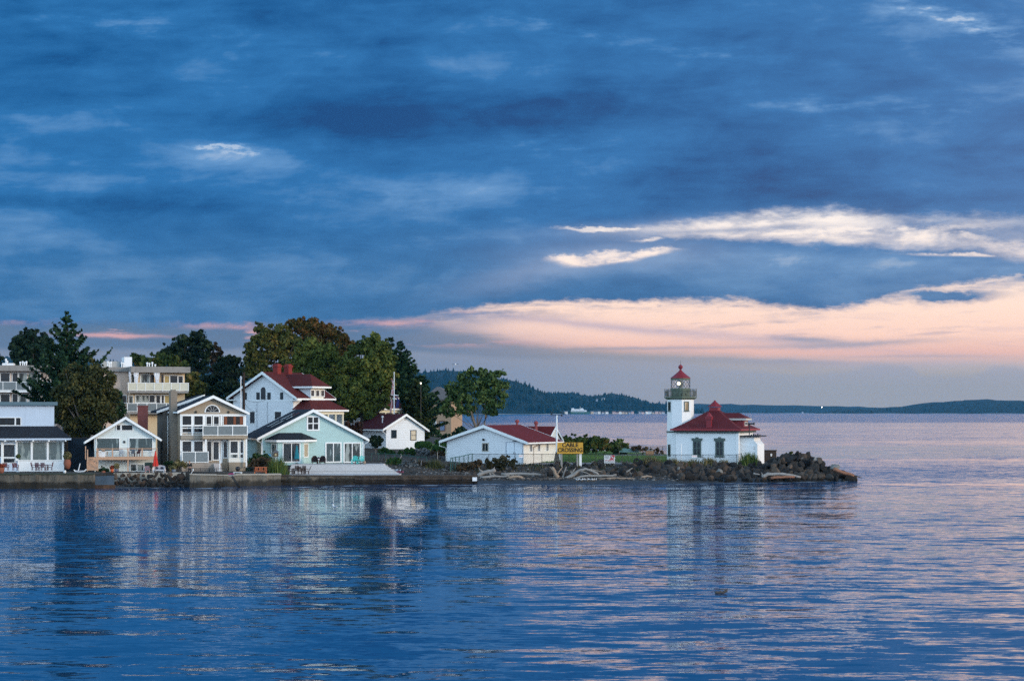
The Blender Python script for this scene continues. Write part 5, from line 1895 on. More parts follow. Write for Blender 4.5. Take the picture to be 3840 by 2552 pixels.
L_bush = leafmat('bush_leaf', [(0, (.010, .018, .005)), (.45, (.026, .044, .010)), (.72, (.050, .060, .013)), (.86, (.11, .07, .016)), (1, (.18, .08, .02))], .5, gain=1.6)
L_brown = leafmat('dry_leaf', [(0, (.016, .012, .007)), (.5, (.045, .030, .016)), (1, (.095, .062, .032))], .8, gain=1.5)
L_silver = leafmat('silver_leaf', [(0, (.05, .06, .065)), (.5, (.13, .145, .15)), (1, (.24, .24, .25))], .9)
L_reed = leafmat('reed_leaf', [(0, (.020, .034, .008)), (.5, (.055, .082, .016)), (1, (.13, .14, .05))], 1.2, gain=1.5)
L_straw = leafmat('straw_leaf', [(0, (.040, .040, .014)), (.5, (.10, .085, .034)), (1, (.20, .155, .075))], 1.0, gain=1.5)

# left group
conifer('conifer_tree', 'tall pointed dark conifer with upswept branches, the highest tree at the left', 250, 1160, 1600, 262,
        [(0, 3), (.1, 18), (.2, 40), (.32, 74), (.5, 118), (.68, 152), (.85, 172), (1.0, 150)], 21, L_con, 21, barkd, .40, .75, per=9, spray=44, flat=.2)
broadtree('pine_tree', 'dark rounded pine behind the tall conifer at the left edge', 112, 1620, 300,
          [(70, 1285, 34), (112, 1272, 36), (150, 1275, 36), (175, 1300, 32), (95, 1315, 44), (140, 1330, 50), (60, 1325, 26), (110, 1370, 55), (170, 1370, 45)], 9000, .44, L_pine, 22, barkd, .4)
broadtree('pine_tree', 'sliver of a dark tree top at the very left edge', -40, 1600, 330, [(-45, 1330, 45), (-60, 1370, 45), (-20, 1350, 28)], 900, .6, L_pine, 23, barkd, .35)
cy = broadtree('cypress_tree', 'bushy olive brown tree with a twisted pale trunk beside the deck cottage', 326, 1740, 243,
               [(270, 1418, 52), (330, 1402, 55), (390, 1430, 45), (300, 1470, 68), (370, 1480, 62), (415, 1500, 34), (270, 1530, 62), (345, 1545, 70), (405, 1560, 38), (290, 1590, 55), (350, 1605, 48), (250, 1480, 45), (235, 1560, 36), (300, 1640, 34)], 22000, .29, L_olive, 24, barkl, .33, sub=8, depth=.75, limbs=14)
# its lower twisted stem
st = MB()
s_ = 243 / F
b0 = cy.location
pts = [P(a, q, 242.4) - b0 for a, q in ((330, 1745), (326, 1705), (318, 1672), (332, 1655), (322, 1640), (318, 1610))]
st.tube(pts, [.34, .28, .24, .20, .18, .12], 7)
pts = [P(a, q, 242.2) - b0 for a, q in ((336, 1740), (340, 1690), (344, 1662), (330, 1652), (312, 1648), (300, 1620))]
st.tube(pts, [.22, .2, .17, .15, .12, .08], 6)
st.build('stem', barkl, cy, True)
br_ = broadtree('shrub', 'ragged green shrub leaning over the roof edge of the deck cottage', 400, 1650, 230.5, [(385, 1622, 18), (410, 1632, 18), (370, 1638, 14), (430, 1620, 12)], 420, .32, L_con, 25, barkd, .08, cat='shrub')
conifer('cypress_tree', 'small dark cypress beside the beige apartment wall', 448, 1468, 1570, 258, [(0, 3), (.3, 12), (.6, 24), (1, 22)], 10, L_con, 26, barkd, .42, .7, per=7, spray=22)

# middle trees behind
broadtree('dark_tree', 'dark broadleaf tree with open gaps behind the grey roofed apartment block', 700, 1600, 335,
          [(610, 1345, 28), (650, 1310, 36), (620, 1325, 24), (690, 1300, 40), (735, 1285, 40), (765, 1300, 30), (730, 1330, 40), (680, 1345, 34), (760, 1345, 28), (740, 1385, 36), (690, 1395, 30)], 8500, .40, L_dark, 31, barkd, .4, sub=6, limbs=14)
broadtree('dark_tree', 'thin reddish brown tree top with bare twigs between two dark trees', 805, 1600, 338, [(808, 1310, 18), (825, 1325, 16), (800, 1345, 20), (830, 1355, 14), (808, 1385, 20), (795, 1330, 10)], 800, .5, L_brown, 32, barkl, .22, limbs=16, subr=(.25, .45))
broadtree('dark_tree', 'low dark tree behind the utility pole', 850, 1600, 332, [(850, 1355, 30), (880, 1365, 26), (830, 1390, 34), (870, 1400, 36), (900, 1395, 24), (840, 1440, 50), (890, 1450, 46), (780, 1450, 52), (735, 1450, 40), (810, 1500, 50), (870, 1510, 50), (750, 1500, 40)], 12000, .45, L_dark, 33, barkd, .35)
broadtree('hedge_tree', 'flat topped brownish green tree above the parapet of the apartment block', 590, 1600, 312, [(510, 1352, 22), (550, 1350, 24), (595, 1350, 24), (640, 1352, 26), (675, 1362, 24), (530, 1375, 24), (600, 1380, 28), (660, 1385, 28), (560, 1400, 30), (640, 1420, 30)], 3400, .52, L_bush, 34, barkd, .3, depth=.6)
broadtree('green_tree', 'yellowish green tree at the right corner of the beige apartments', 728, 1600, 305, [(722, 1420, 26), (738, 1445, 28), (715, 1455, 26), (745, 1475, 26), (720, 1490, 28)], 1500, .5, L_mixed, 35, barkd, .25)
# maples behind the keeper's house
broadtree('maple_tree', 'tall green maple with reddish top twigs at the left of the maple group', 1020, 1600, 322,
          [(985, 1235, 28), (1010, 1255, 34), (1045, 1250, 34), (970, 1275, 30), (1075, 1265, 34), (950, 1310, 32), (990, 1320, 46), (1040, 1310, 48), (1085, 1310, 44), (930, 1345, 26), (960, 1365, 40), (1010, 1375, 46), (1065, 1370, 46), (940, 1395, 28), (1110, 1360, 40), (1110, 1285, 26)], 22000, .34, L_mixed, 41, barkd, .45, sub=8, limbs=16, subr=(.28, .5))
broadtree('maple_tree', 'tall maple with orange brown autumn crown, highest of the group', 1200, 1600, 330,
          [(1100, 1225, 30), (1135, 1218, 28), (1165, 1230, 34), (1190, 1222, 30), (1220, 1245, 36), (1250, 1260, 34), (1120, 1258, 34), (1280, 1270, 30), (1160, 1275, 40), (1210, 1290, 42), (1265, 1300, 42), (1305, 1300, 30), (1320, 1325, 26), (1290, 1340, 40), (1240, 1340, 40)], 19000, .33, L_autumn, 42, barkd, .45, sub=8, limbs=18, subr=(.28, .5))
broadtree('maple_tree', 'broad green maple with a round crown behind the red roofed house', 1170, 1600, 297,
          [(1165, 1300, 36), (1130, 1330, 40), (1180, 1345, 48), (1225, 1330, 44), (1140, 1380, 46), (1200, 1395, 50), (1260, 1375, 46), (1150, 1420, 40), (1230, 1440, 46), (1280, 1430, 44), (1100, 1420, 36), (1250, 1500, 46), (1290, 1490, 40)], 21000, .34, L_green, 43, barkd, .45, sub=8)
broadtree('maple_tree', 'dense green and gold maple reaching down behind the white cottage', 1350, 1640, 292.5,
          [(1365, 1285, 30), (1400, 1275, 26), (1430, 1300, 30), (1340, 1320, 36), (1385, 1330, 46), (1435, 1345, 42), (1460, 1350, 26), (1320, 1370, 42), (1370, 1390, 52), (1425, 1400, 48), (1460, 1400, 30), (1315, 1430, 46), (1370, 1450, 52), (1430, 1455, 46), (1462, 1440, 24), (1310, 1490, 44), (1360, 1510, 48), (1410, 1510, 42), (1320, 1540, 34), (1390, 1550, 34), (1435, 1500, 30), (1285, 1460, 34), (1340, 1470, 40), (1455, 1480, 20), (1300, 1400, 36)], 30000, .34, L_green, 44, barkd, .5, sub=8, limbs=16)
for a_, q_, n_ in ((1395, 1266, 0), (1500, 1265, 1)):
    pass
conifer('conifer_tree', 'tall dark conifer leaning over the flagpole, right of the maples', 1465, 1262, 1640, 322, [(0, 3), (.1, 16), (.25, 46), (.45, 84), (.6, 114), (.8, 138), (1, 120)], 24, L_con, 45, barkd, .46, .6, per=10, spray=44, lean=-1.5)
conifer('conifer_tree', 'second dark conifer with a bushy top, close behind the leaning conifer', 1498, 1275, 1640, 317, [(0, 4), (.1, 20), (.25, 44), (.45, 68), (.65, 104), (.85, 122), (1, 105)], 26, L_con, 46, barkd, .46, .55, per=10, spray=44, lean=-2.5)
conifer('conifer_tree', 'lower green conifer with bright tips beside the brown boarded house', 1560, 1420, 1660, 300, [(0, 5), (.15, 22), (.4, 44), (.7, 58), (1, 52)], 18, leafmat('bright_conifer', [(0, (.008, .016, .006)), (.5, (.024, .042, .012)), (1, (.07, .08, .02))], .5), 47, barkd, .5, .4, per=10, spray=28)
conifer('conifer_tree', 'small dark conifer top rising above the gold maple', 1395, 1262, 1420, 330, [(0, 4), (.3, 16), (1, 36)], 9, L_con, 48, barkd, .55, .5, per=7, spray=22)
# the small leaning tree on the point
sm = broadtree('small_tree', 'small forked tree with a drooping green crown on the lawn behind the white building', 1792, 1640, 284,
               [(1740, 1420, 26), (1768, 1400, 20), (1800, 1405, 22), (1830, 1405, 24), (1862, 1400, 16), (1885, 1400, 12), (1720, 1450, 30), (1760, 1450, 36), (1805, 1445, 36), (1850, 1440, 34), (1885, 1450, 22), (1690, 1455, 22), (1700, 1490, 32), (1745, 1495, 36), (1795, 1490, 34), (1845, 1485, 34), (1885, 1485, 22), (1680, 1530, 28), (1720, 1530, 28), (1765, 1535, 24), (1840, 1525, 30), (1880, 1520, 18), (1672, 1550, 16), (1850, 1550, 16), (1700, 1552, 14)], 10000, .29, L_small, 51, barkl, .10, sub=6, limbs=16, subr=(.34, .58))
tb = MB()
b0 = sm.location
for pts, rr in ((((1795, 1625), (1780, 1590), (1770, 1560), (1760, 1520), (1742, 1470)), (.26, .22, .19, .14, .06)), (((1798, 1625), (1815, 1598), (1822, 1560), (1818, 1520), (1825, 1450)), (.24, .2, .17, .12, .05)),
                (((1770, 1560), (1745, 1530), (1715, 1500)), (.12, .09, .04)), (((1822, 1560), (1850, 1520), (1872, 1470)), (.12, .09, .04)), (((1792, 1605), (1790, 1570), (1795, 1500)), (.1, .08, .04))):
    tb.tube([P(a, q, 284) - b0 for a, q in pts], list(rr), 7)
tb.build('limb', barkl, sm, True)
tp = broadtree('topiary_tree', 'small round clipped tree on a short trunk between the aqua house and the white cottage', 1408, 1705, 266, [(1408, 1650, 20), (1395, 1655, 16), (1422, 1655, 16), (1408, 1664, 18)], 1300, .28, leafmat('topiary_leaf', [(0, (.004, .010, .005)), (.6, (.012, .026, .010)), (1, (.03, .05, .02))], .8), 52, barkl, .12, sub=6, limbs=5, gz=Z(1705, 266))


def bush(name, label, circles, Y, n, size, mat_, seed, cat='shrub', depth=.8, sub=5, jitter=.6):
    rng = np.random.default_rng(seed)
    lo = max(c[1] + c[2] for c in circles)
    cx_ = np.mean([c[0] for c in circles])
    base = Vector((X(cx_, Y), Y, min(ground_z(X(cx_, Y), Y), Z(lo, Y))))
    t = thing(name, label, cat, base)
    cl = clumps(circles, Y, rng, depth, sub, (.4, .6))
    C, Nn = crown(cl, n, rng, .9)
    C -= np.array(base)
    leaf_mesh('foliage', C, Nn, size, mat_, t, rng, jitter=jitter)
    tb = MB()
    for i in rng.choice(len(cl), min(5, len(cl)), replace=False):
        e = Vector(cl[i][:3]) - base
        tb.tube([(e.x * .3, e.y * .3, -.15), e * .6, e], [.05, .035, .015], 4)
    tb.build('stem', barkd, t)
    return t


def grassclump(name, label, cx_, Y, w, h, n, mat_, seed, base_py=None, lean=.5, cat='grass clump', d=None):
    """a clump of upright blades, w wide and h high (metres)"""
    rng = np.random.default_rng(seed)
    x0 = X(cx_, Y)
    z0 = ground_z(x0, Y) if base_py is None else Z(base_py, Y)
    V, Fc = [], []
    dd = w if d is None else d
    for k in range(n):
        bx, by = rng.normal(0, .24) * w, rng.normal(0, .2) * dd
        hh = h * rng.uniform(.35, 1.1) * max(.35, 1 - (bx / w) ** 2 * 2.2)
        lx, ly = bx / max(w, .1) * hh * lean * 1.6 + rng.normal(0, .1) * hh, rng.normal(0, .15) * hh
        a = rng.uniform(0, 3.14)
        wd = .035 * (1 + h * .25)
        ox, oy = math.cos(a) * wd, math.sin(a) * wd
        b0 = len(V)
        V += [(bx - ox, by - oy, -.1), (bx + ox, by + oy, -.1), (bx + lx * .45 + ox * .8, by + ly * .45 + oy * .8, hh * .62), (bx + lx * .45 - ox * .8, by + ly * .45 - oy * .8, hh * .62), (bx + lx, by + ly, hh)]
        Fc += [(b0, b0 + 1, b0 + 2, b0 + 3), (b0 + 3, b0 + 2, b0 + 4)]
    mb = MB()
    mb.v, mb.f, mb.m = V, Fc, [0] * len(Fc)
    o = mb.build(name, mat_)
    at = o.data.attributes.new('rnd', 'FLOAT', 'FACE')
    rv = np.repeat(rng.random(n), 2)
    if len(rv) == len(o.data.polygons):
        at.data.foreach_set('value', rv.astype(np.float32))
    o.location = (x0, Y, z0)
    return tag(o, label, cat)


# clipped hedges and garden shrubs round the white cottage
def boxhedge(label, a, t_, c_, b_, Y, seed):
    rng = np.random.default_rng(seed)
    x0, x1 = X(a, Y), X(c_, Y)
    z0, z1 = Z(b_, Y), Z(t_, Y)
    base = Vector(((x0 + x1) / 2, Y, z0))
    n = int(900 * (x1 - x0) * (z1 - z0) / 2.0)
    hx, hy, hz_ = (x1 - x0) / 2, .7, (z1 - z0) / 2
    d = rng.normal(0, 1, (n, 3))
    d /= np.linalg.norm(d, axis=1)[:, None]
    p4 = (np.abs(d) ** 4).sum(1) ** .25
    C = d / p4[:, None] * np.array([hx, hy, hz_]) * rng.uniform(.9, 1.02, (n, 1)) + np.array([0, 0, hz_])
    t = thing('box_hedge', label, 'hedge', base)
    leaf_mesh('foliage', C, d, .22, L_hedge, t, rng, jitter=.4)
    MB().ball((0, 0, hz_), hx * .85, hy * .85, hz_ * .85, 12, 8).build('inner_growth', paint('hedge_inside', (.008, .016, .006), .95, .3, 3), t)
    return t


boxhedge('clipped green box hedge at the corner of the white cottage', 1556, 1655, 1618, 1682, 270, 61)
boxhedge('dark clipped hedge mound left of the long white building', 1622, 1668, 1676, 1692, 268, 62)
bush('shrub', 'dark rounded hedge behind the clipped mound on the lawn', [(1640, 1662, 12), (1665, 1664, 12)], 276, 500, .25, L_hedge, 63)
bush('shrub', 'low dark green shrub below the white cottage, near the topiary', [(1432, 1692, 14), (1452, 1694, 14), (1470, 1698, 10)], 268, 700, .24, L_hedge, 64)
bush('shrub', 'bright green shrub in front of the cottage foundation', [(1530, 1690, 14), (1548, 1692, 13), (1505, 1698, 10), (1550, 1702, 8)], 268, 800, .24, L_hedge, 65)
bush('shrub', 'silvery grey leaved shrub below the box hedge', [(1570, 1692, 12), (1588, 1694, 13), (1605, 1694, 11)], 266, 700, .22, L_silver, 66)
bush('shrub', 'pale dry shrub right of the silvery shrub', [(1625, 1700, 11), (1645, 1700, 11), (1660, 1698, 9)], 264, 420, .22, L_brown, 67)
bush('shrub', 'dark green shrub against the brown boarded house', [(1628, 1622, 16), (1612, 1628, 14), (1640, 1630, 12)], 385, 500, .36, L_con, 68)
bush('shrub', 'round dark bush on the lawn left of the small tree', [(1718, 1618, 14), (1735, 1616, 14), (1705, 1624, 10)], 330, 600, .3, L_con, 69)
bush('shrub', 'dark low bush between the brown boarded house and the round bush', [(1672, 1634, 8), (1686, 1634, 8), (1660, 1638, 7)], 350, 300, .3, L_con, 70)
bush('shrub', 'reddish brown leafy bush behind the aqua roof', [(1325, 1600, 16), (1345, 1615, 16), (1305, 1590, 12), (1350, 1590, 12)], 268, 600, .3, leafmat('red_leaf', [(0, (.012, .010, .006)), (.5, (.04, .02, .012)), (1, (.10, .04, .02))], .8), 71)
# long hedge on the right lawn
hc = [(2100 + i * 22, 1652 + 0.0007 * (i * 22) ** 2 * .55 + (4 if i % 2 else -3), 22 - i * .5) for i in range(12)] + [(2110 + i * 30, 1678, 18) for i in range(8)]
bush('hedge_row', 'long loose hedge with gold and orange leaves behind the yellow sign', hc, 300, 6200, .36, L_bush, 72, 'hedge', .9)
bush('hedge_row', 'dark end of the hedge near the back fence', [(2330, 1690, 14), (2350, 1692, 12), (2310, 1694, 12)], 298, 500, .3, L_dark, 73, 'hedge')
broadtree('sapling', 'thin leafy sapling at the end of the hedge', 2322, 1700, 296, [(2320, 1655, 8), (2330, 1650, 7), (2315, 1668, 8), (2322, 1680, 8)], 220, .26, L_reed, 74, barkl, .06, limbs=6)
bush('shrub', 'brown dry shrub on the gravel behind the lawn', [(2380, 1682, 10), (2400, 1680, 11), (2420, 1684, 9)], 296, 420, .26, L_brown, 75)
bush('shrub', 'rusty low shrub beside the lighthouse tower', [(2445, 1690, 9), (2465, 1690, 9), (2480, 1696, 7)], 292, 350, .24, L_brown, 76)
# planting round the houses
bush('shrub', 'dark green shrub at the left corner of the aqua house', [(958, 1716, 16), (985, 1712, 16), (1005, 1718, 12), (940, 1735, 14)], 237, 700, .24, L_con, 77)
bush('shrub', 'large brown feathery shrub behind the orange bench', [(960, 1738, 18), (985, 1732, 20), (1005, 1738, 18), (940, 1748, 14), (985, 1754, 18)], 231, 1300, .24, L_brown, 78)
bush('shrub', 'dark low hedge under the feathery brown shrub', [(930, 1765, 14), (955, 1768, 12), (1000, 1768, 12)], 229, 500, .22, L_con, 79)
grassclump('reed_clump', 'tall green reed clump at the corner of the pale deck', 1043, 227.5, 2.0, 2.4, 380, L_reed, 80, 1780)
bush('shrub', 'mixed green and straw shrub beside the person at the railing', [(655, 1744, 14), (672, 1738, 14), (688, 1744, 14), (640, 1752, 10)], 228, 700, .22, L_straw, 81)
bush('shrub', 'small green plants below the tan house', [(625, 1738, 9), (640, 1736, 9)], 229, 250, .2, L_con, 82)
bush('shrub', 'dark plants under the timber steps', [(385, 1760, 10), (400, 1764, 9), (370, 1766, 9)], 226, 320, .2, L_con, 83)
# beach scrub
grassclump('grass_clump', 'tall straw tipped grass clump on the bank left of the green fence', 1630, 243, 2.2, 2.0, 420, leafmat('dune_leaf', [(0, (.03, .04, .012)), (.5, (.07, .075, .025)), (1, (.17, .14, .07))], .8), 84, 1772)
bush('shrub', 'dark green scrub at the right end of the stepped deck', [(1462, 1732, 16), (1485, 1728, 16), (1478, 1745, 13)], 243, 700, .24, L_hedge, 85)
bush('shrub', 'grey leaved scrub with straw stems on the bank', [(1520, 1742, 14), (1545, 1738, 14), (1560, 1748, 11), (1505, 1750, 11)], 242, 600, .22, L_silver, 86)
bush('shrub', 'brown scrub between the deck and the grass clump', [(1575, 1738, 12), (1592, 1745, 12), (1548, 1728, 9)], 244, 450, .22, L_brown, 87)
bush('shrub', 'brown dune scrub behind the pale driftwood root', [(1745, 1748, 16), (1770, 1742, 16), (1795, 1738, 14), (1725, 1756, 12)], 241, 900, .24, L_brown, 88)
bush('shrub', 'broad dark scrub mound in front of the double doors', [(1830, 1738, 18), (1860, 1732, 20), (1895, 1730, 20), (1925, 1736, 16), (1880, 1748, 18), (1840, 1752, 16)], 242, 1800, .24, leafmat('scrub_leaf', [(0, (.012, .014, .006)), (.5, (.035, .034, .014)), (1, (.08, .058, .028))], .8), 89)
for i, (px_, Y_, w_, h_, n_, lb) in enumerate(((2440, 250.5, 3.5, 1.3, 420, 'wide straw coloured beach grass tuft left of the lighthouse tower'), (2520, 249.5, 2.2, 1.2, 300, 'straw beach grass tuft at the foot of the tower'), (2600, 249.5, 2.6, 1.1, 260, 'thin beach grass under the first lighthouse window'),
                                               (2660, 249.5, 2.4, 1.3, 260, 'thin beach grass between the two lighthouse windows'), (2715, 249, 1.8, 1.0, 200, 'low beach grass under the second lighthouse window'), (2810, 250, 2.8, 1.9, 420, 'large green grass clump in front of the white signal block'), (2560, 250, 2.0, .9, 160, 'sparse grass between tower and window'))):
    grassclump('beach_grass', lb, px_, Y_, w_, h_, n_, L_straw if i != 5 else L_reed, 90 + i, d=1.2)
bush('shrub', 'low green bush on the rock pile at the tip of the point', [(2950, 1710, 12), (2965, 1705, 11)], 248, 300, .22, L_bush, 98)
def noise_py(a, b_):
    return math.sin(a * 1.7 + 3 * math.sin(b_ * .9)) * math.sin(b_ * 2.1 + 2 * math.sin(a * .6))


# ------------------------------------------------------------------ rocks
def rock_mesh(seed, n=2):
    import bmesh
    rng = np.random.default_rng(seed)
    bm = bmesh.new()
    bmesh.ops.create_icosphere(bm, subdivisions=n, radius=1.0)
    # chop the ball with random planes so it gets flat broken faces
    pl = rng.normal(0, 1, (11, 3))
    pl /= np.linalg.norm(pl, axis=1)[:, None]
    ds = rng.uniform(.36, .78, 11)
    for v_ in bm.verts:
        p = np.array(v_.co)
        for q, d_ in zip(pl, ds):
            e = p @ q - d_
            if e > 0:
                p = p - q * e * .95
        v_.co = p + rng.normal(0, .025, 3)
    me = bpy.data.meshes.new('boulder')
    bm.to_mesh(me)
    bm.free()
    return me


def rockmat(name, a, b_, c_, seed):
    m, b = new_mat(name)
    v = objco()
    oi = S(node('ShaderNodeObjectInfo').outputs['Random'])
    n1 = noise(v, 1.3, 5, .65)
    n2 = noise(v, 7, 4, .7)
    x, y, z = sep(worldpos())
    c = ramp(n1 * .55 + oi * .65 - .1 + (n2 - .5) * .3, [(.15, a), (.5, b_), (.9, c_)])
    c = mixc(smooth(z + (n1 - .5) * .5, .15, .7), (.010, .010, .010), c)       # wet weed below the tide line
    put(b.inputs['Base Color'], c)
    b.inputs['Roughness'].default_value = .8
    b.inputs['Specular IOR Level'].default_value = .25
    nb = node('ShaderNodeBump')
    nb.inputs['Distance'].default_value = .12
    put(nb.inputs['Height'], n2)
    put(b.inputs['Normal'], S(nb.outputs[0]))
    return m


rm_dark = rockmat('dark_rock', (.010, .010, .011), (.030, .027, .025), (.075, .064, .054), 1)
rm_red = rockmat('brown_rock', (.020, .014, .010), (.060, .040, .028), (.14, .098, .07), 2)
rm_pale = rockmat('pale_rock', (.10, .10, .10), (.20, .20, .19), (.34, .33, .31), 3)
variants = {}
for key, mt in (('d', rm_dark), ('r', rm_red), ('p', rm_pale)):
    variants[key] = []
    for k in range(9):
        me = rock_mesh(100 + k)
        me.materials.append(mt)
        variants[key].append(me)
rr = random.Random(5)


def boulder(key, x, y, z, s, label, group):
    o = bpy.data.objects.new('boulder', rr.choice(variants[key]))
    COL.objects.link(o)
    o.location = (x, y, z)
    o.scale = (s * rr.uniform(.8, 1.3), s * rr.uniform(.8, 1.2), s * rr.uniform(.65, 1.0))
    o.rotation_euler = (rr.uniform(0, 6), rr.uniform(0, 6), rr.uniform(0, 6))
    return tag(o, label, 'boulder', group)


# riprap round the point
TOP = [(2050, 1752), (2150, 1750), (2250, 1748), (2330, 1742), (2450, 1752), (2550, 1748), (2700, 1744), (2800, 1742), (2880, 1738), (2925, 1706), (2990, 1694), (3050, 1712), (3090, 1738), (3140, 1750), (3190, 1780), (3212, 1796)]
BOT = [(2050, 1770), (2250, 1780), (2330, 1788), (2450, 1800), (2550, 1808), (2700, 1808), (2900, 1807), (3100, 1804), (3180, 1803), (3212, 1800)]
nrock = 0
cand = []
px_ = 2060.0
while px_ < 3205:
    t_, b_ = interp(px_, TOP), interp(px_, BOT)
    yb = F * H / (max(b_, 1800) - HOR) if b_ > 1799 else 236
    yb = max(yb, coast_y(X(px_, 236)) - .4)
    rows = max(1, int(round((b_ - t_) / 13.0)))
    for r_ in range(rows + 1):
        f_ = r_ / max(1, rows)
        py_ = b_ + (t_ - b_) * f_ + rr.uniform(-4, 4) + (9 * f_ if px_ > 2890 else 0)
        run = 13.0 if px_ < 2900 else 9.0
        Y_ = yb + f_ * run + rr.uniform(-.4, .4)
        cand.append((px_ + rr.uniform(-9, 9), py_, Y_, f_))
    px_ += 25.0 if px_ > 2300 else 34
cand = [c_ for c_ in cand if not (2890 < c_[0] < 3030 and c_[1] < 1714)]
rr.shuffle(cand)
cand = cand[:272]
for q_ in range(2905, 3085, 16):                    # the crest of the pile at the tip
    for k_ in range(2):
        t_ = interp(q_, TOP)
        cand.append((q_ + rr.uniform(-5, 5), t_ + 9 + k_ * 13 + rr.uniform(-2, 2), 241.2 - k_ * 1.4, .9))
pal = {}
for (q, py_, Y_, f_) in cand:
    if py_ > 1808: py_ = 1808
    s_ = rr.uniform(.48, .90) * (1.1 if f_ < .7 else .95)
    key = 'r' if rr.random() < .24 else 'd'
    p_ = P(q, py_ + 2, Y_)
    p_.z = max(p_.z, -.1, ground_z(p_.x, p_.y) + .12)
    reg = 'tip' if q > 2900 else ('mid' if q > 2480 else 'left')
    if key == 'd':
        lb = {'tip': 'dark angular boulder in the rock pile at the tip of the point', 'mid': 'dark angular boulder in the bank below the lighthouse', 'left': 'dark angular boulder behind the driftwood, left of the lighthouse'}[reg]
    else:
        lb = {'tip': 'brownish boulder in the rock pile at the tip of the point', 'mid': 'brownish boulder in the bank below the lighthouse', 'left': 'brownish boulder behind the driftwood, left of the lighthouse'}[reg]
    boulder(key, p_.x, p_.y, p_.z, s_, lb, {'d': 'dark boulders ', 'r': 'brownish boulders '}[key] + {'tip': 'at the tip of the point', 'mid': 'below the lighthouse', 'left': 'behind the driftwood'}[reg])
# earth and small stones packed behind the boulders, so the bank is solid
vs, fs = [], []
cols_ = [2040 + 20 * i for i in range(59)]
for q in cols_:
    t_, b_ = interp(q, TOP), interp(q, BOT)
    yb = F * H / (max(b_, 1800) - HOR) if b_ > 1799 else 236
    run = 13.0 if q < 2900 else 9.0
    for f_ in (0, .35, .7, 1.0, 1.6):
        py_ = b_ + (t_ - b_) * min(f_, 1)
        Y_ = yb + f_ * run + .7
        p_ = P(q, py_ + (17 if q < 2890 else 12), Y_)
        if f_ > 1: p_.z = P(q, t_ + 9, yb + run).z - (1.2 if q < 2900 else 3.0)
        if f_ == 0: p_.z = -.6
        vs.append(p_)
for i in range(len(cols_) - 1):
    for k in range(4):
        fs.append((i * 5 + k, (i + 1) * 5 + k, (i + 1) * 5 + k + 1, i * 5 + k + 1))
tag(MB().add(vs, fs).build('bank', paint('bank_stone', (.018, .017, .016), .95, .5, 1.2, bump=.15, bscale=3, speck=.5), smooth=True), kind='structure')
for (q, py_, Y_, s_, lb) in ((2995, 1728, 240.5, .95, 'large pale grey boulder high in the rock pile at the tip'), (3055, 1725, 241.0, .62, 'pale tan boulder on the right shoulder of the rock pile'), (2697, 1770, 236, .75, 'rounded white barnacled boulder at the middle of the bank'),
                             (2545, 1756, 240, .38, 'small white stone at the top of the bank under the tower'), (3128, 1752, 238, .7, 'pale streaked boulder near the tip above the orange log')):
    p_ = P(q, py_, Y_)
    boulder('p', p_.x, p_.y, p_.z, s_, lb, None)
# brown boulders under the deck cottage
for i in range(13):
    for r_ in range(4):
        q = 432 + i * 20.5 + rr.uniform(-7, 7) + (r_ % 2) * 8
        py_ = 1822 - r_ * 13 + rr.uniform(-4, 4)
        Y_ = 216.8 + r_ * .9 + rr.uniform(-.2, .2)
        p_ = P(q, py_, Y_)
        boulder('r' if rr.random() < .75 else 'd', p_.x, p_.y, max(p_.z, -.1), rr.uniform(.32, .52), 'rounded brown boulder in the heap below the deck cottage', 'brown boulders below the deck cottage')
# white edging stones along the lawn
for q in (2100, 2116, 2130, 2146, 2158, 2222, 2240, 2312, 2330, 2352, 2362, 2225):
    p_ = P(q + rr.uniform(-3, 3), 1731 + rr.uniform(-2, 2), 251)
    boulder('p', p_.x, p_.y, p_.z, rr.uniform(.16, .26), 'small whitewashed stone edging the lawn behind the black fence', 'whitewashed edging stones')

def stones(name, n, pxr, yr, smin, smax, mats, seed, label):
    rng = np.random.default_rng(seed)
    mb = MB()
    for k in range(n):
        q = rng.uniform(*pxr)
        Y_ = rng.uniform(*yr)
        x = X(q, Y_)
        z = ground_z(x, Y_)
        if z < -.02: continue
        s = smin + (smax - smin) * rng.random() ** 3
        vs = [(x + s * rng.uniform(.6, 1.2) * math.cos(a) * 1.2, Y_ + s * rng.uniform(.6, 1.2) * math.sin(a), z + s * rng.uniform(-.1, .3)) for a in (0, 1.3, 2.5, 3.8, 5.1)] + [(x + rng.normal(0, s * .2), Y_, z + s * rng.uniform(.5, .95))]
        mb.mi = int(rng.integers(len(mats)))
        mb.add(vs, [(i, (i + 1) % 5, 5) for i in range(5)])
    return tag(mb.build(name, mats), label=label, cat='gravel', kind='stuff')


pm1 = paint('stone_dark', (.020, .019, .018), .85, .4, 3)
pm2 = paint('stone_brown', (.065, .048, .036), .85, .4, 3)
pm3 = paint('stone_grey', (.15, .145, .14), .85, .4, 3)
stones('gravel', 5200, (1640, 2560), (229.5, 247), .04, .26, [pm1, pm1, pm2, pm2, pm3], 3, 'loose stones and shingle strewn over the dark beach and bank')
stones('gravel', 1600, (1420, 1760), (232, 252), .04, .22, [pm1, pm2, pm3], 4, 'loose stones on the dark bank right of the stepped deck')
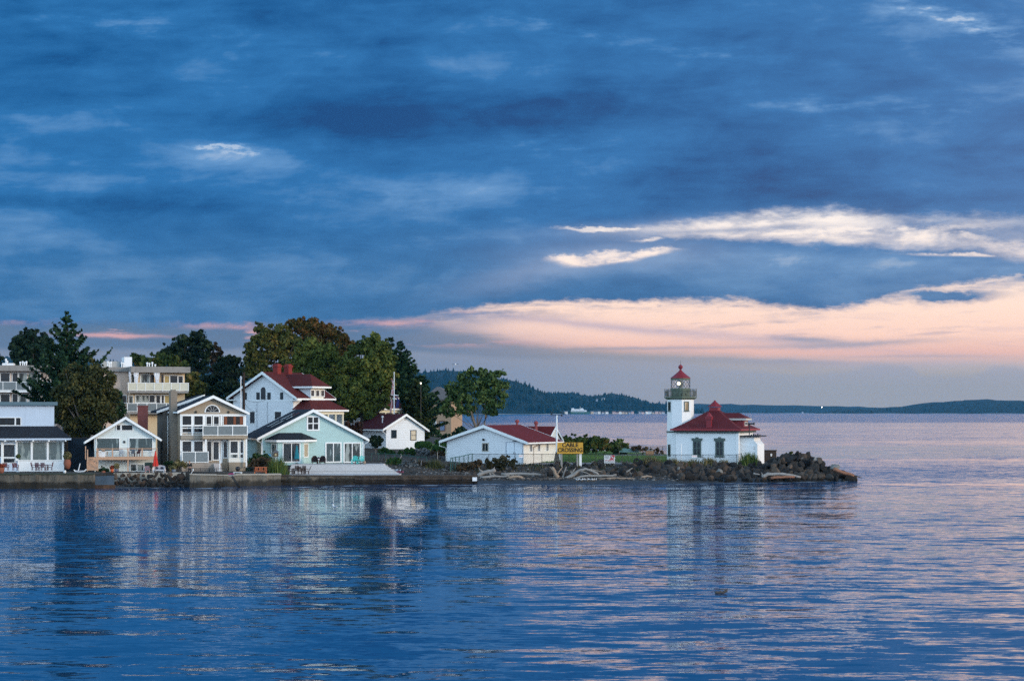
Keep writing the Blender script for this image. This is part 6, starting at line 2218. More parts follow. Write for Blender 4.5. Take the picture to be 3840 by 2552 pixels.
# short scrub and weeds over the bank
rng_ = np.random.default_rng(8)
wv = MB()
for k in range(2600):
    q, Y_ = rng_.uniform(1440, 2480), rng_.uniform(240, 252)
    if noise_py(q * .02, Y_ * .5) < .1: continue
    x = X(q, Y_)
    z = ground_z(x, Y_)
    h_, a = rng_.uniform(.12, .55), rng_.uniform(0, 3.14)
    w_ = rng_.uniform(.05, .16)
    wv.mi = int(rng_.integers(3))
    wv.add([(x - w_ * math.cos(a), Y_ - w_ * math.sin(a), z - .05), (x + w_ * math.cos(a), Y_ + w_ * math.sin(a), z - .05), (x + rng_.normal(0, .12), Y_ + rng_.normal(0, .12), z + h_)], [(0, 1, 2)])
tag(wv.build('undergrowth', [L_straw, L_brown, L_con]), label='low weeds and dry stems growing over the bank above the beach', cat='weeds', kind='stuff')

# grass blades over the lawn
rng_ = np.random.default_rng(18)
gb = MB()
for k in range(9000):
    x, Y_ = rng_.uniform(1.5, 28), 257.5 + 62 * rng_.random() ** 1.5
    if x > 28 - (Y_ - 257) * .16: continue
    z = ground_z(x, Y_)
    h_, a = rng_.uniform(.10, .28), rng_.uniform(0, 3.14)
    w_ = rng_.uniform(.03, .09)
    gb.add([(x - w_ * math.cos(a), Y_ - w_ * math.sin(a), z - .02), (x + w_ * math.cos(a), Y_ + w_ * math.sin(a), z - .02), (x + rng_.normal(0, .05), Y_ + rng_.normal(0, .05), z + h_)], [(0, 1, 2)])
tag(gb.build('grass', leafmat('grass_blade', [(0, (.04, .09, .012)), (.5, (.09, .18, .025)), (1, (.16, .22, .05))], .12)), label='short green grass of the lawn between the yellow sign and the lighthouse', cat='grass', kind='stuff')

# ------------------------------------------------------------------ driftwood
dwm = {}
for nm, a in (('silver', (.26, .24, .22)), ('tan', (.30, .22, .16)), ('dark', (.07, .06, .055)), ('orange', (.26, .12, .07))):
    dwm[nm] = paint(nm + '_driftwood', a, .85, .35, 1.2, bump=.03, bscale=4, speck=.4)


def log(label, pts, r, mat_, Y=None, taper=.6, name='driftwood_log', branches=(), cat='driftwood'):
    """a drift log through pixel points (px, py[, Y])"""
    W_ = [P(p[0], p[1], p[2] if len(p) > 2 else Y) for p in pts]
    base = W_[0].copy()
    t = thing(name, label, cat, base)
    n = len(W_)
    dense, rad = [], []
    for i in range(n - 1):
        for k in range(3):
            u = k / 3
            dense.append(W_[i].lerp(W_[i + 1], u) - base + Vector((rr.uniform(-.04, .04), 0, rr.uniform(-.04, .04))))
            rad.append(r * (1 - (1 - taper) * (i + u) / (n - 1)) * rr.uniform(.88, 1.12))
    dense.append(W_[-1] - base)
    rad.append(r * taper * .8)
    MB().tube(dense, rad, 8).build('trunk', mat_, t, True)
    for bp in branches:
        Wb = [P(p[0], p[1], p[2] if len(p) > 2 else Y) - base for p in bp]
        MB().tube(Wb, [r * .5] + [r * .3] * (len(Wb) - 2) + [r * .1], 6).build('branch', mat_, t, True)
    return t


log('long straight pale log lying along the beach below the yellow sign', [(1900, 1794), (2000, 1797), (2120, 1795), (2230, 1797), (2370, 1794)], .16, dwm['tan'], 232.5)
log('big arched silver driftwood root with many limbs, centre of the beach', [(2120, 1795), (2150, 1780), (2170, 1765), (2195, 1758), (2225, 1766), (2245, 1780)], .26, dwm['silver'], 233.5, .5,
    branches=[[(2150, 1780), (2140, 1768), (2150, 1758)], [(2170, 1765), (2200, 1772), (2230, 1786)], [(2130, 1790), (2145, 1775), (2152, 1762), (2160, 1752)], [(2195, 1758), (2220, 1760), (2260, 1768)], [(2225, 1768), (2232, 1780)]])
log('long smooth pale log bowed upward in front of the arched root', [(2150, 1796), (2180, 1786), (2230, 1783), (2290, 1783), (2312, 1779)], .16, dwm['silver'], 232.8, .7)
log('thin pale log lying below the bowed log', [(2200, 1797), (2300, 1792), (2380, 1794)], .13, dwm['tan'], 231.8, .8)
log('upright broken driftwood stump leaning left with bare prongs', [(2092, 1790), (2082, 1772), (2070, 1750)], .30, dwm['tan'], 234, .5, branches=[[(2080, 1768), (2068, 1756), (2062, 1748)], [(2088, 1780), (2098, 1765), (2110, 1750)]])
log('bleached branching snag right of the leaning stump', [(2108, 1792), (2116, 1770), (2124, 1748)], .13, dwm['silver'], 234.5, .4, branches=[[(2114, 1776), (2104, 1758)]])
log('large pale weathered root mass at the left end of the driftwood', [(1792, 1782), (1806, 1775), (1825, 1768), (1842, 1766), (1858, 1760)], .30, dwm['silver'], 234, .75, branches=[[(1800, 1775), (1795, 1790), (1800, 1796)], [(1830, 1768), (1850, 1775), (1862, 1786)], [(1815, 1770), (1800, 1762), (1795, 1752)], [(1845, 1764), (1856, 1750)], [(1835, 1770), (1842, 1784), (1838, 1794)]])
log('long grey log lying level above the pale roots', [(1880, 1778), (1940, 1775), (2010, 1778), (2050, 1784)], .20, dwm['silver'], 236, .7)
log('crooked silver log with a forked end near the white square marker', [(1800, 1790), (1850, 1785), (1890, 1787), (1910, 1780)], .17, dwm['silver'], 233, .6, branches=[[(1885, 1786), (1905, 1778), (1916, 1770)]])
log('tan log sloping down to the shingle in the middle of the beach', [(1905, 1790), (1935, 1785), (1962, 1790)], .2, dwm['tan'], 232.6, .7)
log('dark blue grey stump standing in the driftwood', [(2036, 1790), (2040, 1770), (2032, 1756)], .30, dwm['dark'], 234.6, .6, branches=[[(2038, 1775), (2026, 1762)], [(2040, 1772), (2052, 1758)]])
log('grey branching snag in front of the old tyre', [(2340, 1786), (2350, 1768), (2372, 1754)], .14, dwm['silver'], 236.5, .4, branches=[[(2348, 1772), (2340, 1758)], [(2356, 1764), (2366, 1772)]])
log('short orange brown log at the right end of the beach', [(2405, 1788), (2425, 1785), (2445, 1787)], .16, dwm['tan'], 233, .7)
log('long pale log lying across the boulders right of the lighthouse', [(2858, 1788), (2880, 1777), (2920, 1776), (2965, 1780), (3003, 1788)], .24, dwm['silver'], 232.6, .6, branches=[[(2862, 1785), (2855, 1770)]])
log('tan log tucked under the long pale log on the boulders', [(2890, 1792), (2930, 1788), (2980, 1787)], .2, dwm['orange'], 232.4, .7)
log('thin pale stick jutting from the boulders left of the long pale log', [(2825, 1774), (2850, 1779)], .12, dwm['silver'], 233, .7)
log('orange brown log pointing down to the water at the very tip', [(3125, 1757), (3150, 1768), (3190, 1778), (3202, 1784)], .26, dwm['orange'], 236.5, .8)
log('dark stick lying over the water at the very tip', [(3190, 1778), (3215, 1785), (3232, 1790)], .10, dwm['dark'], 237, .5)
for (a, q, lb) in (((2318, 1740), (2348, 1735), 0), ((1960, 1760), (2000, 1766), 0)):
    pass
log('white dead stem standing in the scrub by the deck', [(1498, 1732), (1505, 1708), (1503, 1700)], .06, dwm['silver'], 243, .5)
log('white dead stem standing left of the grass clump', [(1578, 1748), (1582, 1725)], .07, dwm['silver'], 243, .5)
log('tall white dead stem behind the grass clump', [(1640, 1728), (1641, 1692)], .06, dwm['silver'], 246, .6)
log('dark floating plank drifting on the open water', [(2684, 2219), (2700, 2219), (2716, 2219), (2728, 2215)], .075, dwm['dark'], F * H / (2224 - HOR), .9, name='floating_log')

# ------------------------------------------------------------------ fences
m, b = new_mat('chain_link')
v = objco()
x, y, z = sep(v)
s = 1 / .085
u1 = mth('FRACT', (x + z) * s)
u2 = mth('FRACT', (x - z) * s)
wire = mth('MAXIMUM', mth('GREATER_THAN', u1, .94), mth('GREATER_THAN', u2, .94))
tr = node('ShaderNodeBsdfTransparent')
mx = node('ShaderNodeMixShader')
put(mx.inputs[0], wire)
b.inputs['Base Color'].default_value = (.02, .022, .022, 1)
S.tree.links.new(tr.outputs[0], mx.inputs[1])
S.tree.links.new(b.outputs[0], mx.inputs[2])
S.tree.links.new(mx.outputs[0], S.tree.nodes['Material Output'].inputs[0])
linkm = m
greenm = paint('green_coated_steel', (.012, .085, .075), .5, .1, 3)
blackm = paint('black_coated_steel', (.015, .018, .018), .5, .1, 3)


def fence(label, pts, hgt, mat_, name='chain_link_fence', panel=True, r=.04):
    """posts at world points (x, y, z foot)"""
    base = Vector(pts[0])
    t = thing(name, label, 'fence', base)
    Q = [Vector(p) - base for p in pts]
    for q in Q:
        MB().tube([q + Vector((0, 0, -.3)), q + Vector((0, 0, hgt + .05))], r, 6).build('post', mat_, t)
    up = Vector((0, 0, hgt))
    MB().tube([q + up for q in Q], r * .8, 5).build('rail', mat_, t)
    if panel:
        for a, c in zip(Q, Q[1:]):
            d = c - a
            L_ = math.hypot(d.x, d.y)
            pn_ = MB().box(0, L_, -.004, .004, .03, hgt - .03).build('mesh_panel', linkm, t)
            pn_.location = a
            pn_.rotation_euler = (0, -math.atan2(d.z, L_) * 0, math.atan2(d.y, d.x))
    return t


def fpts(lst, hgt):
    """(px, py of the post top, Y) -> feet"""
    return [(X(a, Y_), Y_, Z(q, Y_) - hgt) for a, q, Y_ in lst]


fence('green chain link fence running back from the beach to the long white building', fpts([(1690, 1716, 240), (1698, 1715, 241.5), (1708, 1713, 243), (1722, 1711, 245), (1740, 1707, 247), (1756, 1703, 248.5), (1771, 1700, 250)], 2.0), 2.0, greenm, r=.06)
fence('black chain link fence in front of the white building and the yellow sign', fpts([(1771, 1702, 250), (1833, 1702, 249), (1932, 1702, 248.6), (2032, 1702, 248.2), (2134, 1702, 248), (2234, 1703, 248), (2334, 1703, 248.5), (2438, 1703, 249.2), (2535, 1704, 250), (2636, 1704, 250.5), (2700, 1704, 250.8), (2762, 1704, 251), (2780, 1699, 252)], 1.75), 1.75, blackm)
fence('black chain link fence along the back shore beyond the lawn', fpts([(2300, 1672, 312), (2350, 1671, 310), (2395, 1672, 306), (2440, 1674, 303), (2484, 1673, 300), (2530, 1673, 298)], 1.7), 1.7, blackm)
fence('low dark fence between the stepped deck and the white cottage', fpts([(1392, 1700, 250), (1420, 1699, 250), (1447, 1700, 250), (1480, 1702, 250), (1567, 1712, 250), (1600, 1712, 250)], 1.4), 1.4, greenm)
b_t = paint('brown_gate_boards', (.05, .035, .028), .85, .4, 2, lines=.18, lines_axis=0)
Yg = 262
gt = thing('board_gate', 'dark brown board gate on the rocks right of the lighthouse', 'gate', (X(2866, Yg), Yg, Z(1735, Yg)))
MB().box(0, 1.75, 0, .08, 0, Z(1687, Yg) - Z(1735, Yg)).build('board_panel', b_t, gt)
MB().box(-.08, 1.83, -.05, -.004, Z(1690, Yg) - Z(1735, Yg), Z(1686, Yg) - Z(1735, Yg)).build('rail', b_t, gt)
MB().box(.9, 1.12, -.06, -.004, 1.0, 1.35).build('notice', white, gt)
rl_ = fence('dark low railing in front of the tan house, along the sea wall', fpts([(697, 1755, 222.5), (722, 1755, 222.4), (752, 1755, 222.3), (785, 1755, 222.2), (812, 1756, 222), (850, 1756, 222)], .95), .95, metal_d, 'terrace_railing', panel=False)
Q = [Vector(p) for p in fpts([(697, 1755, 222.5), (805, 1756, 222.1)], .95)]
pk = MB()
for i in range(36):
    q = Q[0].lerp(Q[1], i / 35) - rl_.location
    pk.box(q.x - .02, q.x + .02, q.y - .02, q.y + .02, q.z + .02, q.z + .9)
pk.box(0, Q[1].x - Q[0].x, -.03, .0, .3, .34)
pk.build('baluster', metal_d, rl_)
fence('dark low fence behind the orange bench', fpts([(915, 1751, 228), (950, 1751, 228), (985, 1751, 228), (1015, 1751, 228)], .9), .9, metal_d, 'garden_fence')

Yd = 236
bf = thing('board_fence', 'dark blue grey board fence between the porch house and the deck cottage', 'fence', (X(255, Yd), Yd, 1.3))
MB().box(0, X(352, Yd) - X(255, Yd), 0, .06, 0, Z(1642, Yd) - 1.3).build('board_panel', paint('blue_grey_boards', (.022, .032, .045), .85, .4, 1.5, lines=.2, lines_axis=0), bf)
MB().box(-.05, X(352, Yd) - X(255, Yd) + .05, -.03, .09, Z(1642, Yd) - 1.297, Z(1640, Yd) - 1.27).build('rail', darkwood, bf)

# ------------------------------------------------------------------ signs
def lettering(body, size, mat_, parent, x, z, y=-.01, sx=1.0, extrude=.008):
    cu = bpy.data.curves.new('lettering', 'FONT')
    cu.body = body
    cu.size = size
    cu.align_x = 'CENTER'
    cu.align_y = 'CENTER'
    cu.extrude = extrude
    cu.offset = .030 * size
    o = bpy.data.objects.new('lettering', cu)
    COL.objects.link(o)
    dg_ = bpy.context.evaluated_depsgraph_get()
    me = bpy.data.meshes.new_from_object(o.evaluated_get(dg_))
    bpy.data.objects.remove(o)
    me.materials.clear()
    me.materials.append(mat_)
    o = bpy.data.objects.new('lettering', me)
    COL.objects.link(o)
    o.parent = parent
    o.location = (x, y, z)
    o.rotation_euler = (math.pi / 2, 0, 0)
    o.scale = (sx, 1, 1)
    return o


Ys = 247.5
yel = paint('yellow_sign_paint', (.56, .30, .035), .6, .14, 1.2, grime=.25)
blk = paint('black_lettering', (.02, .014, .012), .7)
sg = thing('cable_sign', 'large yellow sign reading CABLE CROSSING in black on grey posts', 'sign', (X(2138, Ys), Ys, Z(1738, Ys)), math.radians(4))
w_, z0_, z1_ = X(2187, Ys) - X(2090, Ys), Z(1700, Ys) - Z(1738, Ys), Z(1658, Ys) - Z(1738, Ys)
MB().box(-w_ / 2, w_ / 2, -.06, .06, z0_, z1_).build('sign_board', yel, sg)
lh = (z1_ - z0_)
lettering('CABLE', lh * .50, blk, sg, 0, z0_ + lh * .76, -.07, 1.0)
lettering('CROSSING', lh * .50, blk, sg, 0, z0_ + lh * .31, -.07, .93)
for px_ in (2106, 2166):
    q = X(px_, Ys) - X(2138, Ys)
    MB().box(q - .12, q + .12, .07, .28, -.9, z0_ + .6).build('post', dwm['silver'], sg)
q = X(2178, Ys) - X(2138, Ys)
MB().box(q - .16, q + .16, .3, .55, -.3, z0_ + .3).build('post', white, sg)
Yn = 248.6
ns_ = thing('notice_sign', 'small white notice with a red diagonal stripe behind the black fence', 'sign', (X(2286, Yn), Yn, Z(1737, Yn)))
w_, h_ = X(2307, Yn) - X(2266, Yn), Z(1706, Yn) - Z(1737, Yn)
MB().box(-w_ / 2, w_ / 2, .12, .17, 0.05, h_).build('sign_board', white, ns_)
redst = paint('red_stripe', (.62, .035, .05), .5)
sb = MB()
sb.prism_y([(w_ * .06, h_ * .46), (w_ * .32, h_ * .46), (w_ * .49, h_ * .99), (w_ * .23, h_ * .99)], .105, .117)
sb.prism_y([(-.0 * w_, h_ * .46), (w_ * .03, h_ * .46), (w_ * .20, h_ * .99), (w_ * .17, h_ * .99)], .105, .117)
sb.build('stripe', redst, ns_)
MB().box(w_ * .20, w_ * .34, .095, .103, h_ * .66, h_ * .82).build('emblem', white, ns_)
gl_ = MB()
for i, (a, c_) in enumerate(((-.42, -.06), (-.42, -.02), (-.36, -.1))):
    gl_.box(w_ * a, w_ * c_, .11, .118, h_ * (.84 - i * .11), h_ * (.885 - i * .11))
for i in range(2):
    gl_.box(-w_ * .44, w_ * .42, .11, .118, h_ * (.13 + i * .1), h_ * (.16 + i * .1))
gl_.build('text_line', paint('grey_print', (.30, .32, .36), .6), ns_)
MB().box(-w_ * .44, w_ * .44, .11, .118, h_ * .34, h_ * .40).build('text_line', redst, ns_)
for a in (-.4, .4):
    MB().box(w_ * a - .05, w_ * a + .05, .175, .27, -.9, h_ * .9).build('post', dwm['silver'], ns_)
for (px_, py_, Y_, w_, h_, lb) in ((1953, 1709, 248.4, .55, .38, 'little white notice hung on the black fence by the double doors'), (2604, 1710, 250.2, .75, .32, 'little white notice hung on the black fence under the first lighthouse window')):
    c_ = P(px_, py_, Y_)
    t = thing('fence_notice', lb, 'sign', c_)
    MB().box(-w_ / 2, w_ / 2, -.05, -.02, -h_ / 2, h_ / 2).build('sign_board', white, t)
    MB().box(-w_ * .4, w_ * .4, -.058, -.052, -.02, .03).build('text_line', redst, t)
c_ = P(1780, 1796, 227.3)
t = thing('marker_board', 'plain white square marker at the end of the dark timber sea wall', 'marker', (c_.x, c_.y, c_.z))
MB().box(-.28, .28, -.06, 0, -.22, .26).build('marker_panel', white, t)
MB().box(-.06, .06, .004, .12, -.9, .26).build('post', darkwood, t)

# weather mast beside the sign
Ym = 249.5
c_ = P(2088, 1735, Ym)
ms = thing('weather_mast', 'slim white weather mast with a wind vane beside the yellow sign', 'mast', c_)
zt = Z(1556, Ym) - c_.z
MB().tube([(0, 0, -.3), (0, 0, zt)], [.15, .09], 8).build('pole', white, ms)
MB().tube([(-.75, 0, zt - .05), (.75, 0, zt + .05)], .04, 5).build('crossarm', metal_d, ms)
MB().tube([(.7, 0, zt - .15), (.7, 0, zt + .55)], .05, 5).ball((.7, 0, zt - .05), .12).build('anemometer', metal_d, ms)
MB().prism_y([(-1.0, zt + .02), (-.6, zt + .05), (-.55, zt + .3), (-.9, zt + .6), (-.75, zt + .25)], -.02, .02).build('wind_vane', metal_d, ms)
MB().prism_z([(-.5, -.5), (.5, -.5), (.5, .5), (-.5, .5)], -.2, 1.5, .35).build('footing', conc, ms)
# flagpole
Yf = 288
c_ = P(1478, 1640, Yf)
fp = thing('flagpole', 'white flagpole with a yardarm and two drooping flags above the white cottage roof', 'flagpole', c_)
zt, zy = Z(1398, Yf) - c_.z, Z(1481, Yf) - c_.z
MB().tube([(0, 0, -1), (0, 0, zt)], [.13, .055], 8).ball((0, 0, zt + .08), .1).build('pole', white, fp)
MB().tube([(-.42, 0, zy), (.7, 0, zy)], .06, 6).build('yardarm', white, fp)
MB().tube([(-.08, -.05, zt), (-.55, -.05, zy - 2)], .012, 4).tube([(.1, -.05, zt), (.6, -.05, zy)], .012, 4).tube([(.58, -.05, zy), (.45, -.05, zy - 4)], .012, 4).build('halyard', metal_d, fp)


def flag(x, z, w, h, mat_, name='flag'):
    mb = MB()
    n_, m_ = 6, 10
    vs = []
    for j in range(m_ + 1):
        for i in range(n_ + 1):
            u, v_ = i / n_, j / m_
            vs.append((x + (u - .5) * w * (1 - .3 * math.sin(v_ * 3)) + .08 * math.sin(v_ * 5), .10 * math.sin(u * 9 + v_ * 2), z - v_ * h - u * .25 * h * (1 - v_)))
    fs = [(j * (n_ + 1) + i, j * (n_ + 1) + i + 1, (j + 1) * (n_ + 1) + i + 1, (j + 1) * (n_ + 1) + i) for j in range(m_) for i in range(n_)]
    mb.add(vs, fs)
    mb.add([(a, q + .02, c) for a, q, c in vs], [f[::-1] for f in fs])
    return mb.build(name, mat_, fp, True)


m, b = new_mat('striped_flag')
x, y, z = sep(objco())
st_ = mth('GREATER_THAN', mth('FRACT', (x * 1.2 + z * .18) * 5.0), .5)
put(b.inputs['Base Color'], mixc(st_, (.62, .58, .56), (.42, .03, .04)))
b.inputs['Roughness'].default_value = .8
flag(-.22, Z(1417, Yf) - c_.z, .5, 2.7, m)
flag(-.48, zy - .2, .35, 2.6, m)
flag(.55, zy - .2, .55, 1.9, paint('blue_flag', (.035, .04, .14), .8, .2, 2))
# utility pole and wires
Yu = 262
c_ = P(914, 1640, Yu)
up_ = thing('utility_pole', 'dark brown wooden utility pole left of the tall white house', 'pole', c_)
zt = Z(1395, Yu) - c_.z
MB().tube([(0, 0, -1), (0, 0, zt)], [.24, .17], 8).build('pole', paint('tarred_pole', (.035, .022, .016), .9, .3, 2), up_)
MB().box(-.5, .5, -.12, -.02, zt - .7, zt - .58).build('crossarm', darkwood, up_)
wr_ = MB()
for (pa, pb_, yy) in (((-.3, 0, zt - .5), P(700, 1384, 262) - c_, .0), ((-.2, 0, zt - .25), P(690, 1374, 262) - c_, 0)):
    A_, B_ = Vector(pa), Vector(pb_)
    wr_.tube([A_.lerp(B_, k / 8) + Vector((0, 0, -.25 * math.sin(math.pi * k / 8))) for k in range(9)], .022, 4)
wr_.build('cable', metal_d, up_)
wr2 = MB()
A_, B_ = Vector((.1, 0, zt - 3.9)), P(1010, 1492, 271) - c_
wr2.tube([A_.lerp(B_, k / 8) + Vector((0, 0, -.5 * math.sin(math.pi * k / 8))) for k in range(9)], .02, 4)
A_ = Vector((.1, 0, zt - 4.4))
B_ = P(965, 1540, 274) - c_
wr2.tube([A_.lerp(B_, k / 8) + Vector((0, 0, -.5 * math.sin(math.pi * k / 8))) for k in range(9)], .02, 4)
wr2.build('cable', metal_d, up_)
c_ = P(903, 1640, 260)
t = thing('service_mast', 'thin pale grey metal mast beside the dark utility pole', 'mast', c_)
zt = Z(1422, 260) - c_.z
MB().tube([(0, 0, -1), (0, 0, zt)], .075, 6).build('pole', paint('galvanised', (.5, .52, .55), .4), t)
MB().lathe([(.13, zt), (.16, zt + .3), (.06, zt + .5)], 0, 0, 8).build('weather_head', paint('galvanised', (.5, .52, .55), .4), t)
# posts, tyre, oddments on the point
c_ = P(2388, 1745, 246)
t = thing('old_tyre', 'black tyre standing upright on the rocks left of the beach grass', 'tyre', c_)
ty = MB(Matrix.Translation((0, 0, .55)) @ Matrix.Rotation(math.pi / 2, 4, 'X'))
n_, m_ = 20, 8
vs, fs = [], []
for i in range(n_):
    a = 2 * math.pi * i / n_
    for j in range(m_):
        e = 2 * math.pi * j / m_
        r_ = .36 + .13 * math.cos(e)
        vs.append((r_ * math.cos(a), r_ * math.sin(a), .14 * math.sin(e)))
fs = [(i * m_ + j, ((i + 1) % n_) * m_ + j, ((i + 1) % n_) * m_ + (j + 1) % m_, i * m_ + (j + 1) % m_) for i in range(n_) for j in range(m_)]
ty.add(vs, fs)
ty.build('tread', paint('rubber', (.012, .012, .012), .8, .2, 5), t, True)
MB().tube([(0, .1, -.4), (0, .1, .9), (.1, .1, 1.45)], .05, 6).ball((.1, .1, 1.5), .1).build('stake', darkwood, t)
c_ = P(2555, 1745, 250.5)
t = thing('marker_post', 'thin white post standing before the lighthouse wall', 'post', c_)
MB().tube([(0, 0, -.2), (0, 0, Z(1668, 250.5) - c_.z)], .06, 6).build('pole', white, t)
MB().box(-.09, .09, -.09, .09, Z(1668, 250.5) - c_.z, Z(1664, 250.5) - c_.z).build('cap', white, t)
for (px_, w_, lb, cl_) in ((2347, 1.5, 'pale green upturned dinghy on the back lawn, left of its pair', (.16, .26, .22)), (2376, 1.6, 'grey green upturned dinghy on the back lawn, nearer the lighthouse', (.13, .20, .19))):
    c_ = P(px_, 1695, 297)
    t = thing('dinghy', lb, 'boat', c_)
    mb = MB()
    n_, m_ = 9, 8
    vs = []
    for i in range(n_):
        u = i / (n_ - 1)
        ww = .55 * math.sin(math.pi * min(1, .12 + u * .95)) ** .6
        hh = .62 * (.75 + .35 * u)
        for j in range(m_):
            a = math.pi * j / (m_ - 1)
            vs.append(((u - .5) * w_ * 1.5, ww * math.cos(a), hh * math.sin(a) ** .7))
    fs = [(i * m_ + j, i * m_ + j + 1, (i + 1) * m_ + j + 1, (i + 1) * m_ + j) for i in range(n_ - 1) for j in range(m_ - 1)]
    mb.add(vs, fs)
    mb.build('hull', paint('hull_' + str(px_), cl_, .5), t, True)
    MB().box(-w_ * .7, w_ * .7, -.03, .03, .45, .68).build('keel', paint('hull_' + str(px_), cl_, .5), t)
c_ = P(2436, 1703, 280)
t = thing('firewood_box', 'low tan crate of rocks on the gravel behind the black fence', 'crate', c_)
MB().box(-.6, .6, -.4, .4, -.1, .55).build('crate_side', paint('rust_tan', (.30, .17, .10), .8, .3, 2, lines=.2, lines_axis=0), t)
MB().ball((-.2, 0, .6), .3, .3, .18).ball((.3, .1, .58), .28, .3, .16).build('rock', rm_pale, t)

# leaning timber posts against the walls
for (p0, p1, r_, lb) in (((797, 1783), (826, 1829), .2, 'left dark timber brace leaning against the concrete sea wall'), ((868, 1782), (897, 1825), .2, 'right dark timber brace leaning against the concrete sea wall')):
    A_, B_ = P(p0[0], p0[1], 217.5), P(p1[0], p1[1], 215.6)
    t = thing('timber_brace', lb, 'timber', B_)
    MB().tube([Vector((0, 0, 0)), A_ - B_], r_, 4).build('beam', darkwood, t)
    MB().box((A_ - B_).x - .3, (A_ - B_).x + .3, (A_ - B_).y - .3, (A_ - B_).y + .3, (A_ - B_).z - .1, (A_ - B_).z + .1).build('cap', dwm['silver'], t)
# ------------------------------------------------------------------ the stepped deck
deckm = paint('pale_deck_boards', (.50, .48, .47), .75, .10, 1.0, lines=.30, lines_axis=1, speck=.12, grime=.12)
YA, YB, YC = 225.9, 234.8, 241.0
dk = thing('stepped_deck', 'wide pale grey timber deck with steps down to the sea wall before the aqua house', 'deck', (X(1050, YA), YA, 0))
ox = X(1050, YA)
xr0 = X(1500, 232) - ox
zl, zh = Z(1783, YA), 2.16
MB().box(0, xr0, 0, YB - YA, zl - .45, zl).build('platform', deckm, dk)
for i in range(6):
    z1 = zl + (zh - zl) * (i + 1) / 6.5
    y0 = YB - YA + i * .42 + .004
    MB().box(0.02, xr0 - .36 * (i + 1), y0, y0 + (.415 if i < 5 else .416), zl - .5, z1).build('step', deckm, dk)
# the side steps at the right end
MB().box(0.02, xr0 - .36 * 7, YB - YA + 6 * .42 + .01, YC - YA + .3, zl - .5, zh).build('upper_deck', deckm, dk)
for i in range(5):
    z1 = zl + (zh - zl) * (i + 1) / 6.5
    x0 = xr0 - .36 * 7 + .004 + (5 - i - 1) * .36
    MB().box(x0, x0 + .35, YB - YA + 6 * .42 + .02, YC - YA, zl - .5, z1).build('step', deckm, dk)


# ------------------------------------------------------------------ furniture
def chair(name, label, cat, loc, rz, mat_, w=.55, seat=.45, back=1.0, group=None, slats=4, arms=True, tilt=.18):
    t = thing(name, label, cat, loc, rz, group)
    MB().box(-w / 2, w / 2, -w / 2, w / 2, seat - .05, seat).build('seat', mat_, t)
    bk = MB()
    for i in range(slats):
        x = -w / 2 + w * (i + .5) / slats
        bk.add([(x - w / slats * .4, w / 2, seat), (x + w / slats * .4, w / 2, seat), (x + w / slats * .4, w / 2 + tilt, back), (x - w / slats * .4, w / 2 + tilt, back),
                (x - w / slats * .4, w / 2 + .04, seat), (x + w / slats * .4, w / 2 + .04, seat), (x + w / slats * .4, w / 2 + tilt + .04, back), (x - w / slats * .4, w / 2 + tilt + .04, back)],
               [(0, 1, 2, 3), (7, 6, 5, 4), (0, 4, 5, 1), (2, 6, 7, 3), (1, 5, 6, 2), (0, 3, 7, 4)])
    bk.box(-w / 2, w / 2, w / 2 + tilt * .55, w / 2 + tilt * .55 + .05, seat + (back - seat) * .55, seat + (back - seat) * .65)
    bk.build('backrest', mat_, t)
    for sx in (-1, 1):
        for sy in (-1, 1):
            x, y = sx * (w / 2 - .04), sy * (w / 2 - .04)
            MB().box(x - .03, x + .03, y - .03, y + .03, 0, seat - .052).build('leg', mat_, t)
        if arms:
            MB().box(sx * w / 2 - .04, sx * w / 2 + .04, -w / 2, w / 2, seat + .2, seat + .25).box(sx * w / 2 - .03, sx * w / 2 + .03, -w / 2 + .02, -w / 2 + .08, seat - .04, seat + .198).build('armrest', mat_, t)
    return t


def table(name, label, loc, w, d, h, mat_, rz=0.0, cat='table', group=None):
    t = thing(name, label, cat, loc, rz, group)
    MB().box(-w / 2, w / 2, -d / 2, d / 2, h - .06, h).build('table_top', mat_, t)
    for sx in (-1, 1):
        for sy in (-1, 1):
            x, y = sx * (w / 2 - .08), sy * (d / 2 - .08)
            MB().box(x - .035, x + .035, y - .035, y + .035, 0, h - .062).build('leg', mat_, t)
    return t


def parasol(name, label, loc, h, mat_, r=.24, canopy=.62):
    t = thing(name, label, 'parasol', loc)
    MB().tube([(0, 0, 0), (0, 0, h)], .03, 6).ball((0, 0, h), .06).build('pole', dwm['tan'], t)
    mb = MB()
    n_ = 16
    prof = [(.05, h - .03), (r * .5, h - .3 * h * canopy), (r * .8, h - .65 * h * canopy), (r * 1.1, h - h * canopy), (r * .7, h - h * canopy - .06)]
    vs, fs = [], []
    for i, (rr_, z) in enumerate(prof):
        for k in range(n_):
            a = 2 * math.pi * k / n_
            q = rr_ * (1 + (.22 if k % 2 else -.22) * min(1, i / 2))
            vs.append((q * math.cos(a), q * math.sin(a), z))
    for i in range(len(prof) - 1):
        for k in range(n_):
            fs.append((i * n_ + k, i * n_ + (k + 1) % n_, (i + 1) * n_ + (k + 1) % n_, (i + 1) * n_ + k))
    fs.append(tuple(range(n_)))
    fs.append(tuple(range((len(prof) - 1) * n_, len(prof) * n_)))
    mb.add(vs, fs)
    mb.build('canopy', mat_, t)
    MB().lathe([(.25, 0), (.25, .06), (.06, .12)], 0, 0, 10).build('base', metal_d, t)
    return t


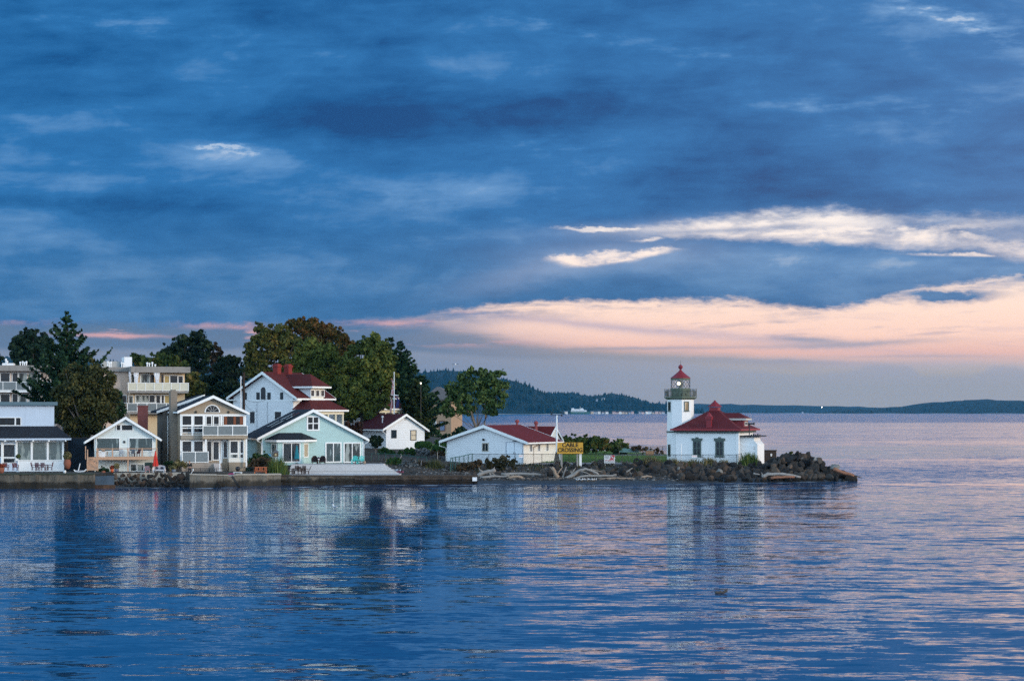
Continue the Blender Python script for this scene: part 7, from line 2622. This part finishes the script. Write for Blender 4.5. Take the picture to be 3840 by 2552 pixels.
def pot(name, label, loc, r, h, mat_, plant=None, ph=.5, n=200, seed=1, psize=.16):
    t = thing(name, label, 'planter', loc)
    MB().lathe([(r * .6, 0), (r * .95, h * .45), (r, h * .7), (r * .8, h * .95), (r * .88, h)], 0, 0, 14).build('pot', mat_, t, True)
    if plant:
        rng = np.random.default_rng(seed)
        d = rng.normal(0, 1, (n, 3))
        d /= np.linalg.norm(d, axis=1)[:, None]
        C = d * np.array([r * 1.1, r * 1.1, ph / 2]) * rng.uniform(.5, 1.1, (n, 1)) + np.array([0, 0, h + ph * .42])
        leaf_mesh('plant', C, d, psize, plant, t, rng)
    return t


brownw = paint('dark_brown_wood', (.045, .024, .018), .6, .25, 3)
Yt, zt_ = 231.8, zl
xt_ = X(1120, Yt)
table('dining_table', 'dark brown wooden dining table on the lower part of the pale deck', (xt_, Yt, zt_), 1.5, .95, .76, brownw)
for (dx_, dy_, rz, lb) in ((-1.05, -.1, math.pi / 2, 'dark brown slatted chair at the left end of the deck dining table'), (1.05, 0, -math.pi / 2, 'dark brown slatted chair at the right end of the deck dining table'),
                           (.25, -.85, math.pi, 'dark brown slatted chair with its back to the water at the deck dining table'), (-.4, .85, 0, 'dark brown slatted chair behind the deck dining table, left'), (.55, .85, 0, 'dark brown slatted chair behind the deck dining table, right')):
    chair('dining_chair', lb, 'chair', (xt_ + dx_, Yt + dy_, zt_), rz, brownw, .52, .45, 1.05, 'dark brown chairs round the deck table', tilt=.28)
parasol('parasol', 'closed teal parasol standing in front of the sliding door of the aqua house', (X(1113, 239), 239, zh), Z(1668, 239) - zh, paint('teal_canvas', (.02, .20, .25), .8, .2, 4), .26, .72)


def wicker(label, loc, rz):
    t = thing('wicker_chair', label, 'chair', loc, rz, 'dark wicker armchairs on the deck')
    wm = paint('dark_wicker', (.035, .022, .022), .8, .4, 14, bump=.02)
    MB().box(-.38, .38, -.4, .3, .3, .44).build('seat', wm, t)
    n_ = 14
    vs, fs = [], []
    for j, (z, k) in enumerate(((.2, .95), (.65, 1.0), (.95, .92), (1.08, .75))):
        for i in range(n_ + 1):
            a = math.radians(-25 + 230 * i / n_)
            zz = z if j < 2 else .62 + (z - .62) * max(.12, math.sin(math.pi * i / n_))
            vs.append((.46 * k * math.cos(a), .42 * k * math.sin(a), zz))
    for j in range(3):
        for i in range(n_):
            fs.append((j * (n_ + 1) + i, j * (n_ + 1) + i + 1, (j + 1) * (n_ + 1) + i + 1, (j + 1) * (n_ + 1) + i))
    mb = MB().add(vs, fs)
    mb.add([(x * .9, y * .9, z) for x, y, z in vs], [f[::-1] for f in fs])
    mb.build('backrest', wm, t, True)
    for x, y in ((-.34, -.34), (.34, -.34), (-.3, .28), (.3, .28)):
        MB().tube([(x, y, 0), (x, y, .3)], .035, 5).build('leg', wm, t)
    return t


wicker('dark wicker armchair on the deck, nearer the bay window', (X(1180, 239.6), 239.6, zh), .15)
wicker('dark wicker armchair on the deck, nearer the sliding doors', (X(1209, 239.6), 239.6, zh), -.15)
table('side_table', 'small dark side table between the two wicker armchairs', (X(1195, 239.0), 239.0, zh), .35, .35, .5, brownw)
pot('flower_pot', 'purple flowers in a pale pot between the wicker armchairs', (X(1195, 239.0), 239.0, zh + .503), .12, .2, white, leafmat('purple_leaf', [(0, (.03, .01, .04)), (.5, (.10, .02, .10)), (1, (.2, .05, .15))], 2), .22, 60, 3, .09)
turq = paint('turquoise_paint', (.07, .52, .46), .5, .1, 3)
for q, lb in ((1330, 'turquoise fan backed garden chair, left of the pair on the deck'), (1354, 'turquoise fan backed garden chair, right of the pair on the deck')):
    t = thing('garden_chair', lb, 'chair', (X(q, 239.3), 239.3, zh), -.1, 'turquoise garden chairs on the deck')
    bk = MB()
    for i in range(6):
        a = math.radians(-16 + 32 * i / 5)
        top = 1.12 - .16 * abs(i - 2.5) / 2.5
        x0, x1 = .07 * (i - 2.5), .07 * (i - 2.5) + math.sin(a) * .62
        bk.add([(x0 - .032, .2, .35), (x0 + .032, .2, .35), (x1 + .045, .48, top), (x1 - .045, .48, top), (x0 - .032, .225, .35), (x0 + .032, .225, .35), (x1 + .045, .505, top), (x1 - .045, .505, top)],
               [(0, 1, 2, 3), (7, 6, 5, 4), (0, 4, 5, 1), (2, 6, 7, 3), (1, 5, 6, 2), (0, 3, 7, 4)])
    bk.build('backrest', turq, t)
    MB().add([(-.28, -.4, .40), (.28, -.4, .40), (.24, .22, .28), (-.24, .22, .28), (-.28, -.4, .44), (.28, -.4, .44), (.24, .22, .32), (-.24, .22, .32)], [(0, 3, 2, 1), (4, 5, 6, 7), (0, 1, 5, 4), (1, 2, 6, 5), (2, 3, 7, 6), (3, 0, 4, 7)]).build('seat', turq, t)
    for sx in (-1, 1):
        MB().box(sx * .36 - .07, sx * .36 + .07, -.48, .34, .60, .63).build('armrest', turq, t)
        MB().box(sx * .34 - .045, sx * .34 + .045, -.42, -.34, 0, .598).build('leg', turq, t)
        MB().box(sx * .32 - .04, sx * .32 + .04, .24, .30, 0, .598).build('leg', turq, t)
table('coffee_table', 'low dark slatted table in front of the turquoise chairs', (X(1342, 238.2), 238.2, zh), .8, .45, .42, brownw)
pot('planter', 'tan wooden tub at the right of the turquoise chairs', (X(1366, 238.6), 238.6, zh), .22, .4, dwm['tan'])
# orange bench
orw = paint('orange_bench_paint', (.46, .13, .05), .6, .15, 3)
Yo = 221.9
t = thing('garden_bench', 'orange wooden garden bench on the sea wall under the feathery shrub', 'bench', (X(977, Yo), Yo, Z(1780, Yo)), -.06)
MB().box(-.72, .72, -.25, .25, .40, .45).build('seat', orw, t)
bk = MB()
bk.box(-.75, .75, .22, .27, .90, .98)
bk.box(-.75, .75, .22, .27, .50, .56)
for i in range(12):
    if i not in (3, 8):
        bk.box(-.70 + i * .127 - .03, -.70 + i * .127 + .03, .225, .265, .562, .898)
bk.build('backrest', orw, t)
for sx in (-1, 1):
    for sy in (-1, 1):
        MB().box(sx * .69 - .035, sx * .69 + .035, sy * .22 - .035, sy * .22 + .035, 0, .398).build('leg', orw, t)
    MB().box(sx * .72 - .035, sx * .72 + .035, -.27, .21, .62, .67).build('armrest', orw, t)
for (px_, lb, mt) in ((998, 'grey wooden lantern house on a post in the planting by the aqua house', 0),):
    c_ = P(1035, 1740, 233)
    t = thing('bird_house', lb, 'bird house', c_)
    MB().box(-.05, .05, -.05, .05, -.6, Z(1712, 233) - c_.z).build('post', white, t)
    z0 = Z(1711, 233) - c_.z
    MB().box(-.28, .28, -.25, .25, z0, z0 + .5).build('wall', paint('brown_box', (.10, .06, .04), .8), t)
    MB().prism_y([(-.36, z0 + .5), (.36, z0 + .5), (.25, z0 + .72), (0, z0 + .82), (-.25, z0 + .72)], -.3, .3).build('roof', paint('grey_box_roof', (.12, .12, .13), .8), t)
    MB().box(-.12, .12, -.27, -.252, z0 + .1, z0 + .4).build('window', paint('cream_box', (.45, .36, .2), .8), t)
c_ = P(1005, 1712, 238.5)
t = thing('water_barrel', 'blue plastic barrel behind the shrubs at the aqua house wall', 'barrel', c_)
MB().lathe([(.38, -.8), (.42, -.4), (.42, .1), (.38, .35), (.1, .37)], 0, 0, 14).build('barrel_body', paint('blue_plastic', (.06, .22, .36), .5, .1, 2), t, True)
MB().lathe([(.40, .15), (.45, .17), (.45, .22), (.40, .24)], 0, 0, 14).build('rim', paint('blue_plastic', (.06, .22, .36), .5), t)
# things on the terrace of the tan house
Yg = 222.5
c_ = P(892, 1775, Yg)
t = thing('kettle_grill', 'black round kettle grill beside the steps of the tan house', 'grill', (c_.x, c_.y, Z(1781, Yg)))
MB().ball((0, 0, .82), .32, .32, .28, 14, 10).build('bowl', metal_d, t, True)
for a in (0, 2.1, 4.2):
    MB().tube([(.2 * math.cos(a), .2 * math.sin(a), .65), (.32 * math.cos(a), .32 * math.sin(a), 0)], .025, 5).build('leg', metal_d, t)
t = table('white_table', 'small white table in front of the kettle grill', (X(892, 221.5), 221.5, Z(1783, 221.5)), 1.05, .6, .45, white)
c_ = P(868, 1778, 220.9)
t = thing('pink_noodle', 'bright pink pool noodle lying on the sea wall coping', 'pool noodle', c_)
MB().tube([(-.35, 0, .06), (0, .03, .1), (.5, 0, .05)], .05, 6).build('foam_tube', paint('pink_foam', (.60, .05, .22), .7), t)
c_ = P(718, 1772, 221)
t = thing('white_oar', 'short white oar leaning on the end of the dark railing', 'oar', c_)
MB().tube([(-.1, 0, -.2), (.15, 0, .25)], .035, 5).ball((.2, 0, .36), .07, .03, .16).build('shaft', white, t)
# love seat, parasol, pots below the deck cottage
Yl = 221.5
zw = Z(1772, Yl)
wwm = paint('white_wicker', (.62, .58, .58), .8, .25, 9, bump=.02)
t = thing('love_seat', 'white wicker love seat with a rounded back under the red parasol', 'seat', (X(597, Yl), Yl, zw), -.1)
MB().box(-.75, .75, -.3, .3, .28, .42).build('seat', wwm, t)
n_ = 16
vs, fs = [], []
for j, zf_ in enumerate((.1, .5, .85)):
    for i in range(n_ + 1):
        u = i / n_
        a = math.pi * u
        z = zf_ if j < 2 else .52 + .42 * math.sin(a) ** .5
        vs.append((-.8 * math.cos(a), -.3 + .65 * math.sin(a) ** .6, z))
for j in range(2):
    for i in range(n_):
        fs.append((j * (n_ + 1) + i, j * (n_ + 1) + i + 1, (j + 1) * (n_ + 1) + i + 1, (j + 1) * (n_ + 1) + i))
mb = MB().add(vs, fs)
mb.add([(x, y - .06, z) for x, y, z in vs], [f[::-1] for f in fs])
mb.build('backrest', wwm, t, True)
for x in (-.65, .65):
    for y in (-.25, .25):
        MB().box(x - .04, x + .04, y - .04, y + .04, 0, .28).build('leg', wwm, t)
ck = paint('dark_cushion', (.05, .05, .07), .9, .4, 6)
for x in (-.35, .3):
    MB().ball((x, .12, .58), .2, .1, .17).build('cushion', ck, t, True)
parasol('parasol', 'closed bright red parasol in front of the deck cottage', (X(583, 221.2), 221.2, zw), Z(1690, 221.2) - zw, paint('red_canvas', (.60, .045, .03), .8, .2, 4), .27, .68)
chair('patio_chair', 'pink and white patio chair beside the love seat', 'chair', (X(553, 221.5), 221.5, zw), .3, paint('pink_chair', (.42, .24, .24), .8, .3, 4), .55, .4, .85)
c_ = (X(558, 223), 223, Z(1765, 223))
t = thing('barbecue', 'covered dark green barbecue behind the pink patio chair', 'barbecue', c_)
MB().box(-.45, .45, -.3, .3, 0, .7).build('cabinet', paint('green_cover', (.015, .03, .022), .8), t)
MB(Matrix.Translation((0, 0, .7)) @ Matrix.Rotation(math.pi / 2, 4, 'Y')).lathe([(.33, -.46), (.35, -.4), (.35, .4), (.33, .46)], 0, 0, 14).build('lid', paint('green_cover', (.015, .03, .022), .8), t, True)
terr = paint('terracotta', (.24, .085, .05), .8, .2, 3)
pot('planter', 'orange pot with red flowers at the foot of the timber steps', (X(420, 222), 222, Z(1770, 222)), .22, .42, paint('orange_glaze', (.55, .10, .03), .5), leafmat('red_flower', [(0, (.04, .03, .01)), (.5, (.20, .04, .02)), (1, (.4, .08, .04))], 2), .45, 120, 5)
pot('planter', 'grey pot with yellow brown flowers beside the orange pot', (X(437, 222.2), 222.2, Z(1770, 222.2)), .30, .45, paint('grey_glaze', (.12, .12, .15), .5), L_straw, .75, 240, 6)
pot('planter', 'terracotta pot among the plants below the deck stairs', (X(388, 222), 222, Z(1776, 222)), .24, .4, terr, L_con, .4, 120, 7)
pot('planter', 'large terracotta urn with a yellow plant at the corner of the glass porch', (X(252, 222.5), 222.5, Z(1757, 222.5)), .46, 1.15, terr, L_straw, 1.0, 260, 8)
pot('planter', 'grey round pot by the mixed shrub near the person', (X(652, 223), 223, Z(1772, 223)), .28, .45, paint('blue_grey_glaze', (.13, .16, .2), .5), L_straw, .4, 140, 9)
pot('planter', 'small white pail on the sea wall beside the large urn', (X(243, 219), 219, Z(1774, 219)), .17, .38, white)
t = thing('plant_stand', 'flowering basket on a thin white stand at the porch door', 'plant stand', (X(68, 222.5), 222.5, Z(1768, 222.5)))
MB().tube([(0, 0, 0), (0, 0, 1.75)], .05, 6).lathe([(.22, 0), (.2, .05), (.05, .1)], 0, 0, 10).build('stand', white, t)
rng = np.random.default_rng(4)
d_ = rng.normal(0, 1, (120, 3))
d_ /= np.linalg.norm(d_, axis=1)[:, None]
leaf_mesh('plant', d_ * np.array([.28, .28, .2]) + np.array([0, 0, 1.9]), d_, .15, L_bush, t, rng)
# porch house terrace furniture
pur = paint('purple_brown_paint', (.13, .075, .09), .7, .3, 4)
Yp = 221.5
zp = Z(1763, Yp)
table('patio_table', 'dark patio table on the terrace of the glass porch house', (X(157, Yp), Yp, zp), 1.3, .8, .72, pur)
for i, (dx_, dy_, rz, lb) in enumerate(((-.95, 0, math.pi / 2, 'slatted purple brown chair at the left of the porch patio table'), (.95, .1, -math.pi / 2, 'slatted purple brown chair at the right of the porch patio table'), (-.35, -.7, math.pi, 'slatted purple brown chair at the water side of the porch patio table, left'), (.35, -.7, math.pi, 'slatted purple brown chair at the water side of the porch patio table, right'))):
    chair('patio_chair', lb, 'chair', (X(157, Yp) + dx_, Yp + dy_, zp), rz, pur, .5, .44, 1.0, 'purple brown chairs at the porch table', tilt=.12)
chair('patio_chair', 'dark chair with a red striped back before the porch door, nearer the plant stand', 'chair', (X(58, Yp), Yp, zp), math.pi, paint('red_stripe_cloth', (.16, .05, .06), .8, .4, 5, lines=.12, lines_axis=0), .6, .42, .95, 'dark chairs before the porch door')
chair('patio_chair', 'dark chair with a red striped back before the porch door, farther left', 'chair', (X(22, Yp), Yp, zp), math.pi, paint('red_stripe_cloth', (.16, .05, .06), .8), .6, .42, .95, 'dark chairs before the porch door')
pot('planter', 'orange brown planter with red flowers at the left edge of the terrace', (X(4, 219.5), 219.5, Z(1775, 219.5)), .4, .75, terr, leafmat('red_flower', [(0, (.04, .03, .01)), (1, (.4, .08, .04))], 2), .5, 160, 12)
c_ = P(300, 1768, 217.5)
t = thing('sled', 'curved white sled and frame lying on the sea wall near the large urn', 'sled', c_)
mb = MB()
for y in (-.18, .18):
    mb.tube([(-.7, y, .25), (-.55, y, .05), (0, y, 0), (.5, y, .06), (.75, y, .3)], .045, 5)
mb.build('runner', white, t)
MB().box(-.5, .5, -.2, .2, .10, .16).build('seat', paint('grey_white', (.5, .5, .52), .6), t)
MB().tube([(-.2, 0, .16), (0, .05, 1.0)], .05, 5).build('handle', white, t)
# things on the timber deck
zdk = b4.gz + zd + .004
for (px_, lb, rz, mt, c_) in ((395, 'folding tan deck chair at the left of the timber deck', .8, dwm['tan'], 0), (455, 'pale metal chair in the middle of the timber deck', .4, paint('pale_metal', (.35, .37, .4), .4), 0), (492, 'grey chair beside the middle of the timber deck', -.3, paint('grey_chair', (.15, .16, .18), .6), 0), (511, 'dark chair with a red seat on the right of the timber deck', -.6, paint('dark_red_chair', (.10, .04, .04), .7), 0)):
    chair('deck_chair', lb, 'chair', (X(px_, 228.3), 228.3 + .02 * (px_ - 400) * .3 - .2, zdk), rz, mt, .5, .42, .95)
c_ = (X(382, 227.6), 227.6, zdk)
t = thing('storage_box', 'white storage box at the left corner of the timber deck', 'box', c_)
MB().prism_y([(-.42, 0), (.42, 0), (.46, .58), (-.46, .58)], -.28, .28).build('box_body', white, t)
MB().box(-.5, .5, -.32, .32, .584, .65).build('lid', white, t)
# towels on the bank by the deck
for (px_, py_, lb, cl) in ((1500, 1770, 'pink towel on the stones at the right end of the stepped deck', (.55, .16, .25)), (1490, 1764, 'white bag lying beside the pink towel', (.7, .7, .72))):
    c_ = P(px_, py_, 233)
    t = thing('towel' if 'towel' in lb else 'bag', lb, 'towel' if 'towel' in lb else 'bag', c_)
    mb = MB()
    vs = [(-.45 + .9 * i / 6, -.2 + .4 * j / 3, .12 + .10 * math.sin(i * 1.9 + j)) for j in range(4) for i in range(7)]
    fs = [(j * 7 + i, j * 7 + i + 1, (j + 1) * 7 + i + 1, (j + 1) * 7 + i) for j in range(3) for i in range(6)]
    mb.add(vs, fs)
    mb.add([(x, y, z - .1) for x, y, z in vs], [f[::-1] for f in fs])
    mb.build('cloth', paint('cloth_' + str(px_), cl, .9), t, True)

# ------------------------------------------------------------------ a person at the railing
def skinned(name, joints, edges, mat_, parent, root=0, sub=2):
    me = bpy.data.meshes.new(name)
    me.from_pydata([j[:3] for j in joints], edges, [])
    o = bpy.data.objects.new(name, me)
    COL.objects.link(o)
    o.parent = parent
    o.modifiers.new('skin', 'SKIN').use_smooth_shade = True
    for i, j in enumerate(joints):
        r = j[3]
        me.skin_vertices[0].data[i].radius = (r, r * (j[4] if len(j) > 4 else 1))
    me.skin_vertices[0].data[root].use_root = True
    me.materials.append(mat_)
    s = o.modifiers.new('sub', 'SUBSURF')
    s.levels = s.render_levels = sub
    return o


Yq = 223.3
zq_ = Z(1782, Yq)
pn = thing('person', 'person in a dark jacket standing with folded hands at the dark terrace railing', 'person', (X(711, Yq), Yq, zq_), .15)
skin = paint('skin', (.50, .29, .21), .6, .06, 5)
J = [(0, 0, .95, .15, .75), (0, 0, 1.15, .135, .8), (0, -.01, 1.38, .16, .7), (0, 0, 1.52, .06), (0, -.02, 1.60, .075), (0, -.03, 1.70, .095, 1.1), (0, -.01, 1.78, .07),
     (-.20, 0, 1.43, .065), (-.27, -.02, 1.16, .048), (-.12, -.24, 1.08, .038), (-.04, -.30, 1.07, .035),
     (.20, 0, 1.43, .065), (.27, -.02, 1.16, .048), (.12, -.24, 1.08, .038), (.04, -.30, 1.06, .035),
     (-.10, 0, .88, .10), (-.11, -.01, .50, .065), (-.11, .02, .09, .045), (-.12, -.16, .04, .04),
     (.10, 0, .88, .10), (.11, -.01, .50, .065), (.11, .02, .09, .045), (.12, -.16, .04, .04), (0, -.135, 1.675, .018)]
E = [(0, 1), (1, 2), (2, 3), (3, 4), (4, 5), (5, 6), (2, 7), (7, 8), (8, 9), (9, 10), (2, 11), (11, 12), (12, 13), (13, 14), (0, 15), (15, 16), (16, 17), (17, 18), (0, 19), (19, 20), (20, 21), (21, 22), (5, 23)]
for sx in (-1, 1):            # four fingers and a thumb on each hand
    h = 10 if sx < 0 else 14
    for k in range(4):
        J.append((sx * (.02 - .018 * k) * -1 * -1, -.36 - .005 * (k % 2), 1.055 - .016 * k, .009))
        E.append((h, len(J) - 1))
    J.append((sx * .045, -.33, 1.10, .011))
    E.append((h, len(J) - 1))
skinned('body', J, E, skin, pn)
skinned('jacket', [(0, 0, .90, .175, .8), (0, 0, 1.15, .165, .85), (0, -.01, 1.38, .185, .75), (0, 0, 1.49, .085), (-.21, 0, 1.43, .09), (-.275, -.02, 1.16, .07), (-.14, -.22, 1.085, .058), (.21, 0, 1.43, .09), (.275, -.02, 1.16, .07), (.14, -.22, 1.085, .058)],
        [(0, 1), (1, 2), (2, 3), (2, 4), (4, 5), (5, 6), (2, 7), (7, 8), (8, 9)], paint('dark_jacket', (.014, .018, .018), .9, .3, 6), pn)
skinned('trousers', [(0, 0, .93, .165, .8), (-.10, 0, .86, .115), (-.11, -.01, .50, .085), (-.11, .02, .12, .07), (.10, 0, .86, .115), (.11, -.01, .50, .085), (.11, .02, .12, .07)],
        [(0, 1), (1, 2), (2, 3), (0, 4), (4, 5), (5, 6)], paint('dark_trousers', (.02, .022, .03), .9, .3, 6), pn)
skinned('hair', [(0, .03, 1.72, .095, 1.0), (0, .0, 1.80, .075), (0, .06, 1.66, .07)], [(0, 1), (0, 2)], paint('brown_hair', (.10, .055, .03), .8, .3, 20), pn)
for sx in (-1, 1):
    MB().ball((sx * .034, -.125, 1.70), .011, .008, .008, 8, 6).build('eye', metal_d, pn, True)
MB().box(-.025, .025, -.128, -.118, 1.635, 1.642).build('mouth', paint('lips', (.30, .12, .10), .6), pn)

# ------------------------------------------------------------------ birds
gw = paint('gull_white', (.80, .80, .80), .7, .05, 9)
gg = paint('gull_grey', (.30, .32, .35), .7, .1, 9)
gy = paint('gull_bill', (.45, .26, .05), .6)


def gull(name, label, loc, rz, mode, group=None):
    t = thing(name, label, 'gull', loc, rz, group)
    s = .8 if mode == 'stand' else (.55 if 'diving' in label else 1.2)
    if mode == 'stand':
        zz = .10
    elif mode == 'swim':
        zz = .05
    else:
        zz = 0
    body = MB(Matrix.Translation((0, 0, zz)) @ Matrix.Scale(s, 4))
    body.tube([(-.26, 0, .10), (-.16, 0, .10), (0, 0, .11), (.10, 0, .16), (.15, 0, .25), (.20, 0, .29), (.24, 0, .285)], [.015, .06, .085, .07, .042, .045, .02], 8)
    body.build('body', gw, t, True)
    MB(Matrix.Translation((0, 0, zz)) @ Matrix.Scale(s, 4)).tube([(.235, 0, .285), (.30, 0, .27)], [.014, .004], 5).build('bill', gy, t)
    for sy in (-1, 1):
        w = MB(Matrix.Translation((0, 0, zz)) @ Matrix.Scale(s, 4))
        if mode == 'fly':
            pts = [(.08, .05, .14), (.13, .32, .24), (.02, .66, .16), (-.05, .62, .155), (-.02, .30, .22), (-.10, .05, .13)]
            pts = [(x, y * sy, z) for x, y, z in pts]
            w.add(pts + [(x, y, z - .015) for x, y, z in pts], [tuple(range(6)), tuple(range(11, 5, -1))] + [(i, i + 6, (i + 1) % 6 + 6, (i + 1) % 6) for i in range(6)])
        else:
            w.ball((-.06, sy * .065, .125), .19, .03, .06, 8, 6)
        w.build('wing', gg, t)
        if mode == 'stand':
            MB(Matrix.Scale(s, 4)).tube([(.0, sy * .03, 0), (.0, sy * .03, .20)], .012, 4).build('leg', gy, t)
    return t


Ybd = 228.6
g0 = gull('gull', 'white gull standing in the row on the dark shingle at the water', (0, 0, 0), 0, 'stand', 'gulls standing on the shingle')
bx = [(2163, 1802), (2169, 1799), (2176, 1803), (2182, 1800), (2188, 1803), (2195, 1801), (2204, 1801), (2211, 1800), (2217, 1802), (2223, 1801), (2229, 1802), (2235, 1801)]
for i, (q, py_) in enumerate(bx):
    o = g0 if i == 0 else copy_tree(g0)
    p_ = P(q, py_ + 2, Ybd + .2 * (i % 3))
    o.location = (p_.x, p_.y, ground_z(p_.x, p_.y))
    o.rotation_euler = (0, 0, rr.uniform(0, 6.28))
gull('gull', 'white gull floating alone on the water left of centre', (*P(1255, 1907, F * H / (1907 - HOR)).xy, 0), 2.6, 'swim')
gull('gull', 'white gull flying above the distant forest', P(1708, 1369, 330), 1.2, 'fly')
gull('gull', 'dark distant bird flying over the peach sky', P(2186, 1324, 420), .4, 'fly')
gull('gull', 'tiny dark diving bird on the water below the driftwood', (*P(1799, 1981, F * H / (1983 - HOR)).xy, -.02), 1.0, 'swim')
for ob in [o for o in COL.objects if o.get('label', '').startswith('tiny dark')]:
    for ch in ob.children:
        ch.data.materials.clear()
        ch.data.materials.append(metal_d)

# ------------------------------------------------------------------ far shore: ferry, houses, light
Yfr = 7700.0
sc_ = Yfr / F
hullw = paint('ferry_white', (.75, .76, .76), .5, .05, .05)
ferry = thing('ferry', 'white car ferry with stepped decks moored against the far wooded shore', 'ferry', (X(2178, Yfr), Yfr, 0))
fz = lambda q: Z(q, Yfr)
fx_ = lambda q: X(q, Yfr) - X(2178, Yfr)
MB().prism_y([(fx_(2141), .2), (fx_(2208), .2), (fx_(2216), fz(1543)), (fx_(2139), fz(1543))], -9, 9).build('hull', paint('ferry_green', (.05, .12, .09), .5), ferry)
MB().box(fx_(2141), fx_(2200), -8.5, 8.5, fz(1543) + .01, fz(1537)).build('car_deck', hullw, ferry)
MB().box(fx_(2143), fx_(2190), -7.5, 7.5, fz(1537) + .01, fz(1533)).build('cabin_deck', hullw, ferry)
wd = MB()
for i in range(12):
    wd.box(fx_(2146 + i * 4) - 1.2, fx_(2146 + i * 4) + 1.2, -8.8, -8.52, fz(1541), fz(1539))
wd.build('window', glassd, ferry)
MB().box(fx_(2143), fx_(2153), -5, 5, fz(1533) + .01, fz(1530)).build('wheelhouse', hullw, ferry)
MB().box(fx_(2176), fx_(2186), -5, 5, fz(1533) + .01, fz(1530)).build('wheelhouse', hullw, ferry)
MB().box(fx_(2172), fx_(2176), -2, 2, fz(1533) + .01, fz(1526)).build('funnel', paint('ferry_funnel', (.10, .12, .12), .5), ferry)
MB().tube([(fx_(2176), 0, fz(1530)), (fx_(2176), 0, fz(1523))], .5, 5).build('mast', hullw, ferry)
rf_ = random.Random(12)
cols = [paint('far_white', (.70, .69, .66), .7), paint('far_tan', (.50, .38, .28), .7), paint('far_pink', (.52, .36, .32), .7), paint('far_grey', (.36, .38, .42), .7)]
roofs = [paint('far_roof_grey', (.12, .12, .13), .8), paint('far_roof_brown', (.13, .08, .06), .8)]
spots = [(2063, 1547), (2078, 1546), (2091, 1545), (2116, 1545), (2124, 1547), (2222, 1546), (2233, 1547), (2247, 1548), (2262, 1547), (2276, 1549), (2302, 1546), (2314, 1545), (2326, 1546), (2337, 1544), (2349, 1545), (2361, 1546), (2372, 1548), (2401, 1549), (2412, 1548), (2426, 1546), (2436, 1548), (2450, 1547), (2463, 1549), (2476, 1547), (2487, 1549),
         (2240, 1502), (2262, 1500), (2205, 1515), (2256, 1521), (2283, 1523), (2290, 1540), (2560, 1549), (2600, 1550), (2640, 1550), (1760, 1549), (1830, 1549), (2700, 1549), (3010, 1550)]
for i, (q, py_) in enumerate(spots):
    Yh = 7870 if py_ > 1540 else 8150
    if q > 2520: Yh = 11700
    if q < 1900: Yh = 6870
    w_ = rf_.uniform(9, 15)
    h_ = rf_.uniform(6, 10)
    zb = max(.5, Z(py_, Yh)) if py_ < 1540 else 1.0
    t = thing('far_house', 'tiny pale house at the waterline of the far shore' if py_ > 1540 else 'tiny pale house high on the wooded far headland', 'house', (X(q, Yh), Yh, zb), rf_.uniform(-.4, .4), 'houses along the far shore' if py_ > 1540 else 'houses high on the far headland')
    MB().box(-w_ / 2, w_ / 2, 0, 10, -3, h_).build('wall', rf_.choice(cols), t)
    MB().prism_x([(-1, h_), (5, h_ + 4), (11, h_)], -w_ / 2 - 1, w_ / 2 + 1).build('roof', rf_.choice(roofs), t)
Yb_ = 11000.0
t = thing('beacon', 'bright white light shining low over the far shore right of the lighthouse', 'light', (X(3082, Yb_), Yb_, 0))
MB().tube([(0, 0, 0), (0, 0, Z(1528, Yb_))], .6, 6).build('mast', metal_d, t)
m, b = new_mat('beacon_light')
b.inputs['Emission Color'].default_value = (1, .86, .66, 1)
b.inputs['Emission Strength'].default_value = 5
MB().ball((0, 0, Z(1526, Yb_)), 3.0).build('lamp', m, t)
m, b = new_mat('porch_light')
b.inputs['Emission Color'].default_value = (1, .86, .66, 1)
b.inputs['Emission Strength'].default_value = 6
c_ = P(1578, 1436, 297.6)
t = thing('lamp_post', 'lit lamp on a pole glowing among the conifer branches by the flagpole', 'lamp', (c_.x, c_.y, ground_z(c_.x, c_.y)))
MB().tube([(0, 0, 0), (0, 0, c_.z - ground_z(c_.x, c_.y) - .15)], .06, 6).build('pole', metal_d, t)
MB().ball((0, 0, c_.z - ground_z(c_.x, c_.y)), .11).build('lamp', m, t)
print('objects', len(bpy.data.objects))
